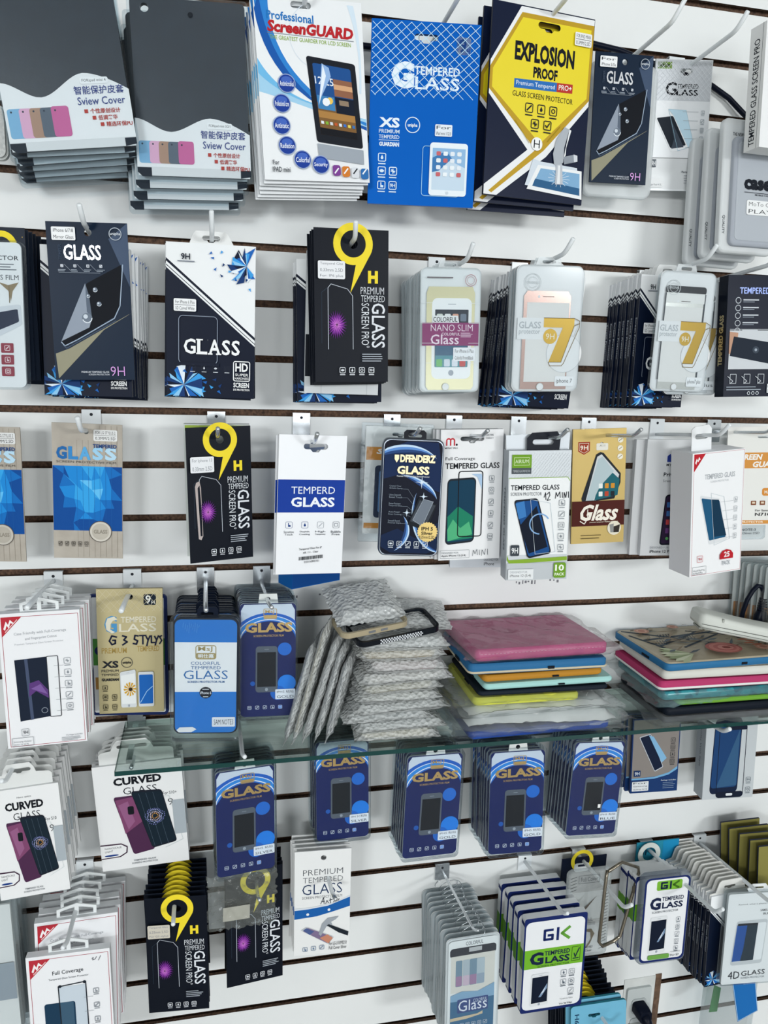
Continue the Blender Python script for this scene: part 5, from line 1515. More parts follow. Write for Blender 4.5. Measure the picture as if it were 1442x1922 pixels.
P.t('title_lettering', '#ece6da', 'Glass', 16, 65.5, 88, 80, .03, shear=.35); P.l('title_lettering', '#ece6da', [(16, 80), (24, 82.5), (30, 78), (30, 70)], 1.6)
P.t('small_lettering', '#e3dac6', 'premium tempered • Perfect protection', 34, 80.6, 88, 82, .01)
P.c('round_picture', '#ded8c6', 81, 87, 13, 30); P.p('round_picture', '#2f2a26', [(78, 86), (92, 84), (90, 91), (80, 91)]); P.p('round_picture', '#8a8c8a', [(72, 84), (80, 83), (80, 91), (74, 91)])
P.micro('small_print', '#5f5230', 18, 92.5, 60, 2, 2.6, .6)
P.done()

# --- white privacy cartons
P = Pack('mygate', 'white_glass_carton', 'white carton reading Privacy Screen Protector, half hidden by the 25 PACK carton', group='white privacy cartons')
P.boxbody('carton', '#dfe1e3', .009, m=mat('#dfe1e3', .35), side=mat('#d1d5d9'))
P.p('logo_print', '#2b3f96', [(40, 19), (40, 14), (46, 12), (50, 19)]); P.p('logo_print', '#c0303c', [(48, 12), (54, 12), (60, 19), (54, 19)]); P.p('logo_print', '#2b3f96', [(56, 12), (62, 12), (64, 19), (61, 19)])
P.t('logo_lettering', '#2b2f36', 'MYGATE', 39, 20.4, 68, 22.6, .01)
P.t('title_lettering', '#20242c', 'Privacy', 35, 28, 68, 32.4, .02); P.t('title_lettering', '#5a6068', 'Screen Protector', 35, 34, 72, 36.2, .0)
P.phone('phone_picture', [(42, 47), (96, 46), (94, 90), (36, 91)], '#181c26', '#33243f', .12, .04, .03, .03)
phone_icons(P, 'phone_picture', 44, 52, 76, 82, 3, 4, 8, ['#c0464a', '#3f6fb0', '#d9dde0', '#b8862e', '#6a3f7a'])
P.c('phone_picture', '#59a85e', 50, 85, 3)
P.t('small_lettering', '#8a9096', 'DESIGNED FOR', 18, 92, 55, 93.8, 0); P.t('small_lettering', '#23272f', 'iPhone 12 Pro Max', 18, 95, 80, 97.6, .01)
P.done()
stack(P, 1, .014, 'white carton directly behind the Privacy one, only its left strip showing', 'white privacy cartons', seed=4, dx_step=-.010, dz_step=.0, roll=.01, keep=('carton',))
P = Pack('packbox', 'white_glass_carton', 'deep white carton with red corner and red 25 PACK badge')
P.boxbody('carton', '#e9eaec', .05, m=mat('#e9eaec', .35), side=mat('#e3e5e9', .4))
P.card('hang_tab', t=.0012, m=mat('#e6e8ea', .4), outline=[(14, 3), (14, -17), (20, -19), (46, -20), (52, -17), (52, 3)], holes=[P.slot(33, -11, 25, 4, False)], y=.02)
P.frame('red_border', '#b55a60', 3, .8, 99, 99.2, 0, .5)
P.p('red_corner', '#b5232e', [(3, .8), (25, .8), (3, 15)])
P.p('red_corner', '#eee6e6', [(5, 7.5), (8, 4), (10, 6), (12, 3), (15, 5), (13, 5.5), (11, 7), (9, 6), (7, 9)])
P.t('title_lettering', '#a9adb2', 'TEMPERED GLASS', 24, 17.5, 82, 21.6, .02); P.t('title_lettering', '#b9bdc1', 'SCREEN PROTECTOR', 35, 23, 70, 24.6, .0)
P.phone('phone_picture', [(16, 34), (54, 38), (71, 73), (36, 75)], '#d6d9dc', '#1d5478', .08, .04, .05, .08)
P.p('phone_picture', '#12344c', [(37, 38), (52, 39), (69, 69), (45, 69)])
P.l('phone_outline', '#b9c3ca', [(37, 33), (62, 37), (76, 72), (46, 76), (37, 33)], .6)
for i, kd in enumerate(('hand', 'sq', 'sq', 'drop', 'ring')):
    P.icon(85, 40 + 7.4 * i, 3.6, kd, '#9aa0a6', wd=.5); P.r('icon_print', '#9aa0a6', 56 + 3 * i, 41 + 7.4 * i, 80, 41.2 + 7.4 * i)
P.frame('badge', '#c2545a', 13, 83, 24, 88.5, 1.5, .6); P.t('badge', '#b53a44', '9H', 15.5, 84.6, 22, 87, .01)
P.p('badge', '#b5232e', [(57, 88.5), (57, 84.5), (62, 81.6), (70, 80.6), (78, 81.6), (83, 84.5), (83, 88.5)]); P.t('badge', '#f0eaea', '25', 65, 82.4, 76, 87, .03); P.t('badge', '#9aa0a6', 'PACK', 62, 90, 78, 93.6, .01)
P.frame('label_box', '#7f868c', 4, 92, 31, 98.6, 1, .5); P.t('label_box', '#4a5058', 'iPhone 8 Plus/7 Plus', 6, 94.4, 28, 95.8, .0); P.t('label_box', '#4a5058', '6s Plus/6 Plus', 6, 96.4, 24, 97.8, .0)
P.done()
P = Pack('orangeB', 'white_orange_glass_pack', 'white sleeve with broad orange band at the right edge of the third row')
P.card('card', t=.003, holes=[P.slot(70, 10, 40, 3.4, False)], m=mat('#e0e0dc', .4), side=mat('#c4c6c4'))
P.p('orange_band', '#cf8f44', [(1, 26), (99, 26), (99, 42), (1, 42)])
P.t('title_lettering', '#eceae4', 'SCREEN', 14, 27.6, 60, 33.4, .04, shear=.2); P.t('title_lettering', '#eceae4', 'GUARD', 44, 35, 92, 41, .04, shear=.2)
P.r('orange_tag', '#d0893a', 62, 62, 99, 70, 4); P.t('orange_tag', '#efe6d6', 'MATERIAL', 66, 64.6, 98, 67.8, .01)
for i in range(4):
    P.r('icon_print', '#7c4a30', 44 + 15 * i, 75, 53 + 15 * i, 79.4, 1); P.r('icon_print', '#dccbb4', 46 + 15 * i, 76, 51 + 15 * i, 78)
P.t('small_lettering', '#2a2a2c', 'For Samsung', 52, 84, 84, 86.6, .01); P.t('small_lettering', '#2a2a2c', 'N7100', 52, 87.4, 84, 90.6, .02)
P.r('orange_band', '#cf8f44', 1, 95, 99, 98.6); P.t('orange_band', '#efe6d6', 'PROTECTOR', 30, 95.8, 66, 97.8, .01)
P.done()
P = Pack('note3', 'rounded_glass_blister', 'clear rounded blister showing below the white sleeve with broad orange band')
P.card('backing_card', t=.001, rad=8, m=mat('#d5d7d6', .4), y=.002); P.r('icon_print', '#3a3f46', 10, 92, 26, 96); P.t('small_lettering', '#4a4f56', 'NOTE-3', 40, 91, 80, 93.4, .01); P.t('small_lettering', '#4a4f56', '0.26mm 2.5D', 40, 94.6, 90, 96.8, .0)
P.shell('clear_shell', clear('clear_blister', haze=.05, gloss=.4, rough=.1), 0, 0, 104, 102, 10, -.004, .006, .002); P.done()

# ================================================================ FOURTH ROW
def wire_tab(P, m, part='hang_tab', u0=26, u1=74, y=.006, h=9.5):
    """white plastic peaked hang loop with two openings"""
    out = [(u0, 1.5), (u0, -h * .62), (50, -h), (u1, -h * .62), (u1, 1.5)]
    k = 4.0
    h1 = [(u0 + k, -.6), (u0 + k, -h * .46), (47.5, -h * .72), (47.5, -.6)]
    h2 = [(52.5, -.6), (52.5, -h * .72), (u1 - k, -h * .46), (u1 - k, -.6)]
    P.card(part, t=.0018, m=m, outline=out, holes=[h1, h2], y=y)
TABW = mat('#dfe3e4', .35)
def redbox(key, label, full, group):
    P = Pack(key, 'white_glass_carton', label, group=group)
    P.boxbody('carton', '#e8e9ec', .012, m=mat('#e8e9ec', .32), side=mat('#dcdfe2'))
    wire_tab(P, TABW)
    P.frame('red_border', '#a8515c', 3.5, 2.4, 98, 99, 0, .7)
    P.p('red_corner', '#b5303c', [(3.5, 2.4), (29, 2.4), (3.5, 17)])
    P.p('red_corner', '#f0eaea', [(6, 11), (9.5, 5.4), (12, 8), (14.5, 4.4), (19, 7), (17, 7.2), (14.8, 6.8), (12.6, 10.6), (10.2, 8.4), (8, 12)])
    P.l('red_corner', '#f0e0e0', [(8, 13.2), (23, 4.6)], .8)
    if full:
        P.t('title_lettering', '#2a2f38', 'Full Coverage', 30, 12.5, 67, 16.4, .008, skew=.6); P.t('title_lettering', '#5a6068', 'Tempered Glass Screen Protector', 25, 18, 73, 19.8, .005, skew=.6)
        P.r('phone_picture', '#c3ced8', 36, 25, 69, 68); P.r('phone_picture', '#1d3a52', 18, 37, 55, 96, 3); P.r('phone_picture', '#3d5a70', 36, 37, 53, 96)
        P.p('phone_picture', '#76585e', [(36, 74), (53, 66), (53, 84), (36, 90)])
        P.l('phone_outline', '#20262f', [(38, 96), (36, 24.6), (69, 23), (70, 96)], 1.4)
        P.c('phone_outline', '#20262f', 38, 24.6, 2); P.c('phone_outline', '#20262f', 67.5, 23.2, 2)
        P.l('handwriting', '#3a3f48', [(78, 6.4), (80, 5.4), (79, 7.4), (82, 7), (84, 5)], .6); P.l('handwriting', '#3a3f48', [(86, 8), (89, 4.6)], .6)
        for i, kd in enumerate(('hand', 'slash', 'drop', 'slash', 'ring')):
            P.icon(81, 31 + 11 * i, 3.6, kd, '#8a9097'); P.r('icon_print', '#8a9097', 66, 35 + 11 * i, 77, 35.2 + 11 * i)
    else:
        P.t('title_lettering', '#a3a6ac', 'Case Friendly with Full-Coverage', 18, 14, 82, 16.6, .005, skew=1); P.t('title_lettering', '#a3a6ac', 'and Fingerprint Cutout', 31, 18, 70, 20.4, .008, skew=1); P.t('title_lettering', '#b3b6bb', 'Premium Tempered Glass Screen Protector', 18, 22, 78, 23.8, .0, skew=1)
        P.p('phone_picture', '#1a2334', [(16, 34), (55, 33), (56, 78), (18, 80)]); P.p('phone_picture', '#45506a', [(28, 33.8), (32, 33.7), (35, 79.2), (31, 79.5)])
        P.p('phone_picture', '#5a3a78', [(32, 52), (44, 50), (55, 58), (55, 64), (40, 58), (31, 62)]); P.p('phone_picture', '#7a5a9a', [(34, 56), (46, 53), (54, 61), (42, 58)])
        P.frame('phone_outline', '#1a1f28', 55, 32.6, 70, 78.6, 2, .9); P.p('phone_outline', '#e3e6e9', [(56, 33.4), (68.6, 33.4), (68.8, 77.8), (56.6, 77.8)]); P.o('phone_outline', '#9aa4b2', 49, 73, 3.4, 4)
        for i, kd in enumerate(('cross', 'drop', 'hand', 'slash', 'ring')):
            P.icon(81, 37 + 8.5 * i, 4.4, kd, '#8a9097', wd=.6)
            P.r('icon_print', '#8a9097', 64, 40 + 8.5 * i, 76, 40.2 + 8.5 * i)
        P.frame('badge', '#8a9097', 18.5, 85.5, 28, 91, 1.5, .5); P.t('badge', '#2a2f38', '9H', 20.5, 86.8, 26.4, 89.6, .0)
        P.t('small_lettering', '#6a7078', 'Package includes:', 74, 93, 95, 94.2, .005); P.micro('small_lettering', '#a3a8ae', 68, 95, 95, 3, 1.1, .4)
        P.frame('label_box', '#7a8088', 6, 92, 33, 98.6, 1, .5); P.t('label_box', '#5a6068', 'Samsung Galaxy', 8, 94.4, 30, 95.8, 0); P.t('label_box', '#5a6068', 'Note 10 (6.3)', 8, 96.5, 26, 97.8, 0)
    return P.done()
P = redbox('redboxA', 'white carton with red corner and purple phone picture, front of its row by left edge', False, None)
stack(P, 3, .026, 'white red-cornered carton, {o} from the front behind the purple phone picture one', 'white red-cornered cartons in the fourth row', seed=5, dx_step=.001, dz_step=.0005, keep=('carton', 'hang_tab', 'red_border', 'red_corner'))

P = Pack('gkback', 'white_glass_card', 'navy edged white and green card behind the gold handwritten pack')
P.card('card', t=.004, rad=6, m=mat('#dfe2e3', .4), side=mat('#1b2a5a')); P.frame('navy_rim', '#1b2a5a', 0, 0, 100, 100, 6, 4)
P.r('green_band', '#4f8f44', 4, 36, 96, 58); P.r('orange_print', '#b98a4a', 6, 68, 30, 78); P.c('logo_print', '#1b2a5a', 12, 46, 6); P.done()
P = Pack('stylus', 'gold_glass_pack', 'champagne gold pack with black handwriting across the middle')
CG = foil('#b8ad86', .38, .45)
P.card('card', t=.005, holes=[P.hole(50, 6.4, 5)], m=CG, side=foil('#8f8565', .4, .4))
for i in range(-4, 12):
    for sgn in (1, -1):
        a = (i * 11.0 + 4, .8); du, dv = sgn * 30, 17
        ta, tb = sorted(((1 - a[0]) / du, (99 - a[0]) / du)); t0, t1 = max(0, ta), min(1, tb)
        if t1 - t0 > .05:
            P.l('printed_pattern', '#d0c9ad', [(a[0] + du * t0, a[1] + dv * t0), (a[0] + du * t1, a[1] + dv * t1)], .45)
P.lay -= 24
P.r('badge', '#18222f', 71, 4.4, 90, 13, 2.5); P.t('badge', '#e0e2e0', '9', 74, 5.2, 82, 12, .02); P.t('badge', '#e0e2e0', 'H', 83, 9.6, 88, 12, .01)
P.t('title_lettering', foil('#4f93c4', .3, .4), 'G', 11, 21, 30, 35, .05); P.t('title_lettering', '#d6d2c0', 'TEMPERED', 36, 22, 90, 26.6, .01); P.t('title_lettering', '#d6d2c0', 'LASS', 33, 27.5, 90, 34, .01)
P.p('title_lettering', '#d6d2c0', [(16, 23), (26, 21.6), (31, 24), (24, 25), (20, 28), (20, 32), (27, 34), (22, 35), (14, 32), (13, 27)])
P.t('title_lettering', '#a58c4e', 'PREMIUM', 6, 46.5, 44, 51, .01); P.t('title_lettering', '#a58c4e', 'TEMPERED', 60, 45.5, 94, 50, .01)
for q, wd in (([(29, 38), (22, 37), (18, 41), (22, 44), (27, 43), (27, 40.5), (23, 40.5)], 2.6), ([(38, 37), (44, 38), (40, 40.4), (45, 42), (38, 44.4)], 2.6), ([(62, 37.4), (57, 37), (56, 40), (61, 41.4), (59, 44), (54, 43.4)], 2.6), ([(64, 37.2), (74, 37.2)], 2.4), ([(69, 37.2), (69, 44)], 2.4), ([(74, 38), (77, 41), (80, 37.6)], 2.4), ([(77, 41), (75, 45.4)], 2.4), ([(82, 37.4), (82, 43), (87, 43)], 2.4), ([(87, 38), (90, 41), (93, 37.6)], 2.4), ([(90, 41), (88, 45)], 2.4), ([(98, 37.6), (94.6, 38.4), (98, 41.5), (94.6, 44)], 2.2)):
    P.l('handwriting', '#1a2038', q, wd)
P.t('title_lettering', '#22252c', 'XS', 6, 57, 31, 62.6, .035); P.t('title_lettering', '#2b2e33', 'PREMIUM', 5, 64, 31, 66, .0); P.t('title_lettering', '#2b2e33', 'TEMPERED', 5, 67.2, 31, 69, .0); P.t('title_lettering', '#1f2229', 'GUARDIAN', 5, 71, 31, 73.2, .05)
P.o('maker_seal', '#3a3d40', 44, 58.5, 8, 8.8); P.t('maker_seal', '#23262c', 'unipha', 37.5, 57.4, 50.5, 60, .03)
for u, v, kd in ((10, 78.5, 'drop'), (10, 86, 'eye'), (24, 86, 'cross'), (10, 94, 'hand'), (24, 94, '9H')):
    P.icon(u, v, 3.9, kd, '#3f3c30')
P.phone('phone_picture', [(33, 66), (57, 64), (58, 95), (34, 95)], '#cdd2d6', '#dfe3e4', .1, .06, .1, .1, True)
for i in range(12):
    a = i * .52; P.p('phone_picture', '#c99a2a', [(48, 80), (48 + 9 * math.cos(a - .2), 80 + 5.4 * math.sin(a - .2)), (48 + 10 * math.cos(a + .1), 80 + 6 * math.sin(a + .1))])
P.c('phone_picture', '#33281a', 49, 80, 3)
P.phone('phone_picture', [(61, 66), (85, 66), (85, 94.5), (61, 94.5)], '#c9ced2', '#1d5fae', .1, .06, .08, .08); P.l('phone_picture', '#9cc8ea', [(64, 91), (74, 82), (83, 78)], 1)
P.done()

# --- blue and white tins
P = Pack('msj', 'blue_glass_tin', 'blue and white rounded tin reading COLORFUL TEMPERED GLASS, front of its row')
P.shell('tin_case', mat('#1d2636', .25, .3), 0, 0, 100, 100, 11, .0005, .007, .0015)
P.card('hang_strap', t=.0012, m=mat('#101828', .3), outline=[(36, 2), (36, -6), (40, -8.5), (64, -8.5), (68, -6), (68, 2)], holes=[P.slot(51, -3, 20, 2.4, False)], y=.004)
P.y0 = .0005
BL = mat('#1173c8', .3, 0, .5)
P.r('printed_front', BL, 2.5, 1.4, 97.5, 98.6, 10); P.r('printed_front', '#e6e8ea', 2.5, 20.5, 97.5, 63)
gd = foil('#a8986a', .35, .5)
P.frame('gold_logo', gd, 34, 23, 66, 35, 4, 1.4); P.r('gold_logo', gd, 34.5, 29.6, 65.5, 34.6, 3); P.t('gold_logo', gd, 'MsJ', 38, 24, 60, 29, .01)
P.t('gold_logo', '#e6e8ea', '明仕嘉', 38, 30.4, 62, 34, .02)
P.t('title_lettering', '#2a5f96', 'COLORFUL', 27, 37, 72, 39.6, .0); P.t('title_lettering', '#2a5f96', 'TEMPERED', 27, 40.8, 73, 43.4, .0); P.t('title_lettering', '#2a6aa8', 'GLASS', 16, 44.4, 84, 52, -.005); P.t('title_lettering', '#2a5f96', 'SCREEN PROTECTOR FILM', 22, 53.4, 79, 55.2, .02)
P.c('phone_badge', '#131722', 50, 63.6, 9.6, 28); P.t('phone_badge', '#dfe3ea', 'iPhone 6', 41.5, 62.4, 58.5, 65, .01); P.r('phone_badge', '#dfe3ea', 45, 60.3, 55, 60.9); P.r('phone_badge', '#dfe3ea', 46, 66.8, 54, 67.4)
P.sticker(60, 85, 96, 93.4, ['SAM NOTE3'], '#e0e3e8', '#2a2f38', 1.5)
P.p('torn_label', '#e4e6e6', [(5, 96), (10, 93.6), (30, 93.4), (36, 95.4), (28, 98), (8, 98)])
for i in range(9):
    P.l('scratch_marks', '#5da4de', [(16 + 3 * i, 4 + (i % 3)), (15 + 3 * i, 8 + (i % 4) * 1.5)], .5)
P.lay += 3
P.shell('clear_bag', BAG(), -5, -2, 105, 106, 10, -.0042, .009, .002)
P.done()
stack(P, 9, .0142, 'blue rounded tin, {o} from the front in the blue and white tin row', 'blue tins in the fourth row', seed=15, keep=('tin_case', 'hang_strap', 'printed_front'), roll=.012, dz_step=.0003)

P = ms_glass(Pack('msglassA', 'blue_glass_sleeve', 'blue bubble sleeve with gold GLASS lettering standing above the shelf, front of row'), ['IPH5 粘贴', 'GOLD'])
stack(P, 9, .0118, 'blue bubble sleeve, {o} from the front of the row above the shelf', 'blue sleeves above the shelf', seed=16, keep=('card', 'printed_pattern', 'clear_bag'), roll=.012)

# ================================================================ GLASS SHELF
ZS = ZO - .690
TG = clear('green_tinted_glass', tint='#edf5f2', haze=.01, gloss=.4, rough=.02)
EDG = mat('#0c3c3a', .15, 0, .6)
b = MB()
SX0, SX1, SD = -.122, 1.25, .152
b.box(SX0, SX1, -SD, -.004, ZS - .006, ZS, TG)
sh = tag(b.build('glass_shelf'), 'clear glass shelf with dark green edge carrying the bubble wrapped pouches and tablet covers', 'shelf')
b = MB(); b.box(SX0, SX1, -SD - .0004, -SD, ZS - .0062, ZS + .0002, EDG); b.box(SX0 - .0004, SX0, -SD, -.004, ZS - .0062, ZS + .0002, EDG)
eo = b.build('polished_edge', sh); eo['label'] = 'dark green polished edge'
for i, x in enumerate((-.108, .43, .97)):
    b = MB(); b.box(x - .011, x + .011, -.0035, -.0012, ZS - .022, ZS + .0135, CHROME); b.box(x - .004, x + .004, -.11, -.003, ZS - .012, ZS - .0066, CHROME)
    tag(b.build('shelf_bracket'), ('chrome bracket at the left end of the glass shelf', 'chrome bracket under the pink tablet covers', 'chrome bracket near the right edge of the shelf')[i], 'bracket', 'glass shelf brackets')

BUB = clear('bubble_wrap_film', tint='#f6f8f8', haze=.5, gloss=2.0, rough=.12, hazecol='#f0f3f3', bump=1.1, bscale=170, voro=True, fres=.45)
PACKWHITE = mat('#c9c8c2', .5)
def pillow(part, m, w, d, t, nu=26, nv=20, seed=1, crinkle=.0012, edge=.012, root=None, flat=0.0, close=True):
    """a stuffed flat pouch lying in the xy plane, soft middle and pinched rough rim"""
    g = random.Random(seed)
    ph = [g.uniform(0, 6.28) for _ in range(8)]
    def hgt(u, v):
        a = min(u, 1 - u) * w; bb = min(v, 1 - v) * d
        f = min(1, a / edge); f2 = min(1, bb / edge)
        f = f * f * (3 - 2 * f); f2 = f2 * f2 * (3 - 2 * f2)
        return f * f2
    top, bot = [], []
    for j in range(nv + 1):
        for i in range(nu + 1):
            u, v = i / nu, j / nv
            rag = 0
            x = (u - .5) * w; y = (v - .5) * d
            if i in (0, nu): x += g.uniform(-1, 1) * crinkle * 1.6
            if j in (0, nv): y += g.uniform(-1, 1) * crinkle * 1.6
            h = hgt(u, v)
            wv = crinkle * (math.sin(23 * u + ph[0]) * math.sin(17 * v + ph[1]) + .6 * math.sin(41 * u + 29 * v + ph[2]) + g.uniform(-.5, .5))
            sag = flat * (math.sin(5 * u + ph[3]) + math.sin(4 * v + ph[4])) * (1 - h)
            top.append((x, y, t * .5 * h + wv * (.4 + .6 * h) + sag + .0004))
            bot.append((x, y, -t * .5 * h + wv * (.4 - .2 * h) + sag - .0002))
    n = nu + 1
    mb = MB()
    fs = [(j * n + i, j * n + i + 1, (j + 1) * n + i + 1, (j + 1) * n + i) for j in range(nv) for i in range(nu)]
    mb.add(top, fs, m, True)
    mb.add(bot, [f[::-1] for f in fs], m, True)
    return mb.build(part, root)

def slab(part, m, w, d, t, r=.008, soft=.003, root=None, z=0, m2=None):
    """rounded flat slab lying in the xy plane"""
    rings = []
    for ins, zz in ((soft, 0), (0, soft * .9), (0, t - soft * .9), (soft, t)):
        rings.append([(x, y, z + zz) for x, y in rrect(-w / 2 + ins, -d / 2 + ins, w / 2 - ins, d / 2 - ins, max(r - ins, .0005), 5)])
    mb = MB(); mb.loft(rings, m)
    return mb.build(part, root)

def pose(loc, rz=0, rx=0, ry=0):
    return Matrix.Translation(loc) @ Matrix.Rotation(rz, 4, 'Z') @ Matrix.Rotation(rx, 4, 'X') @ Matrix.Rotation(ry, 4, 'Y')

# pile of bubble pouches
OR2 = ['bottom', 'second', 'third', 'fourth', 'fifth', 'sixth', 'seventh', 'eighth', 'ninth', 'tenth']
z = ZS + .001
fills = ['#d8cdae', '#c9cccc', '#b4b8ba', '#c2c4c4', '#d3d3ce', '#c4bda4', '#d6d2cc', '#d6c4c6', '#d3bf98', '#c4c8ca']
g = random.Random(31)
offs = [(.262, .003), (.262, -.001), (.245, .004), (.262, 0), (.258, .003), (.258, .001), (.266, .002), (.27, 0), (.262, .003), (.262, 0)]
for i in range(10):
    th = (.016, .0145, .0135, .0145, .014, .015, .0165, .017, .017, .020)[i]
    w_ = (.125, .135, .13, .142, .128, .125, .14, .118, .128, .135)[i]
    ro = tag(empty('bubble_wrap_pouch', pose((offs[i][0] + .006, -.082 + offs[i][1], z + th / 2), g.uniform(-.07, .07), g.uniform(-.02, .02), g.uniform(-.02, .02))),
             'bubble wrapped phone case pouch, {} from the bottom of the flat pile'.format(OR2[i]) if i else 'bubble wrapped phone case pouch at the bottom of the flat pile with cream case showing', 'pouch', 'bubble wrapped pouches in the pile')
    slab('wrapped_case', mat(fills[i], .45), w_ * .82, .094, th * .7, .012, .0035, ro, -th * .35)
    pillow('bubble_film', BUB, w_, .118, th * 1.04, seed=100 + i, crinkle=.0008, edge=.014, root=ro, flat=.0012)
    z += th
zp = z
# two pouches and bumpers lying tilted on top
ro = tag(empty('bubble_wrap_pouch', pose((.287, -.066, zp + .014), -.10, .16, .05)), 'flat bubble wrapped pouch with a white case lying behind the two bumpers', 'pouch')
slab('wrapped_case', mat('#c2c6ca', .3, .3), .098, .062, .009, .01, .003, ro, -.0045)
pillow('bubble_film', BUB, .125, .095, .013, seed=201, root=ro, edge=.02)
ro = tag(empty('bubble_wrap_pouch', pose((.218, -.082, zp + .039), .12, .30, -.10)), 'thick bubble wrapped pouch on top of the pile with bumper frames poking out', 'pouch')
slab('wrapped_case', mat('#b4b8bc', .4), .078, .07, .012, .01, .003, ro, -.006)
pillow('bubble_film', BUB, .100, .098, .020, seed=202, root=ro, edge=.018)
def bumper(name, label, m, loc, rz, rx, ry, w, d, t=.008, studs=None):
    o_ = rrect(-w / 2, -d / 2, w / 2, d / 2, .012, 6); i_ = rrect(-w / 2 + .0035, -d / 2 + .0035, w / 2 - .0035, d / 2 - .0035, .009, 6)
    n = len(o_); mb = MB()
    vs = [(x, y, 0) for x, y in o_] + [(x, y, t) for x, y in o_] + [(x, y, t) for x, y in i_] + [(x, y, 0) for x, y in i_]
    fs = []
    for i in range(n):
        j = (i + 1) % n
        for a in range(4):
            bq = (a + 1) % 4
            fs.append((a * n + i, a * n + j, bq * n + j, bq * n + i))
    mb.add(vs, fs, m, False)
    ro = tag(empty(name, pose(loc, rz, rx, ry)), label, 'phone bumper')
    mb.build('frame', ro)
    b2 = MB()
    for x in (-.012, .006):
        b2.box(x, x + .010, -d / 2 - .0006, -d / 2, t * .3, t * .7, mat('#8c9096', .3, .6))
    b2.build('button', ro)
    if studs:
        b3 = MB()
        for r in range(3):
            for k in range(16):
                x = -.030 + k * .004 + (r % 2) * .002
                b3.box(x - .0011, x + .0011, -d / 2 - .0008, -d / 2, t * .5 + (r - 1) * .0024 - .0008, t * .5 + (r - 1) * .0024 + .0008, mat('#dfe3e8', .3))
        b3.build('pearl_stud', ro)
    return ro
bumper('phone_bumper', 'black phone bumper with white dotted edge, under the bubble pouch', mat('#10161f', .25, .3), (.256, -.112, zp + .006), .18, .16, -.10, .125, .064, studs=True)
bumper('phone_bumper', 'champagne gold phone bumper, its rounded end sticking out at left of the pouch', mat('#b5a98e', .3, .3), (.222, -.112, zp + .0165), .18, .16, -.10, .100, .060)
# leaning pouches
for i, (xb, xt, zt, w_, yb) in enumerate(((.100, .140, .150, .085, -.100), (.114, .162, .178, .10, -.098), (.126, .176, .160, .095, -.099), (.144, .182, .142, .09, -.100), (.160, .190, .124, .09, -.098))):
    ln = math.hypot(xt - xb, zt)
    wv = Vector((math.sin(.36), math.cos(.36), 0)); uv = Vector((xt - xb, 0, zt)).normalized()
    nv = wv.cross(uv).normalized(); uv = nv.cross(wv).normalized()
    cx_, cz_ = (xb + xt) / 2 + .012, ZS + .008 + zt / 2
    mw = Matrix(((wv.x, uv.x, nv.x, cx_), (wv.y, uv.y, nv.y, yb + .004 * (i % 2)), (wv.z, uv.z, nv.z, cz_), (0, 0, 0, 1)))
    ro = tag(empty('bubble_wrap_pouch', mw), ('bubble wrapped pouch leaning furthest left on the shelf, nearest the blue sleeves', 'tall creamy bubble pouch leaning second from the blue sleeves', 'bubble pouch leaning in the middle of the five slanted ones', 'bubble pouch leaning second from the flat pile', 'bubble pouch with a grey case leaning against the flat pile')[i], 'pouch', 'leaning bubble wrapped pouches')
    mb = MB(); mb.box(-w_ * .36, w_ * .36, -ln * .42, ln * .42, -.003, .003, mat(('#b4b9be', '#c3bfae', '#b9bcbf', '#b0b4b8', '#8f959c')[i], .45)); mb.build('wrapped_case', ro)
    pillow('bubble_film', BUB, w_, ln, .0098, nu=18, nv=30, seed=300 + i, root=ro, edge=.016, crinkle=.0013)

# tablet covers: pile A and pile B
def cover(name, label, group, col, loc, rz, w, d, t, rx=0, ry=0, rim=None, rimt=.45, bag=False, m=None, cut=True, top=None, r=.009):
    ro = tag(empty(name, pose(loc, rz, rx, ry)), label, 'tablet cover', group)
    mm = m or mat(col, .5)
    if col in ('#e4e6e6', '#e9ebeb'):
        sh_ = pillow('padded_sleeve', mat(col, .4), w, d, t * 1.15, nu=34, nv=20, seed=int(w * 1e4), root=ro, edge=.016, crinkle=.0014, flat=.0025)
        sh_.location.z = t / 2
    else:
        slab('shell', mm, w, d, t, r, min(.003, t * .35), ro)
    if rim:
        slab('rim', mat(rim, .4), w + .003, d + .003, t * rimt, r + .001, .0015, ro, t * .12)
    if cut:
        b2 = MB(); b2.box(.012, .022, -d / 2 - .0022, -d / 2 - .0012, t * .3, t * .55, mat('#141a24', .5)); b2.box(-w / 2 - .0022, -w / 2 - .0012, -.03, -.01, t * .3, t * .55, mat('#141a24', .5)); b2.build('port_cutout', ro)
    if bag:
        o = pillow('clear_bag', BAG2, w + .045 + (.035 if col[1] in 'cd' else 0), d + .026, t + .001, nu=34, nv=22, seed=hash(label) % 997 if False else len(label) * 7 + int(w * 1e4), root=ro, edge=.02, crinkle=.0022, flat=.005)
        o.location.z = t / 2
    return ro
BAG2 = clear('crinkled_bag_film', tint='#fafcfc', haze=.06, gloss=1.5, rough=.09, bump=.8, bscale=38, hazecol='#eef1f2', fres=.35)
GA = 'tablet covers in the pink topped pile'
xa, ya = .478, -.078
BLUEP = noisy('glossy_blue_print', '#123a8c', '#1c4fae', 25, rough=.3)
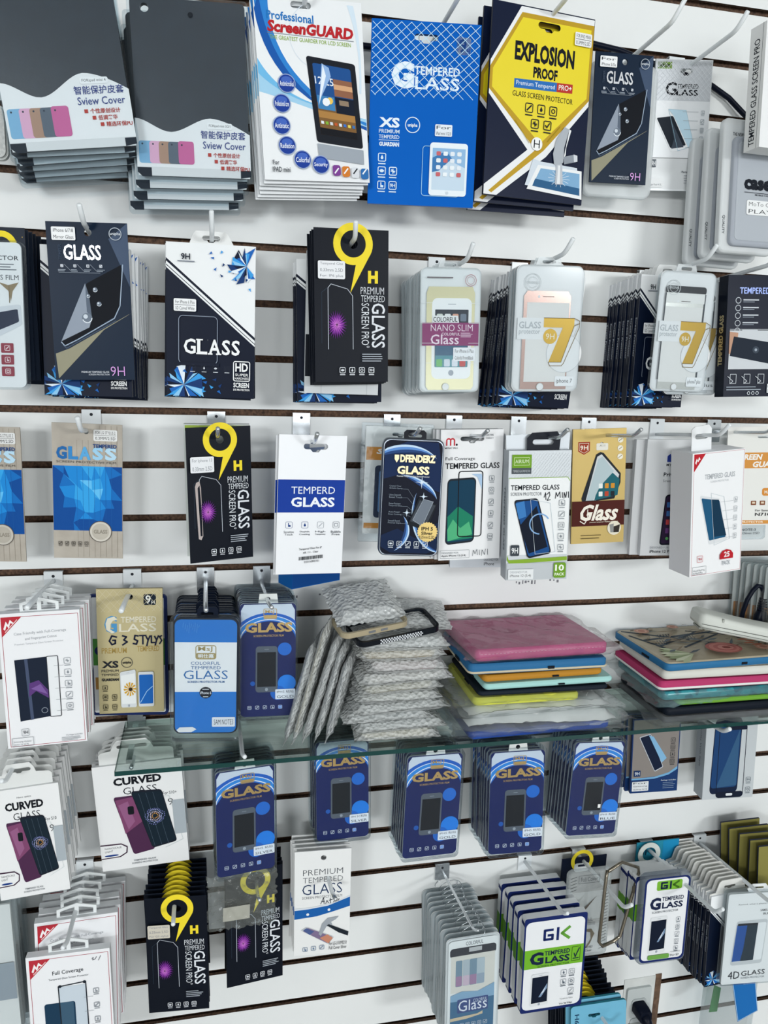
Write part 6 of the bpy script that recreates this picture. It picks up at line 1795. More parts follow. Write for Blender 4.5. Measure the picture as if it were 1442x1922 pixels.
la = [  # name colour thickness width depth dx rim bag label
    ('#1b4fa2', .013, .225, .145, .0, None, True, 'royal blue tablet cover in clear bag at the bottom of the pink topped pile', BLUEP),
    ('#e4e6e6', .014, .232, .15, .004, None, True, 'white padded tablet cover just above the royal blue one', None),
    ('#e9ebeb', .014, .225, .148, -.004, None, True, 'white bagged tablet cover third from the bottom of the pink topped pile', None),
    ('#d8da58', .012, .165, .14, -.022, None, True, 'lime yellow tablet cover in the pink topped pile', None),
    ('#1a222c', .007, .205, .142, .004, None, False, 'black tablet cover between the lime and mint ones', None),
    ('#a3d2ce', .009, .205, .142, .010, None, False, 'pale mint tablet cover in the pink topped pile', None),
    ('#b8822e', .010, .19, .138, .0, None, False, 'mustard tablet cover directly under the light blue one', None),
    ('#2f6a98', .016, .215, .145, -.008, None, False, 'light blue tablet shell second from the top of the pink topped pile', None),
]
z = ZS + .005
for i, (c, t, w_, d_, dx, rim, bag, lab, m_) in enumerate(la):
    cover('tablet_cover', lab, GA, c, (xa + dx, ya, z), random.Random(i).uniform(-.03, .03), w_, d_, t, bag=bag, m=m_, cut=i > 3, rim='#c9bfa6' if i == 7 else None, rimt=.2)
    z += t + .0028
PINK = noisy('pink_leatherette', '#b53a78', '#c44684', 30, rough=.35, bump=.1, bscale=200)
ro = cover('tablet_cover', 'pink zipped tablet cover in clear bag on top of its pile', GA, '#b8567f', (xa - .006, ya, z), .03, .208, .145, .018, m=PINK, cut=False, rx=-.03)
mb = MB()
for k in range(34):
    x = -.098 + k * .0058
    mb.box(x, x + .0034, -.0730, -.0724, .011, .0116, mat('#d9a3bd', .6))
mb.build('stitching', ro)
o = pillow('clear_bag', clear('pink_bag_film', tint='#fcfcfc', haze=.10, gloss=1.5, rough=.1, hazecol='#f0e0e6', bump=.9, bscale=26, fres=.35), .245, .168, .022, nu=36, nv=24, seed=77, root=ro, edge=.014, crinkle=.0021, flat=.005)
o.location.z = .0095

GB = 'tablet covers in the floral topped pile'
xb, yb = .785, -.078
lb = [
    ('#5d5f62', .010, .215, .142, .004, True, 'clear bagged grey tablet cover at the bottom of the floral topped pile'),
    ('#141a24', .013, .22, .142, .008, False, 'black tablet cover low in the floral topped pile'),
    ('#6fa33a', .008, .20, .14, .020, False, 'green tablet cover in the floral topped pile'),
    ('#16707e', .014, .222, .143, .002, True, 'teal patterned tablet cover in the floral topped pile'),
    ('#b13a68', .015, .232, .145, .0, False, 'magenta tablet cover with white rim in the floral topped pile'),
    ('#d3d3cc', .014, .232, .145, .006, False, 'cream padded tablet cover right under the floral one'),
]
z = ZS + .005
TEAL = noisy('teal_swirl', '#0f5f70', '#2f98a0', 70, rough=.3, kind='voronoi')
for i, (c, t, w_, d_, dx, bag, lab) in enumerate(lb):
    cover('tablet_cover', lab, GB, c, (xb + dx, yb, z), random.Random(i + 9).uniform(-.02, .02), w_, d_, t, bag=bag, m=TEAL if i == 3 else None, cut=False, rim='#dfe0de' if i == 4 else None, rimt=.25)
    z += t + .0024
ro = cover('tablet_cover', 'vintage floral print tablet cover with blue rim on top of its pile', GB, '#c3b8a2', (xb + .002, yb - .001, z), .035, .236, .15, .015, m=noisy('aged_paper_print', '#958b76', '#b3a993', 18, rough=.45), rim='#306d9a', rimt=.75)
# printed collage on the top face
mb = MB()
def tp(c, pts):
    global tz
    tz += .00006
    mb.add([(x, y, tz) for x, y in pts], [tuple(range(len(pts)))], mat(c, .5))
tz = .0151
def ell(cx, cy, rx, ry, n=18, a0=0):
    return [(cx + rx * math.cos(6.2832 * i / n + a0), cy + ry * math.sin(6.2832 * i / n + a0)) for i in range(n)]
INKB = '#3a4652'
for (x0, y0, x1, y1, w1) in ((-.112, .066, -.02, .010, .006), (-.10, .020, .10, .048, .006), (-.09, -.01, .02, .045, .005), (-.11, .045, -.07, -.05, .005), (-.05, -.02, .05, .03, .004), (.0, .05, .08, .012, .003)):
    d = Vector((x1 - x0, y1 - y0)).normalized(); nn = Vector((-d.y, d.x)) * w1 / 2
    tp(INKB, [(x0 - nn.x, y0 - nn.y), (x1 - nn.x, y1 - nn.y), (x1 + nn.x, y1 + nn.y), (x0 + nn.x, y0 + nn.y)])
for cx, cy, s in ((-.055, .030, 1), (-.02, .02, .7), (-.08, .005, .8)):
    for k in range(5):
        tp('#4a5560', [(cx - .012 * s + .005 * k, cy - .01 * s), (cx - .010 * s + .005 * k, cy - .01 * s), (cx - .004 * s + .005 * k, cy + .01 * s), (cx - .006 * s + .005 * k, cy + .01 * s)])
for k in range(7):
    a = 2.4 + k * .25
    tp(('#b9c2a0', '#8f9d78', '#cdd3b8')[k % 3], [(-.055, -.050), (-.055 + .045 * math.cos(a - .12), -.050 + .04 * math.sin(a - .12)), (-.055 + .055 * math.cos(a), -.050 + .048 * math.sin(a)), (-.055 + .045 * math.cos(a + .12), -.050 + .04 * math.sin(a + .12))])
for k in range(64):
    gx = random.Random(k + 50); x = gx.uniform(-.112, .112); y = gx.uniform(-.066, .068); a = gx.uniform(-.5, .9); L_ = gx.uniform(.012, .05); w1 = gx.uniform(.0012, .004)
    d = Vector((math.cos(a), math.sin(a))); nn = Vector((-d.y, d.x)) * w1
    tp(('#4a5660', '#5f6a70', '#8a7c68', '#6f6558', '#9a8f7c')[k % 5], [(max(min(q.x, .114), -.114), max(min(q.y, .071), -.071)) for q in (Vector((x, y)), Vector((x, y)) + d * L_ * .5 + nn, Vector((x, y)) + d * L_, Vector((x, y)) + d * L_ * .5 - nn)])
for cx, cy, s in ((-.085, .048, .5), (.07, -.052, .55), (-.02, .058, .4)):
    for r_, c in ((.026, '#b58a78'), (.019, '#c9a08e'), (.012, '#ab7a6c')):
        tp(c, ell(cx, cy, r_ * s, r_ * s * .8, 12, r_ * 50))
for r_, c in ((.030, '#a8655f'), (.025, '#c08078'), (.019, '#b06a66'), (.013, '#c98d84'), (.007, '#9a5550')):
    tp(c, ell(.002 + (.03 - r_) * .2, -.045, r_, r_ * .75, 16, r_ * 60))
for k in range(4):
    tp('#b0705a', ell(.058 + .008 * (k % 2), -.018 - .008 * k, .010, .003, 10))
for k in range(26):
    gx = random.Random(k); x = gx.uniform(-.03, .1); y = gx.uniform(-.06, .065); L_ = gx.uniform(.008, .022); s_ = gx.uniform(-.3, .3)
    tp('#4d4740', [(x, y), (x + L_, y + L_ * s_), (x + L_, y + L_ * s_ + .0009), (x, y + .0009)])
tp('#27303c', ell(.10, .02, .016, .012)); tp('#c9c0ae', ell(.10, .02, .012, .009))
mb.build('printed_pattern', ro)
ztopB = z + .016

# telephone handset lying across the floral cover
ro = tag(empty('telephone_handset', pose((.838, -.126, ztopB + .033), -.22, 0, .17)), 'off white cordless telephone handset lying across the floral tablet cover', 'telephone')
HW = mat('#cdd0ca', .4)
rings = []
for x, hh, ww, zc in ((-.096, .006, .016, .004), (-.0945, .010, .021, .004), (-.088, .0125, .024, .003), (-.06, .0125, .025, .001), (-.02, .0115, .024, 0), (.06, .0115, .024, 0), (.12, .0125, .026, .001), (.16, .0125, .026, .001), (.168, .009, .022, .001)):
    rings.append([(x, yy, zc + zz) for yy, zz in rrect(-ww, -hh, ww, hh, min(.007, hh * .8), 4)])
mb = MB(); mb.loft(rings[::-1], HW); mb.build('body', ro)
mb = MB(); mb.box(-.094, .166, -.0262, -.0256, -.0010, -.0002, mat('#5a5d5a', .6)); mb.box(-.092, .166, -.0264, -.0258, -.0062, -.0056, mat('#6a6d6a', .6)); mb.build('seam_line', ro)
mb = MB()
for k in range(3):
    mb.box(-.090 + k * .009, -.084 + k * .009, -.012, .012, -.0125, -.0100, mat('#9a9c96', .5))
mb.build('foot_pad', ro)
mb = MB(); mb.box(-.0635, -.0605, -.0255, -.0100, .0075, .0128, mat('#a9aca6', .5)); mb.build('latch', ro)

# black power plug with looping cord, hanging behind the handset
ro = tag(empty('power_plug', pose((.892, -.075, ZO - .548))), 'black power plug with looped cord hanging above the handset at right', 'plug')
BK = mat('#0c1220', .35)
mb = MB(); rings = []
for zz, rx_, ry_ in ((-.026, .011, .008), (-.022, .0135, .0095), (-.005, .0145, .010), (.006, .012, .009), (.012, .0085, .0075), (.014, .0085, .0075)):
    rings.append([(rx_ * math.cos(i * math.pi / 8), ry_ * math.sin(i * math.pi / 8), zz) for i in range(16)])
mb.loft(rings, BK); mb.build('plug_body', ro)
mb = MB()
for k in range(5):
    zz = .015 + k * .0042
    rr = .0082 - k * .0006
    rings = [[(r_ * math.cos(i * math.pi / 7), r_ * math.sin(i * math.pi / 7), zz + dz) for i in range(14)] for r_, dz in ((rr, 0), (rr, .0024), (rr * .7, .0026), (rr * .7, .0042))]
    mb.loft(rings, BK)
mb.build('strain_relief', ro)
mb = MB(); mb.tube([(0, 0, .034), (-.001, 0, .045), (-.006, 0, .054), (-.014, 0, .056), (-.022, 0, .048), (-.029, .002, .032), (-.033, .004, .010), (-.034, .006, -.02), (-.033, .006, -.05), (-.03, .006, -.08)], .0038, BK); mb.build('cord', ro)
# orange striped blisters at the right edge above the handset
ORB = clear('clear_blister_b', haze=.07, gloss=.5, rough=.12, hazecol='#dfe1de')
P = Pack('orangeC', 'orange_stripe_blister', 'clear blister with orange stripe at the right edge above the telephone handset, front one', pose=(.930, -.098, -.535, .075, .155, -.12, 0, -.03))
P.card('card', t=.002, rad=6, m=mat('#d5d6d2', .4), y=.002); P.r('orange_band', '#c07f42', 2, 45, 98, 62); P.lay += 3
P.shell('clear_shell', ORB, -4, -3, 104, 103, 8, -.004, .006, .002); P.done()
stack(P, 6, .0125, 'clear blister with orange stripe, {o} from the front of the row above the handset', 'orange striped blisters at the right edge', seed=21, roll=.02, dx_step=-.0022)

# ================================================================ FIFTH ROW
def curved(key, label, model, group):
    P = Pack(key, 'white_glass_pack', label, group=group)
    P.card('card', t=.006, m=mat('#e4e5e6', .4), side=mat('#d8dadb', .45))
    P.card('hang_tab', t=.0009, m=mat('#d9dbda', .4), outline=[(8, 2), (8, -9), (11, -11), (22, -12), (25, -17), (30, -21), (62, -21), (67, -17), (70, -12), (88, -11), (92, -9), (92, 2)], holes=[P.slot(46, -15, 34, 3)], y=.004)
    P.t('small_lettering', '#3a3f46', 'Nano optics', 40, 7.5, 60, 9.4, .01)
    P.t('title_lettering', '#15181f', 'CURVED', 22, 12.2, 76, 19.6, .045); P.t('title_lettering', '#2a2e36', 'GLASS', 32, 22, 70, 28.6, -.004)
    P.t('small_lettering', '#3a3f46', 'For ' + model, 76, 30, 92, 33, .005); P.t('title_lettering', '#20242c', '9', 81, 37, 87, 43.5, -.01)
    P.phone('phone_picture', [(20, 30), (48, 30), (62, 84), (37, 87)], '#4a2a48', None, .1)
    P.p('phone_picture', '#7a4468', [(22, 33), (46, 31), (52, 55), (30, 66)]); P.p('phone_picture', '#a06a8c', [(25, 38), (40, 34), (44, 48), (31, 54)]) if False else P.p('phone_picture', '#8f5a80', [(25, 38), (36, 35), (42, 55), (34, 62)])
    P.r('phone_picture', '#15181f', 35, 40, 42, 48, 2)
    P.phone('phone_picture', [(40, 26), (75, 27), (88, 79), (59, 83)], '#1a1f2a', '#16242f', .1, .03, .03, .03)
    g = random.Random(4)
    for r_, n, c in ((11, 30, '#6a6fa8'), (8.5, 26, '#9aa0d0'), (6, 18, '#c9b8c4'), (3.4, 10, '#c9924a')):
        for i in range(n):
            a = 6.283 * i / n + r_; rr = r_ * g.uniform(.85, 1.05)
            P.c('phone_picture', c, 65 + rr * math.cos(a), 52 + rr * P.a() * math.sin(a), .75, 6); P.lay -= 1
    P.lay += 1
    for k in range(3):
        P.l('phone_picture', '#4a5a6a', [(49 + 8 * k, 29), (62 + 8 * k, 81)], .35)
    P.l('phone_outline', '#c9d2d4', [(77, 34), (83, 34.5), (95, 78), (74, 84)], .5)
    P.r('grey_tab', '#a4adb4', 86, 39, 99.9, 72)
    P.p('label_box', '#3a2038', [(.3, 74), (24, 74.5), (31, 78), (30, 84), (22, 87.5), (.3, 88)]); P.p('label_box', '#e4e5e6', [(.3, 75), (24, 75.5), (29.6, 78.6), (28.6, 83.4), (21, 86.6), (.3, 87)])
    P.t('label_box', '#3a3f46', 'NANOSCALE', 5, 77, 24, 78.8, .005); P.t('label_box', '#3a3f46', 'LIGHT', 5, 80, 14, 81.8, .005); P.c('label_box', '#1d3c80', 12, 85, 8, 18, .9)
    P.t('small_lettering', '#6a7078', 'TEMPERED GLASS', 36, 92, 62, 93.4, .01); P.t('small_lettering', '#6a7078', 'SCREEN PROTECTOR', 34, 94.6, 64, 96, .01)
    return P.done()
P = curved('curvedA', 'white CURVED GLASS pack, front of its row at the left edge', 'S10', None)
stack(P, 6, .019, 'white CURVED GLASS pack, {o} from the front of the row at the left edge', 'curved glass packs at the left edge', seed=31, dx_step=-.001, dz_step=.0008, keep=('card', 'hang_tab', 'grey_tab'))
P = curved('curvedB', 'white CURVED GLASS pack hanging partly under the glass shelf, front of its row', 'S10+', None)
stack(P, 3, .0145, 'white CURVED GLASS pack, {o} from the front of the row under the glass shelf', 'curved glass packs under the shelf', seed=32, keep=('card', 'hang_tab', 'grey_tab'))

STK = 'blue bubble sleeve, {o} from the front of the row %s'
for key, lab, tg, n, where in (
        ('msglassB', 'blue bubble sleeve tagged SILVER below the left end of the shelf', ['IPH5 粘贴', 'SILVER'], 6, 'below the shelf left end'),
        ('msglassC', 'blue bubble sleeve tagged SILVER hanging under the leaning bubble pouches', ['IPH 5C粘贴', 'SILVER'], 5, 'under the leaning bubble pouches'),
        ('msglassD', 'blue bubble sleeve tagged GOLD with dark lettering, under the bubble pouch pile', ['IPH5 粘贴', 'GOLD'], 6, 'under the bubble pouch pile'),
        ('msglassE', 'blue bubble sleeve tagged GOLD with bright gold lettering, under the pink tablet covers', ['IPH5 粘贴', 'GOLD'], 7, 'under the pink tablet covers'),
        ('msglassF', 'blue bubble sleeve with small white torn spot, tagged BLUE', ['IPH5 粘贴', 'BLUE'], 7, 'of the BLUE tagged sleeve')):
    P = ms_glass(Pack(key, 'blue_glass_sleeve', lab), tg, key != 'msglassC')
    if key == 'msglassF':
        b = MB(); x, z_ = P.xy(58, 66)
        b.box(x - .0022, x + .0022, -.0062, -.0054, z_ - .004, z_ + .002, mat('#e6e8e8')); b.build('torn_spot', P.root)
    stack(P, n, .0112 if key != 'msglassC' else .0125, STK % where, 'blue sleeves ' + where, seed=hash(key) % 7 if False else len(where), keep=('card', 'printed_pattern', 'clear_bag'), roll=.012)

P = Pack('grayblue', 'grey_glass_carton', 'bronze grey carton with navy bottom and phone picture under the shelf, front of three', group='grey and navy cartons')
P.boxbody('carton', '#16305e', .006, m=mat('#1a3768', .3), side=mat('#16305e', .4))
P.p('printed_pattern', foil('#8a8480', .35, .5), [(2, 1), (98, 1), (98, 70), (70, 78), (2, 80)])
P.p('printed_pattern', '#6fa4cc', [(2, 80), (50, 79), (80, 74), (98, 66), (98, 70), (80, 77), (50, 81.5), (2, 82)])
P.phone('phone_picture', [(14, 24), (38, 20), (68, 66), (50, 72)], '#c3cad4', '#141f36', .1, .05, .02, .02)
P.p('phone_picture', '#7fb0d4', [(34, 22), (44, 24), (74, 54), (64, 60)])
for i in range(4):
    P.icon(86, 30 + 9.5 * i, 5, ('sq', 'sq', 'drop', 'sq')[i], '#3f3f42')
P.r('badge', '#1a3460', 6, 69, 20, 77); P.t('badge', '#d3dae2', '9H', 8, 70.6, 18, 75.4, .01)
P.sticker(3, 84, 38, 97, ['For', 'Samsung', 'Galaxy A10'], '#d5d9dd', '#2a2f38', 1)
P.t('small_lettering', '#c9d3de', 'Package includes:', 64, 83, 96, 85.4, .01); P.micro('small_lettering', '#8fa3bc', 68, 87, 96, 4, 2.4, .6)
P.done()
stack(P, 2, .012, 'grey and navy carton, {o} from the front under the shelf', 'grey and navy cartons', seed=41, dx_step=-.0035, keep=('carton', 'printed_pattern'))
P = Pack('phonebox', 'silver_phone_carton', 'silver grey carton with large dark blue phone picture under the right of the shelf')
P.boxbody('carton', '#c3c9cd', .03, m=mat('#c0c6ca', .35, .2), side=mat('#b4bbc0', .4, .1))
P.phone('phone_picture', [(17, 3), (70, 2), (68, 93), (13, 94)], '#14203a', '#1d3f6c', .14, .03, .08, .08)
P.p('phone_picture', '#4f7896', [(60, 14), (62, 84), (26, 92)]) if False else P.p('phone_picture', '#33587c', [(66, 16), (65, 84), (26, 86)])
P.frame('phone_outline', '#141c2e', 26, 10, 80, 99, 7, 1.2); P.r('phone_outline', '#141c2e', 27, 91.5, 79, 98.5, 4); P.r('phone_outline', '#d5dade', 46, 93.4, 59, 96.6, 2); P.r('phone_outline', '#141c2e', 38, 11, 79, 17, 2)
P.icon(89, 78, 5, '9H', '#7a838a'); P.icon(89, 90, 5, 'ring', '#7a838a')
m_ = MB(); vs, fs = glyphs('Quality With Style', .0); m_.add([(-.5 * P.w - 2e-4, .019 - .006 * b, .36 * P.h - .5 * P.h * a) for a, b in vs], fs, mat('#5a6470')); P.parts['side_lettering'] = m_
P.done()

# ================================================================ BOTTOM ROWS
P = Pack('leftclear', 'clear_glass_pack', 'clear pack with grey label at the lower left edge, front of its row')
P.card('card', t=.003, m=mat('#d9dbda', .4), y=.002); P.r('grey_label', '#8f9aa4', 40, 40, 99, 66); P.l('printed_pattern', '#9aa4a8', [(20, 60), (70, 74)], .5)
P.lay += 3
P.shell('clear_shell', ORB, -2, -2, 108, 103, 4, -.003, .008, .002); P.done()
stack(P, 4, .02, 'clear pack with grey label, {o} from the front at the lower left edge', 'clear packs at the lower left edge', seed=43, dx_step=-.002)
P = redbox('redboxB', 'white carton with red corner reading Full Coverage, lowest and foremost at bottom left', True, None)
P = redbox('redboxC', 'white carton with red corner and violet phone behind the Full Coverage one', False, None)
stack(P, 4, .0195, 'white red-cornered carton, {o} from the front of the violet phone row at bottom left', 'white red-cornered cartons at bottom left', seed=44, dx_step=.0006, keep=('carton', 'hang_tab', 'red_border', 'red_corner'))
P = nine_h(Pack('nineC', 'nine_ring_glass_card', 'black card with yellow ring nine and worn beige sticker, front of the bottom left row'), sticker=['Tempered Glass', '0.33mm 2.5D', 'For G3 stylus'], stickcol='#c9c3b6')
stack(P, 8, .0125, 'black yellow-ring card, {o} from the front of the bottom left row', 'black ring cards at bottom left', seed=45, keep=('card', 'yellow_nine'), roll=.02)
P = nine_h(Pack('nineD', 'nine_ring_glass_card', 'black card with yellow ring nine hanging under the crumpled clear bag'))
stack(P, 5, .0105, 'black yellow-ring card, {o} from the front of those under the crumpled clear bag', 'black ring cards under the clear bag', seed=46, keep=('card', 'yellow_nine'), roll=.02)
# crumpled bag bottom draped over it
P = Pack('bagD', 'crumpled_clear_bag', 'crumpled clear bag with a beige label draped over the black ring card', 'bag', pose=(.044, -.107, -.935, .098, .088, .08, 0, .02))
P.r('beige_label', '#b9b3a6', 22, 60, 62, 86); P.lay += 2
ro_ = pillow('bag_film', clear('crumpled_film', haze=.06, gloss=1.5, rough=.1, bump=1.0, bscale=60, hazecol='#c9ccc4'), .1, .09, .004, nu=26, nv=24, seed=55, root=P.root, edge=.01, crinkle=.0016)
ro_.rotation_euler = (math.pi / 2, 0, 0)
P.done()

P = Pack('hammer', 'white_glass_card', 'white card with blue wave, hammer picture and handwritten word, front of five')
P.card('card', t=.002, holes=[P.hole(51, 7, 5)], m=mat('#e2e3e3', .45), side=mat('#cfd1d1'))
P.t('title_lettering', '#4a4e55', 'PREMIUM', 15, 17.6, 86, 23, -.012); P.t('title_lettering', '#4a4e55', 'TEMPERED', 15, 25, 86, 30, -.012); P.t('title_lettering', '#23385c', 'GLASS', 14, 31.6, 85, 41.4, -.008); P.t('title_lettering', '#4a4e55', 'SCREEN PROTECTOR FILM', 14, 43, 85, 45.4, -.005)
for q in ([(47, 51), (52, 45), (53, 51)], [(49, 49), (54, 48.6)], [(56, 51), (58, 48), (61, 50.6)], [(64, 46), (64.5, 51)], [(62, 48), (68, 47.4)], [(70, 50), (73, 48), (74, 50), (71, 51), (78, 49), (80, 47)]):
    P.l('handwriting', '#1a2030', q, 1.2)
P.p('blue_wave', '#1d5ca4', [(.4, 55.5), (25, 55), (60, 53), (99.6, 46), (99.6, 55), (70, 59), (40, 62.5), (.4, 64)])
P.p('blue_wave', '#d4dbe2', [(.4, 53.6), (30, 53.6), (70, 50.6), (99.6, 44.6), (99.6, 46), (60, 53), (25, 55), (.4, 55.5)])
for u, v in ((24, 60), (62, 57)):
    P.c('blue_wave', '#e2e5e8', u, v, 2.6)
P.phone('phone_picture', [(12, 75), (22, 72), (72, 84), (62, 91)], '#b9bdc2', '#7a6a8a', .1, .06, .06, .06); P.p('phone_picture', '#c0826a', [(46, 84), (60, 81), (70, 85), (62, 90)]); P.p('phone_picture', '#4a5a8a', [(16, 75), (22, 73), (36, 77), (28, 80)])
P.p('hammer_picture', '#9aa0a8', [(44, 80), (50, 70), (60, 65), (80, 64), (74, 67), (66, 69), (70, 74), (58, 73), (48, 82)]); P.p('hammer_picture', '#20262f', [(58, 72), (62, 71), (98, 80), (97, 84), (80, 80)])
for i, kd in enumerate(('hand', 'drop', 'slash')):
    P.icon(20 + 15 * i, 94 - .5 * i, 4.4, kd, '#5f7a9a', cap=False)
P.t('small_lettering', '#22262e', 'For LG LV3/MS210', 63, 88.6, 95, 91.8, .0); P.t('small_lettering', '#22262e', 'Full Cover Silver', 63, 93, 95, 96, .0)
P.done()
stack(P, 4, .012, 'white blue-wave card, {o} from the front behind the hammer picture one', 'white blue wave cards', seed=47, keep=('card', 'blue_wave'))

# --- colourful blister row with wire spiral
P = Pack('colorful', 'rounded_glass_blister', 'clear rounded blister with COLORFUL Glass water print, front of the wire looped row')
P.card('backing_card', t=.001, rad=9, m=mat('#d9dcdd', .4), y=.002)
P.r('printed_front', '#dfe2e2', 4, 2, 96, 99, 8); P.t('title_lettering', '#4a5058', 'COLORFUL', 36, 4, 68, 7.6, .01)
P.r('printed_front', '#151b28', 7, 9, 93, 18, 6); P.r('printed_front', '#d2d0c8', 9, 16.6, 91, 52); P.r('printed_front', '#b4b6b8', 42, 10, 66, 14)
for i in range(4):
    P.r('phone_picture', ('#6f8a9c', '#a8b4bc', '#6f8a9c', '#aab8c0')[i], 18 + 13 * i, 21, 30 + 14 * i, 46, 2); P.r('phone_picture', ('#9a7a9a', '#c4b0c0', '#9a7a9a', '#8fa0b0')[i], 18.4 + 13 * i, 36, 29.6 + 14 * i, 45.6, 2)
P.p('printed_front', '#7fa4c0', [(9, 54), (30, 51), (60, 53), (91, 47), (91, 62), (9, 62)]); P.r('printed_front', '#2f6488', 9, 60, 91, 97)
P.r('title_panel', '#27407a', 22, 58.5, 80, 72, 2); P.t('title_lettering', '#dfe4ec', 'Glass', 24, 60, 78, 70.6, .0); P.t('title_lettering', '#b9c4d4', 'COLORFUL', 52, 60, 78, 63.4, .01)
P.p('printed_front', '#c9b89a', [(9, 76), (60, 75), (70, 73), (70, 76), (40, 78.4), (9, 79)])
for i in range(6):
    P.icon(20 + 11 * i, 84, 4, ('9H', 'hand', 'sq', 'eye', 'ring', 'check')[i], '#b9c6d2', cap=False)
P.sticker(50, 90, 84, 99, ['Full Cover Black', '0.2mm 2.5D'], '#dfe2e4', '#2a2f38', 1)
P.lay += 3
P.shell('clear_shell', clear('clear_blister', haze=.05, gloss=.4, rough=.1), 0, 0, 100, 100, 11, -.003, .0085, .002)
w = MB()
w.tube([(.020 * math.cos(a) , .004 + .002 * math.sin(2 * a), .5 * P.h + .0045 + .0125 * math.sin(a)) for a in [6.283 * i / 20 for i in range(21)]], .0006, mat('#c9d0d4', .15, .9), 6)
P.parts['wire_loop'] = w
P.done()
stack(P, 11, .0122, 'clear rounded blister with wire loop, {o} from the front of its row', 'wire looped blisters', seed=48, keep=('backing_card', 'clear_shell', 'wire_loop'), roll=.03)

# --- GK cards
def gk_logo(P, u0, v0, u1, v1, ink, grn):
    w_ = u1 - u0; h_ = v1 - v0
    P.l('logo_print', ink, [(u0 + .36 * w_, v0 + .1 * h_), (u0 + .06 * w_, v0 + .1 * h_), (u0 + .06 * w_, v1 - .1 * h_), (u0 + .36 * w_, v1 - .1 * h_), (u0 + .36 * w_, v0 + .55 * h_), (u0 + .2 * w_, v0 + .55 * h_)], w_ * .10)
    P.l('logo_print', ink, [(u0 + .56 * w_, v0), (u0 + .56 * w_, v1)], w_ * .10)
    P.l('logo_print', grn, [(u1, v0 + .02 * h_), (u0 + .72 * w_, v0 + .5 * h_), (u1, v1 - .02 * h_)], w_ * .11)
def gkcard(key, label, front=True, group=None):
    P = Pack(key, 'white_glass_card', label, group=group)
    nvy = '#1a2860'
    P.card('card', t=.013, rad=4, m=mat(nvy, .35), side=mat('#dfe2e4', .4))
    sd = MB(); x0 = -P.w / 2 - 1.5e-4; zq = lambda v: (.5 - v / 100) * P.h
    for va, vb, c in ((33, 53, '#5f9a2a'), (4, 8, nvy), (96, 97.4, nvy)):
        sd.add([(x0, 0, zq(va)), (x0, .013, zq(va)), (x0, .013, zq(vb)), (x0, 0, zq(vb))], [(0, 1, 2, 3)], mat(c))
    P.parts['side_print'] = sd
    if front:
        P.r('printed_front', '#e3e5e8', 2.5, 4, 96.5, 97, 9); P.r('green_band', '#6fae2e', 2.5, 33, 97, 53)
        gk_logo(P, 30, 13, 72, 25, nvy, '#5f9a3a')
        P.t('title_lettering', '#17233f', 'G', 11, 36, 33, 49.6, .045); P.t('title_lettering', '#17233f', 'TEMPERED', 34, 36, 75, 40.6, .02); P.t('title_lettering', '#17233f', 'LASS', 36, 42, 75, 49, .03); P.t('title_lettering', '#2f4a2a', 'SCREEN PROTECTOR', 24, 50.4, 75, 52.4, .0)
        P.frame('logo_print', '#24401c', 78, 35, 92, 50, 1, .6); P.l('logo_print', '#17233f', [(82, 42), (84, 46), (90, 37)], 1.6); P.r('logo_print', '#17233f', 80, 47, 90, 47.8)
        P.phone('phone_picture', [(15, 59), (44, 58.5), (44, 93), (15, 93.6)], '#d9dcdf', '#111a2c', .1, .06, .1, .1, True); P.p('phone_picture', '#7f97b4', [(28, 84), (41, 70), (41, 75), (32, 84)]); P.p('phone_picture', '#cfd9e4', [(31, 81), (39, 73), (36, 79)])
        for u, v, kd in ((67, 61, 'drop'), (80, 61, 'sq'), (67, 71, 'hand'), (80, 71, 'ring'), (80, 81, 'slash')):
            P.icon(u, v, 4.8, kd, '#5a6470', wd=.5)
        P.t('small_lettering', '#2a2f38', 'Tempered Glass', 63, 88.6, 84, 90, .0); P.t('small_lettering', '#2a2f38', 'For S6 Edge', 63, 93.6, 84, 95.4, .02)
    return P.done()
P = gkcard('gkA', 'white card with navy rim and bright green band, in front of its row')
m_ = MB()
stack(P, 4, .0235, 'white and green carton, {o} from the front behind the green band front card', 'navy rimmed cards in the green band row', seed=51, keep=('card', 'printed_front', 'green_band', 'side_print'), dx_step=-.0012, dz_step=.001)
# sides of those cards are white over green: a wrap band on each
P = Pack('gkB', 'rounded_glass_blister', 'grey rimmed rounded blister with green logo badge and phone picture, front of its row')
P.shell('clear_shell', clear('smoky_plastic', haze=.35, gloss=.4, rough=.12, hazecol='#9aa4b0'), -4, -2, 104, 103, 13, -.001, .012, .003)
P.y0 = -.0012
P.r('navy_rim', '#1a2860', 0, 0, 100, 100, 12); P.r('printed_front', '#e3e5e8', 4, 2, 96, 97.5, 10)
P.r('green_badge', '#76b036', 26, 4, 82, 15, 4); gk_logo(P, 34, 5.6, 74, 13.4, '#17233f', '#3f6a1f')
P.t('title_lettering', '#1a2442', 'G', 14, 23, 38, 37.6, .045); P.t('title_lettering', '#1a2442', 'TEMPERED', 40, 23, 88, 27.8, .02); P.t('title_lettering', '#1a2442', 'LASS', 41, 29.4, 87, 36.8, .03); P.t('small_lettering', '#3a4450', 'SCREEN PROTECTOR', 20, 39, 78, 41.4, .0)
P.phone('phone_picture', [(18, 46), (56, 45.5), (56, 89), (18, 90)], '#d9dcdf', '#111a2c', .1, .06, .1, .1, True); P.p('phone_picture', '#7f97b4', [(36, 76), (52, 60), (52, 66), (40, 76)]); P.p('phone_picture', '#cfd9e4', [(39, 73), (49, 63), (45, 71)])
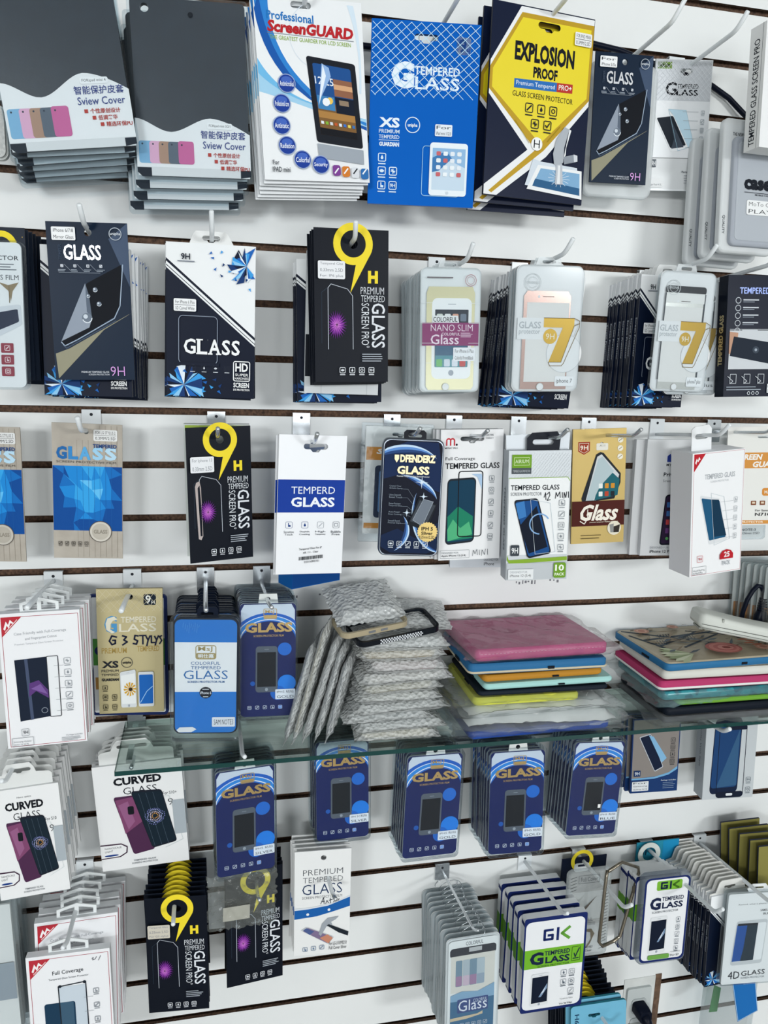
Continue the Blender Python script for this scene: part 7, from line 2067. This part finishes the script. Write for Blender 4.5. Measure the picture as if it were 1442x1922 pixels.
for i, kd in enumerate(('drop', 'ring', 'slash', 'sq', 'hand')):
    P.icon(80, 51 + 8.6 * i, 4.8, kd, '#5a6470', wd=.5)
P.r('green_badge', '#6a9f4a', 18, 91, 66, 96.4, 3); P.t('small_lettering', '#2a2f38', 'For S7', 69, 92.6, 88, 95, .01); P.t('small_lettering', '#2a2f38', 'Tempered Glass', 68, 89, 90, 90.6, .0)
P.done()
P0 = gkcard('gkB', 'white card with navy rim directly behind the green logo blister, side strip white and green', True)
P0.root.matrix_world = Matrix.Translation((-.004, .020, -.010)) @ P0.root.matrix_world
stack(P0, 3, .0165, 'white navy rimmed card, {o} from the front of those behind the green logo blister', 'navy rimmed cards behind the green logo blister', seed=52, keep=('card', 'printed_front', 'green_band', 'side_print'), dx_step=.002, dz_step=-.0045)
P = Pack('tealcard', 'teal_glass_card', 'teal card at the back of the green logo row', pose=(.789, -.012, -1.030, .085, .09, 0, 0, 0))
P.card('card', t=.0015, m=mat('#2a86a0', .4), side=mat('#1d6a80')); gk_logo(P, 6, 12, 36, 28, '#12304a', '#17506a'); P.r('printed_pattern', '#1f86b4', 62, 1, 99.6, 99); P.done()
P = Pack('ringtab', 'round_hang_tab', 'round pale hang ring at the back of the green logo row', 'hang tab', pose=(.768, -.020, -1.004, .044, .044, 0, 0, 0))
P.card('tab_ring', t=.0012, m=mat('#d9ded9', .4), outline=P.hole(50, 50, 50, 28), holes=[P.hole(50, 50, 30, 22)]); P.done()

# --- clear striped phone case and its bumper
P = Pack('clearcase', 'clear_case_pack', 'clear phone case with black side stripes and FULL COVER lettering', 'phone case')
CC = clear('clear_case_body', haze=.3, gloss=.5, rough=.08, hazecol='#cfd3d2')
P.shell('case_body', CC, 0, 0, 100, 100, 12, -.002, .007, .003)
P.y0 = -.0022
for k in range(24):
    v = 8 + 3.6 * k
    if v > 22 and v < 96: P.l('stripe_print', '#3a3d40', [(79, v), (93, v - 2.2)], 1.0)
    if v < 24: P.l('stripe_print', '#3a3d40', [(5, v - 1), (18, v - 2.6)], 1.0)
P.frame('lettering_box', '#4a4e52', 22, 4, 70, 13, 0, .7); P.t('lettering_box', '#4a4e52', 'Full Cover', 27, 6, 66, 11, -.005)
P.t('title_lettering', '#6a6e70', 'FULL', 36, 53, 60, 57, .0); P.micro('title_lettering', '#8a8e90', 34, 59, 66, 2, 1.8, .6, False)
P.p('curve_print', '#55504a', [(20, 50), (40, 40), (66, 28), (42, 43), (22, 56)]); P.p('curve_print', '#6a6458', [(38, 66), (58, 66), (66, 72), (56, 84), (40, 92), (58, 78), (56, 70), (40, 68)])
P.t('small_lettering', '#2a2d30', 'NOTE7', 46, 86, 64, 88.6, .02); P.t('small_lettering', '#2a2d30', 'Clear', 46, 90, 62, 92.4, .01)
P.done()
P = Pack('ringtag', 'black_ring_card', 'black card with yellow ring and white centre behind the clear striped case', pose=(.640, -.022, -1.028, .085, .07, 0, 0, 0))
P.card('card', t=.0015, m=mat('#12192a', .4), side=mat('#1a2234')); P.o('yellow_ring', '#ecd535', 45, 10, 17, 25, 30); P.r('white_tab', '#dfe2e2', 28, 16, 62, 40, 6); P.r('white_tab', '#1a2030', 36, 20, 54, 26, 3); P.done()
# metal bumper frame hanging turned on the same hook
b = MB()
fr = [(-.036, .074), (-.005, .080), (.030, .062), (.036, .048), (.004, -.060), (-.006, -.068), (-.034, -.066), (-.040, -.058), (-.040, .066)]
root = tag(empty('phone_bumper', Matrix.Translation((.668, -.105, ZO - 1.03)) @ Matrix.Rotation(.25, 4, 'Z')), 'bronze phone bumper frame hanging askew over the clear striped case', 'phone bumper')
b.tube([(x, .003 * (i % 2), z) for i, (x, z) in enumerate(fr + fr[:1])], .0028, mat('#8a8274', .2, .8), 8); b.build('frame', root)
b = MB(); b.box(.018, .024, -.0045, -.0025, .02, .032, mat('#6a6458', .3, .6)); b.build('button', root)

# --- long row of white tabbed cards, 4D carton in front
P = tri_card(Pack('triF', 'crystal_glass_card', 'navy crystal card with white tab, front of the long row at lower right'), words=False, tab=False)
P.root.matrix_world = Matrix.Translation((0, .005, 0)) @ P.root.matrix_world
b = MB(); w_, h_ = P.w, P.h
hl = P.slot(50, -7, 30, 2.6)
b.prism([P.xy(*q) for q in [(-2, 3), (-2, -1), (14, -2), (22, -12), (28, -14), (78, -14), (86, -11), (92, -3), (100, -2), (100, 3)]], [[P.xy(*q) for q in hl]], .003, .0042, mat('#dcdcd8', .4))
b.build('hang_tab', P.root)
stack(P, 12, .0098, 'navy crystal card with white tab, {o} from front of the long lower right row', 'white tabbed crystal cards at lower right', seed=61, dx_step=-.0012, dz_step=.0004, roll=.012)
P = Pack('fourd', 'white_glass_blister', 'white rounded pack with half blue phone picture at the lower right')
P.card('card', t=.005, rad=4, m=mat('#e3e4e4', .35), side=mat('#cfd2d2'))
P.t('small_lettering', '#4a4e55', 'Rethink what a phone can do', 20, 11, 90, 13, .0); P.t('small_lettering', '#2a2d34', 'SAMSUNG', 62, 18, 84, 20.4, .01); P.t('small_lettering', '#2a2d34', 'BLK', 68, 22, 80, 24.2, .01)
P.phone('phone_picture', [(20, 30), (78, 29), (74, 78), (14, 79)], '#c3c6c8', '#e3e5e6', .1, .03, .07, .08)
P.p('phone_picture', '#1d4f98', [(21, 34), (52, 33.5), (49, 74), (16.5, 74.6)]); P.p('phone_picture', '#1c2f3c', [(40, 33.6), (60, 33.2), (57, 74), (32, 74.4), (36, 62)]); P.r('phone_picture', '#1a2028', 22, 32.6, 60, 35)
P.t('title_lettering', '#20242c', '4D', 12, 85.6, 34, 94, .0); P.t('title_lettering', '#20242c', 'GLASS', 37, 86, 82, 91.4, .0, skew=.8); P.t('small_lettering', '#7a7f86', 'SCREEN PROTECTOR', 37, 92.6, 82, 94.6, .0)
P.lay += 3
P.shell('clear_shell', clear('clear_blister_c', haze=.025, gloss=.4, rough=.1), -4, -2, 103, 101, 6, -.003, .009, .002)
P.card('hang_clip', t=.0012, m=TABW, outline=[(40, 1), (36, -3), (46, -8), (70, -8), (78, -3), (74, 1)], holes=[P.slot(58, -4, 18, 2, False)], y=.004)
P.done()
P = Pack('goldcards', 'olive_gold_card', 'olive gold card with navy side at the lower right edge, front one', group='olive gold cards')
P.card('card', t=.004, m=mat('#8a8448', .4, .2), side=mat('#1c2438', .4)); P.o('printed_pattern', '#1c2438', 70, 70, 30, 38, 24, 60, 200); P.done()
stack(P, 4, .02, 'olive gold card, {o} from the front at the lower right edge', 'olive gold cards', seed=62, dx_step=-.004, dz_step=.001, keep=('card',))
P = Pack('ltblue', 'light_blue_glass_card', 'light blue card with rounded corners at the bottom edge under the white and green cards', pose=None)
P.card('card', t=.004, rad=6, holes=[P.slot(42, 12, 22, 3)], m=mat('#6fb0cc', .35), side=mat('#2f7a8a', .4)); P.t('title_lettering', '#1a3a5a', 'Glyph', 8, 8, 14, 22, .0, rot=-90) if False else P.t('title_lettering', '#1a3a5a', '9H', 7, 9, 15, 20, .02, rot=-90)
P.done()
stack(P, 1, .009, 'light blue card directly behind the front light blue one at the bottom edge', 'light blue cards at the bottom edge', seed=3, dx_step=-.004, dz_step=.004, keep=('card',))
P = Pack('ringcards', 'black_ring_card', 'black card with yellow ring, front one of the row seen from above at the bottom')
P.card('card', t=.002, holes=[P.hole(40, 9, 6)], m=mat('#10151f', .38), side=mat('#1a2436')); P.o('yellow_ring', '#ecd535', 40, 8, 17, 26, 30); P.done()
P.root.matrix_world = Matrix.Translation((0, .012, -.004)) @ P.root.matrix_world
stack(P, 8, .0112, 'black card with yellow ring, {o} from the front of the row seen from above', 'black ring cards at the bottom', seed=63, roll=.02, dx_step=.0018)
P = Pack('bluetag', 'blue_paper_tag', 'plain bright blue tag with pale edge under the half blue phone picture pack', 'tag')
P.card('tag', t=.001, m=mat('#1f68ae', .45), side=mat('#9fc0dc'), outline=[(4, -12), (98, -8), (96, 86), (10, 100)]); P.l('pale_edge', '#a9c6dc', [(6, -8), (12, 98), (94, 85), (96, -6)], 2); P.done()
P = Pack('cleartall', 'clear_glass_pack', 'clear pack with small green slip behind the blue tag', pose=(.930, -.075, -1.29, .10, .19, -.05, 0, 0))
P.card('green_slip', t=.001, m=mat('#3f7a4a', .45), outline=[(16, 30), (30, 34), (28, 60), (12, 60)], y=.003)
P.shell('clear_shell', ORB, 0, 0, 100, 100, 4, -.004, .012, .002); P.done()

# --- power outlet, plug and adaptor at the bottom right
ro = tag(empty('power_outlet', Matrix.Translation((.789, -.0012, ZO - 1.355))), 'grey wall outlet plate low on the slatwall behind the black plug', 'outlet')
mb = MB(); mb.prism(rrect(-.026, -.058, .024, .058, .004), [], -.005, 0, mat('#b9bfbf', .35)); mb.build('face_plate', ro)
mb = MB(); mb.prism(rrect(-.016, .004, .014, .036, .006), [], -.0065, -.005, mat('#a9afb0', .4)); mb.prism(rrect(-.016, -.040, .014, -.006, .006), [], -.0065, -.005, mat('#a9afb0', .4)); mb.build('socket', ro)
ro = tag(empty('power_plug', Matrix.Translation((.787, -.0077, ZO - 1.335))), 'black power plug in the wall outlet with cord running down', 'plug')
mb = MB(); mb.loft([[(x * s + ox, y, z * s2 + oz) for x, z in rrect(-.013, -.012, .013, .012, .006, 4)] for (s, s2, y, ox, oz) in ((1, 1, 0, 0, 0), (1, 1, -.014, .001, -.001), (.9, .95, -.022, .004, -.006))], BK); mb.build('plug_body', ro)
mb = MB(); mb.tube([(.002, -.014, -.004), (.010, -.020, -.022), (.020, -.022, -.045), (.027, -.022, -.07), (.032, -.02, -.11), (.034, -.018, -.2)], [.0115, .0095, .006, .0045, .004, .004], BK, 12); mb.build('cord', ro)
ro = tag(empty('power_adaptor', Matrix.Translation((.790, -.0077, ZO - 1.398))), 'grey plastic power adaptor block under the black plug', 'adaptor')
mb = MB(); mb.loft([[(x * s, y, z * s) for x, z in rrect(-.022, -.034, .022, .028, .006, 4)] for s, y in ((1, 0), (1, -.018), (.9, -.024))], mat('#b4bab8', .4)); mb.build('body', ro)
mb = MB(); mb.tube([(.004 + .005 * math.cos(a), -.0244, -.012 + .006 * math.sin(a)) for a in [6.283 * i / 16 for i in range(17)]], .0008, mat('#8f9694', .4), 6); mb.build('seal_ring', ro)

# --- black cable pinned along the wall at the top
mb = MB()
mb.tube([(.10, -.006, ZO + .272), (.20, -.006, ZO + .268), (.30, -.006, ZO + .268), (.42, -.006, ZO + .285), (.50, -.006, ZO + .303), (.548, -.006, ZO + .307), (.59, -.006, ZO + .303), (.64, -.006, ZO + .292), (.69, -.006, ZO + .283), (.745, -.008, ZO + .270), (.775, -.010, ZO + .255), (.80, -.012, ZO + .236), (.835, -.014, ZO + .214), (.88, -.016, ZO + .19), (.95, -.016, ZO + .16)], .0040, mat('#0e1424', .4), 10)
tag(mb.build('black_cable'), 'black cable running across the wall behind the top row and down at right', 'cable')
mb = MB(); mb.prism(rrect(-.018, -.028, .0195, .028, .008), [], -.004, 0, noisy('perforated_white', '#b9bcbc', '#d2d4d2', 420, rough=.5, kind='voronoi')); mb.prism(rrect(-.020, -.030, .0215, .030, .009), [], 0, .008, mat('#cfd2d0', .4))
o = mb.build('perforated_case'); o.location = (-.2445, -.09, ZO + .098); tag(o, 'white perforated case corner at the left edge under the tablet covers', 'phone case')

# ================================================================ HOOKS
HL = {
    'screenguard': 'white hook through the slot of the red lettered tablet sleeve', 'bluefoil': 'white hook through the slot of the bright blue foil pack', 'explosion': 'white hook through the slot of the yellow tablet glass pack',
    'glass5': 'white upturned hook holding the small navy foil pack', 'airium': 'white upturned hook holding the silver lattice pack', 'glass678': 'white hook through the large navy foil pack',
    'triB': 'white hook holding the HD badge diagonal card', 'nineA': 'white hook inside the yellow ring of the second row black card', 'nano': 'white hook holding the purple band blisters', 'sevenA': 'white hook holding the rose gold 7 blister',
    'sevenB': 'white hook holding the silver 7 blister', 'kraft': 'white hook through the whole kraft and blue card', 'nineB': 'chrome hook in the yellow ring of the third row black card', 'temperd': 'chrome hook through the TEMPERD GLASS card',
    'tin': 'chrome hook holding the starry black tin', 'mybat': 'chrome hook through the Full Coverage carton slot', 'airbox': 'chrome hook holding the silver 10 PACK carton', 'gold': 'chrome hook through the gold script Glass pack',
    'packbox': 'white hook holding the 25 PACK carton', 'redboxA': 'white hook holding the red-cornered cartons of the fourth row', 'stylus': 'white hook through the gold handwritten pack', 'msj': 'chrome hook with black straps of the blue tins',
    'msglassA': 'chrome hook holding the blue sleeves above the shelf', 'curvedA': 'white hook holding the CURVED GLASS packs at the left edge', 'curvedB': 'chrome hook holding the CURVED GLASS packs under the shelf', 'msglassB': 'white hook just under the shelf left end, holding blue sleeves',
    'phonebox': 'white hook over the dark blue phone picture carton', 'redboxB': 'white hook holding the red-cornered cartons at bottom left', 'nineC': 'white hook in the yellow ring of the bottom left black card', 'nineD': 'chrome hook in the yellow ring under the crumpled bag',
    'hammer': 'chrome hook through the hammer picture card', 'colorful': 'thin chrome hook threaded through the wire loops', 'gkA': 'white hook over the green band card', 'clearcase': 'white hook holding the clear striped case',
    'blackbox': 'white hook holding the black carton at the right edge of the second row', 'newcase': 'chrome hook through the clear phone case blisters at top right', 'orangeB': 'chrome hook through the white sleeve with broad orange band',
    'gkB': 'long white hook over the green logo blister', 'fourd': 'white hook holding the half blue phone picture pack', 'ltblue': 'white hook through the light blue card at the bottom'}
for k, lab in HL.items():
    hook(k, 'display_hook', lab)
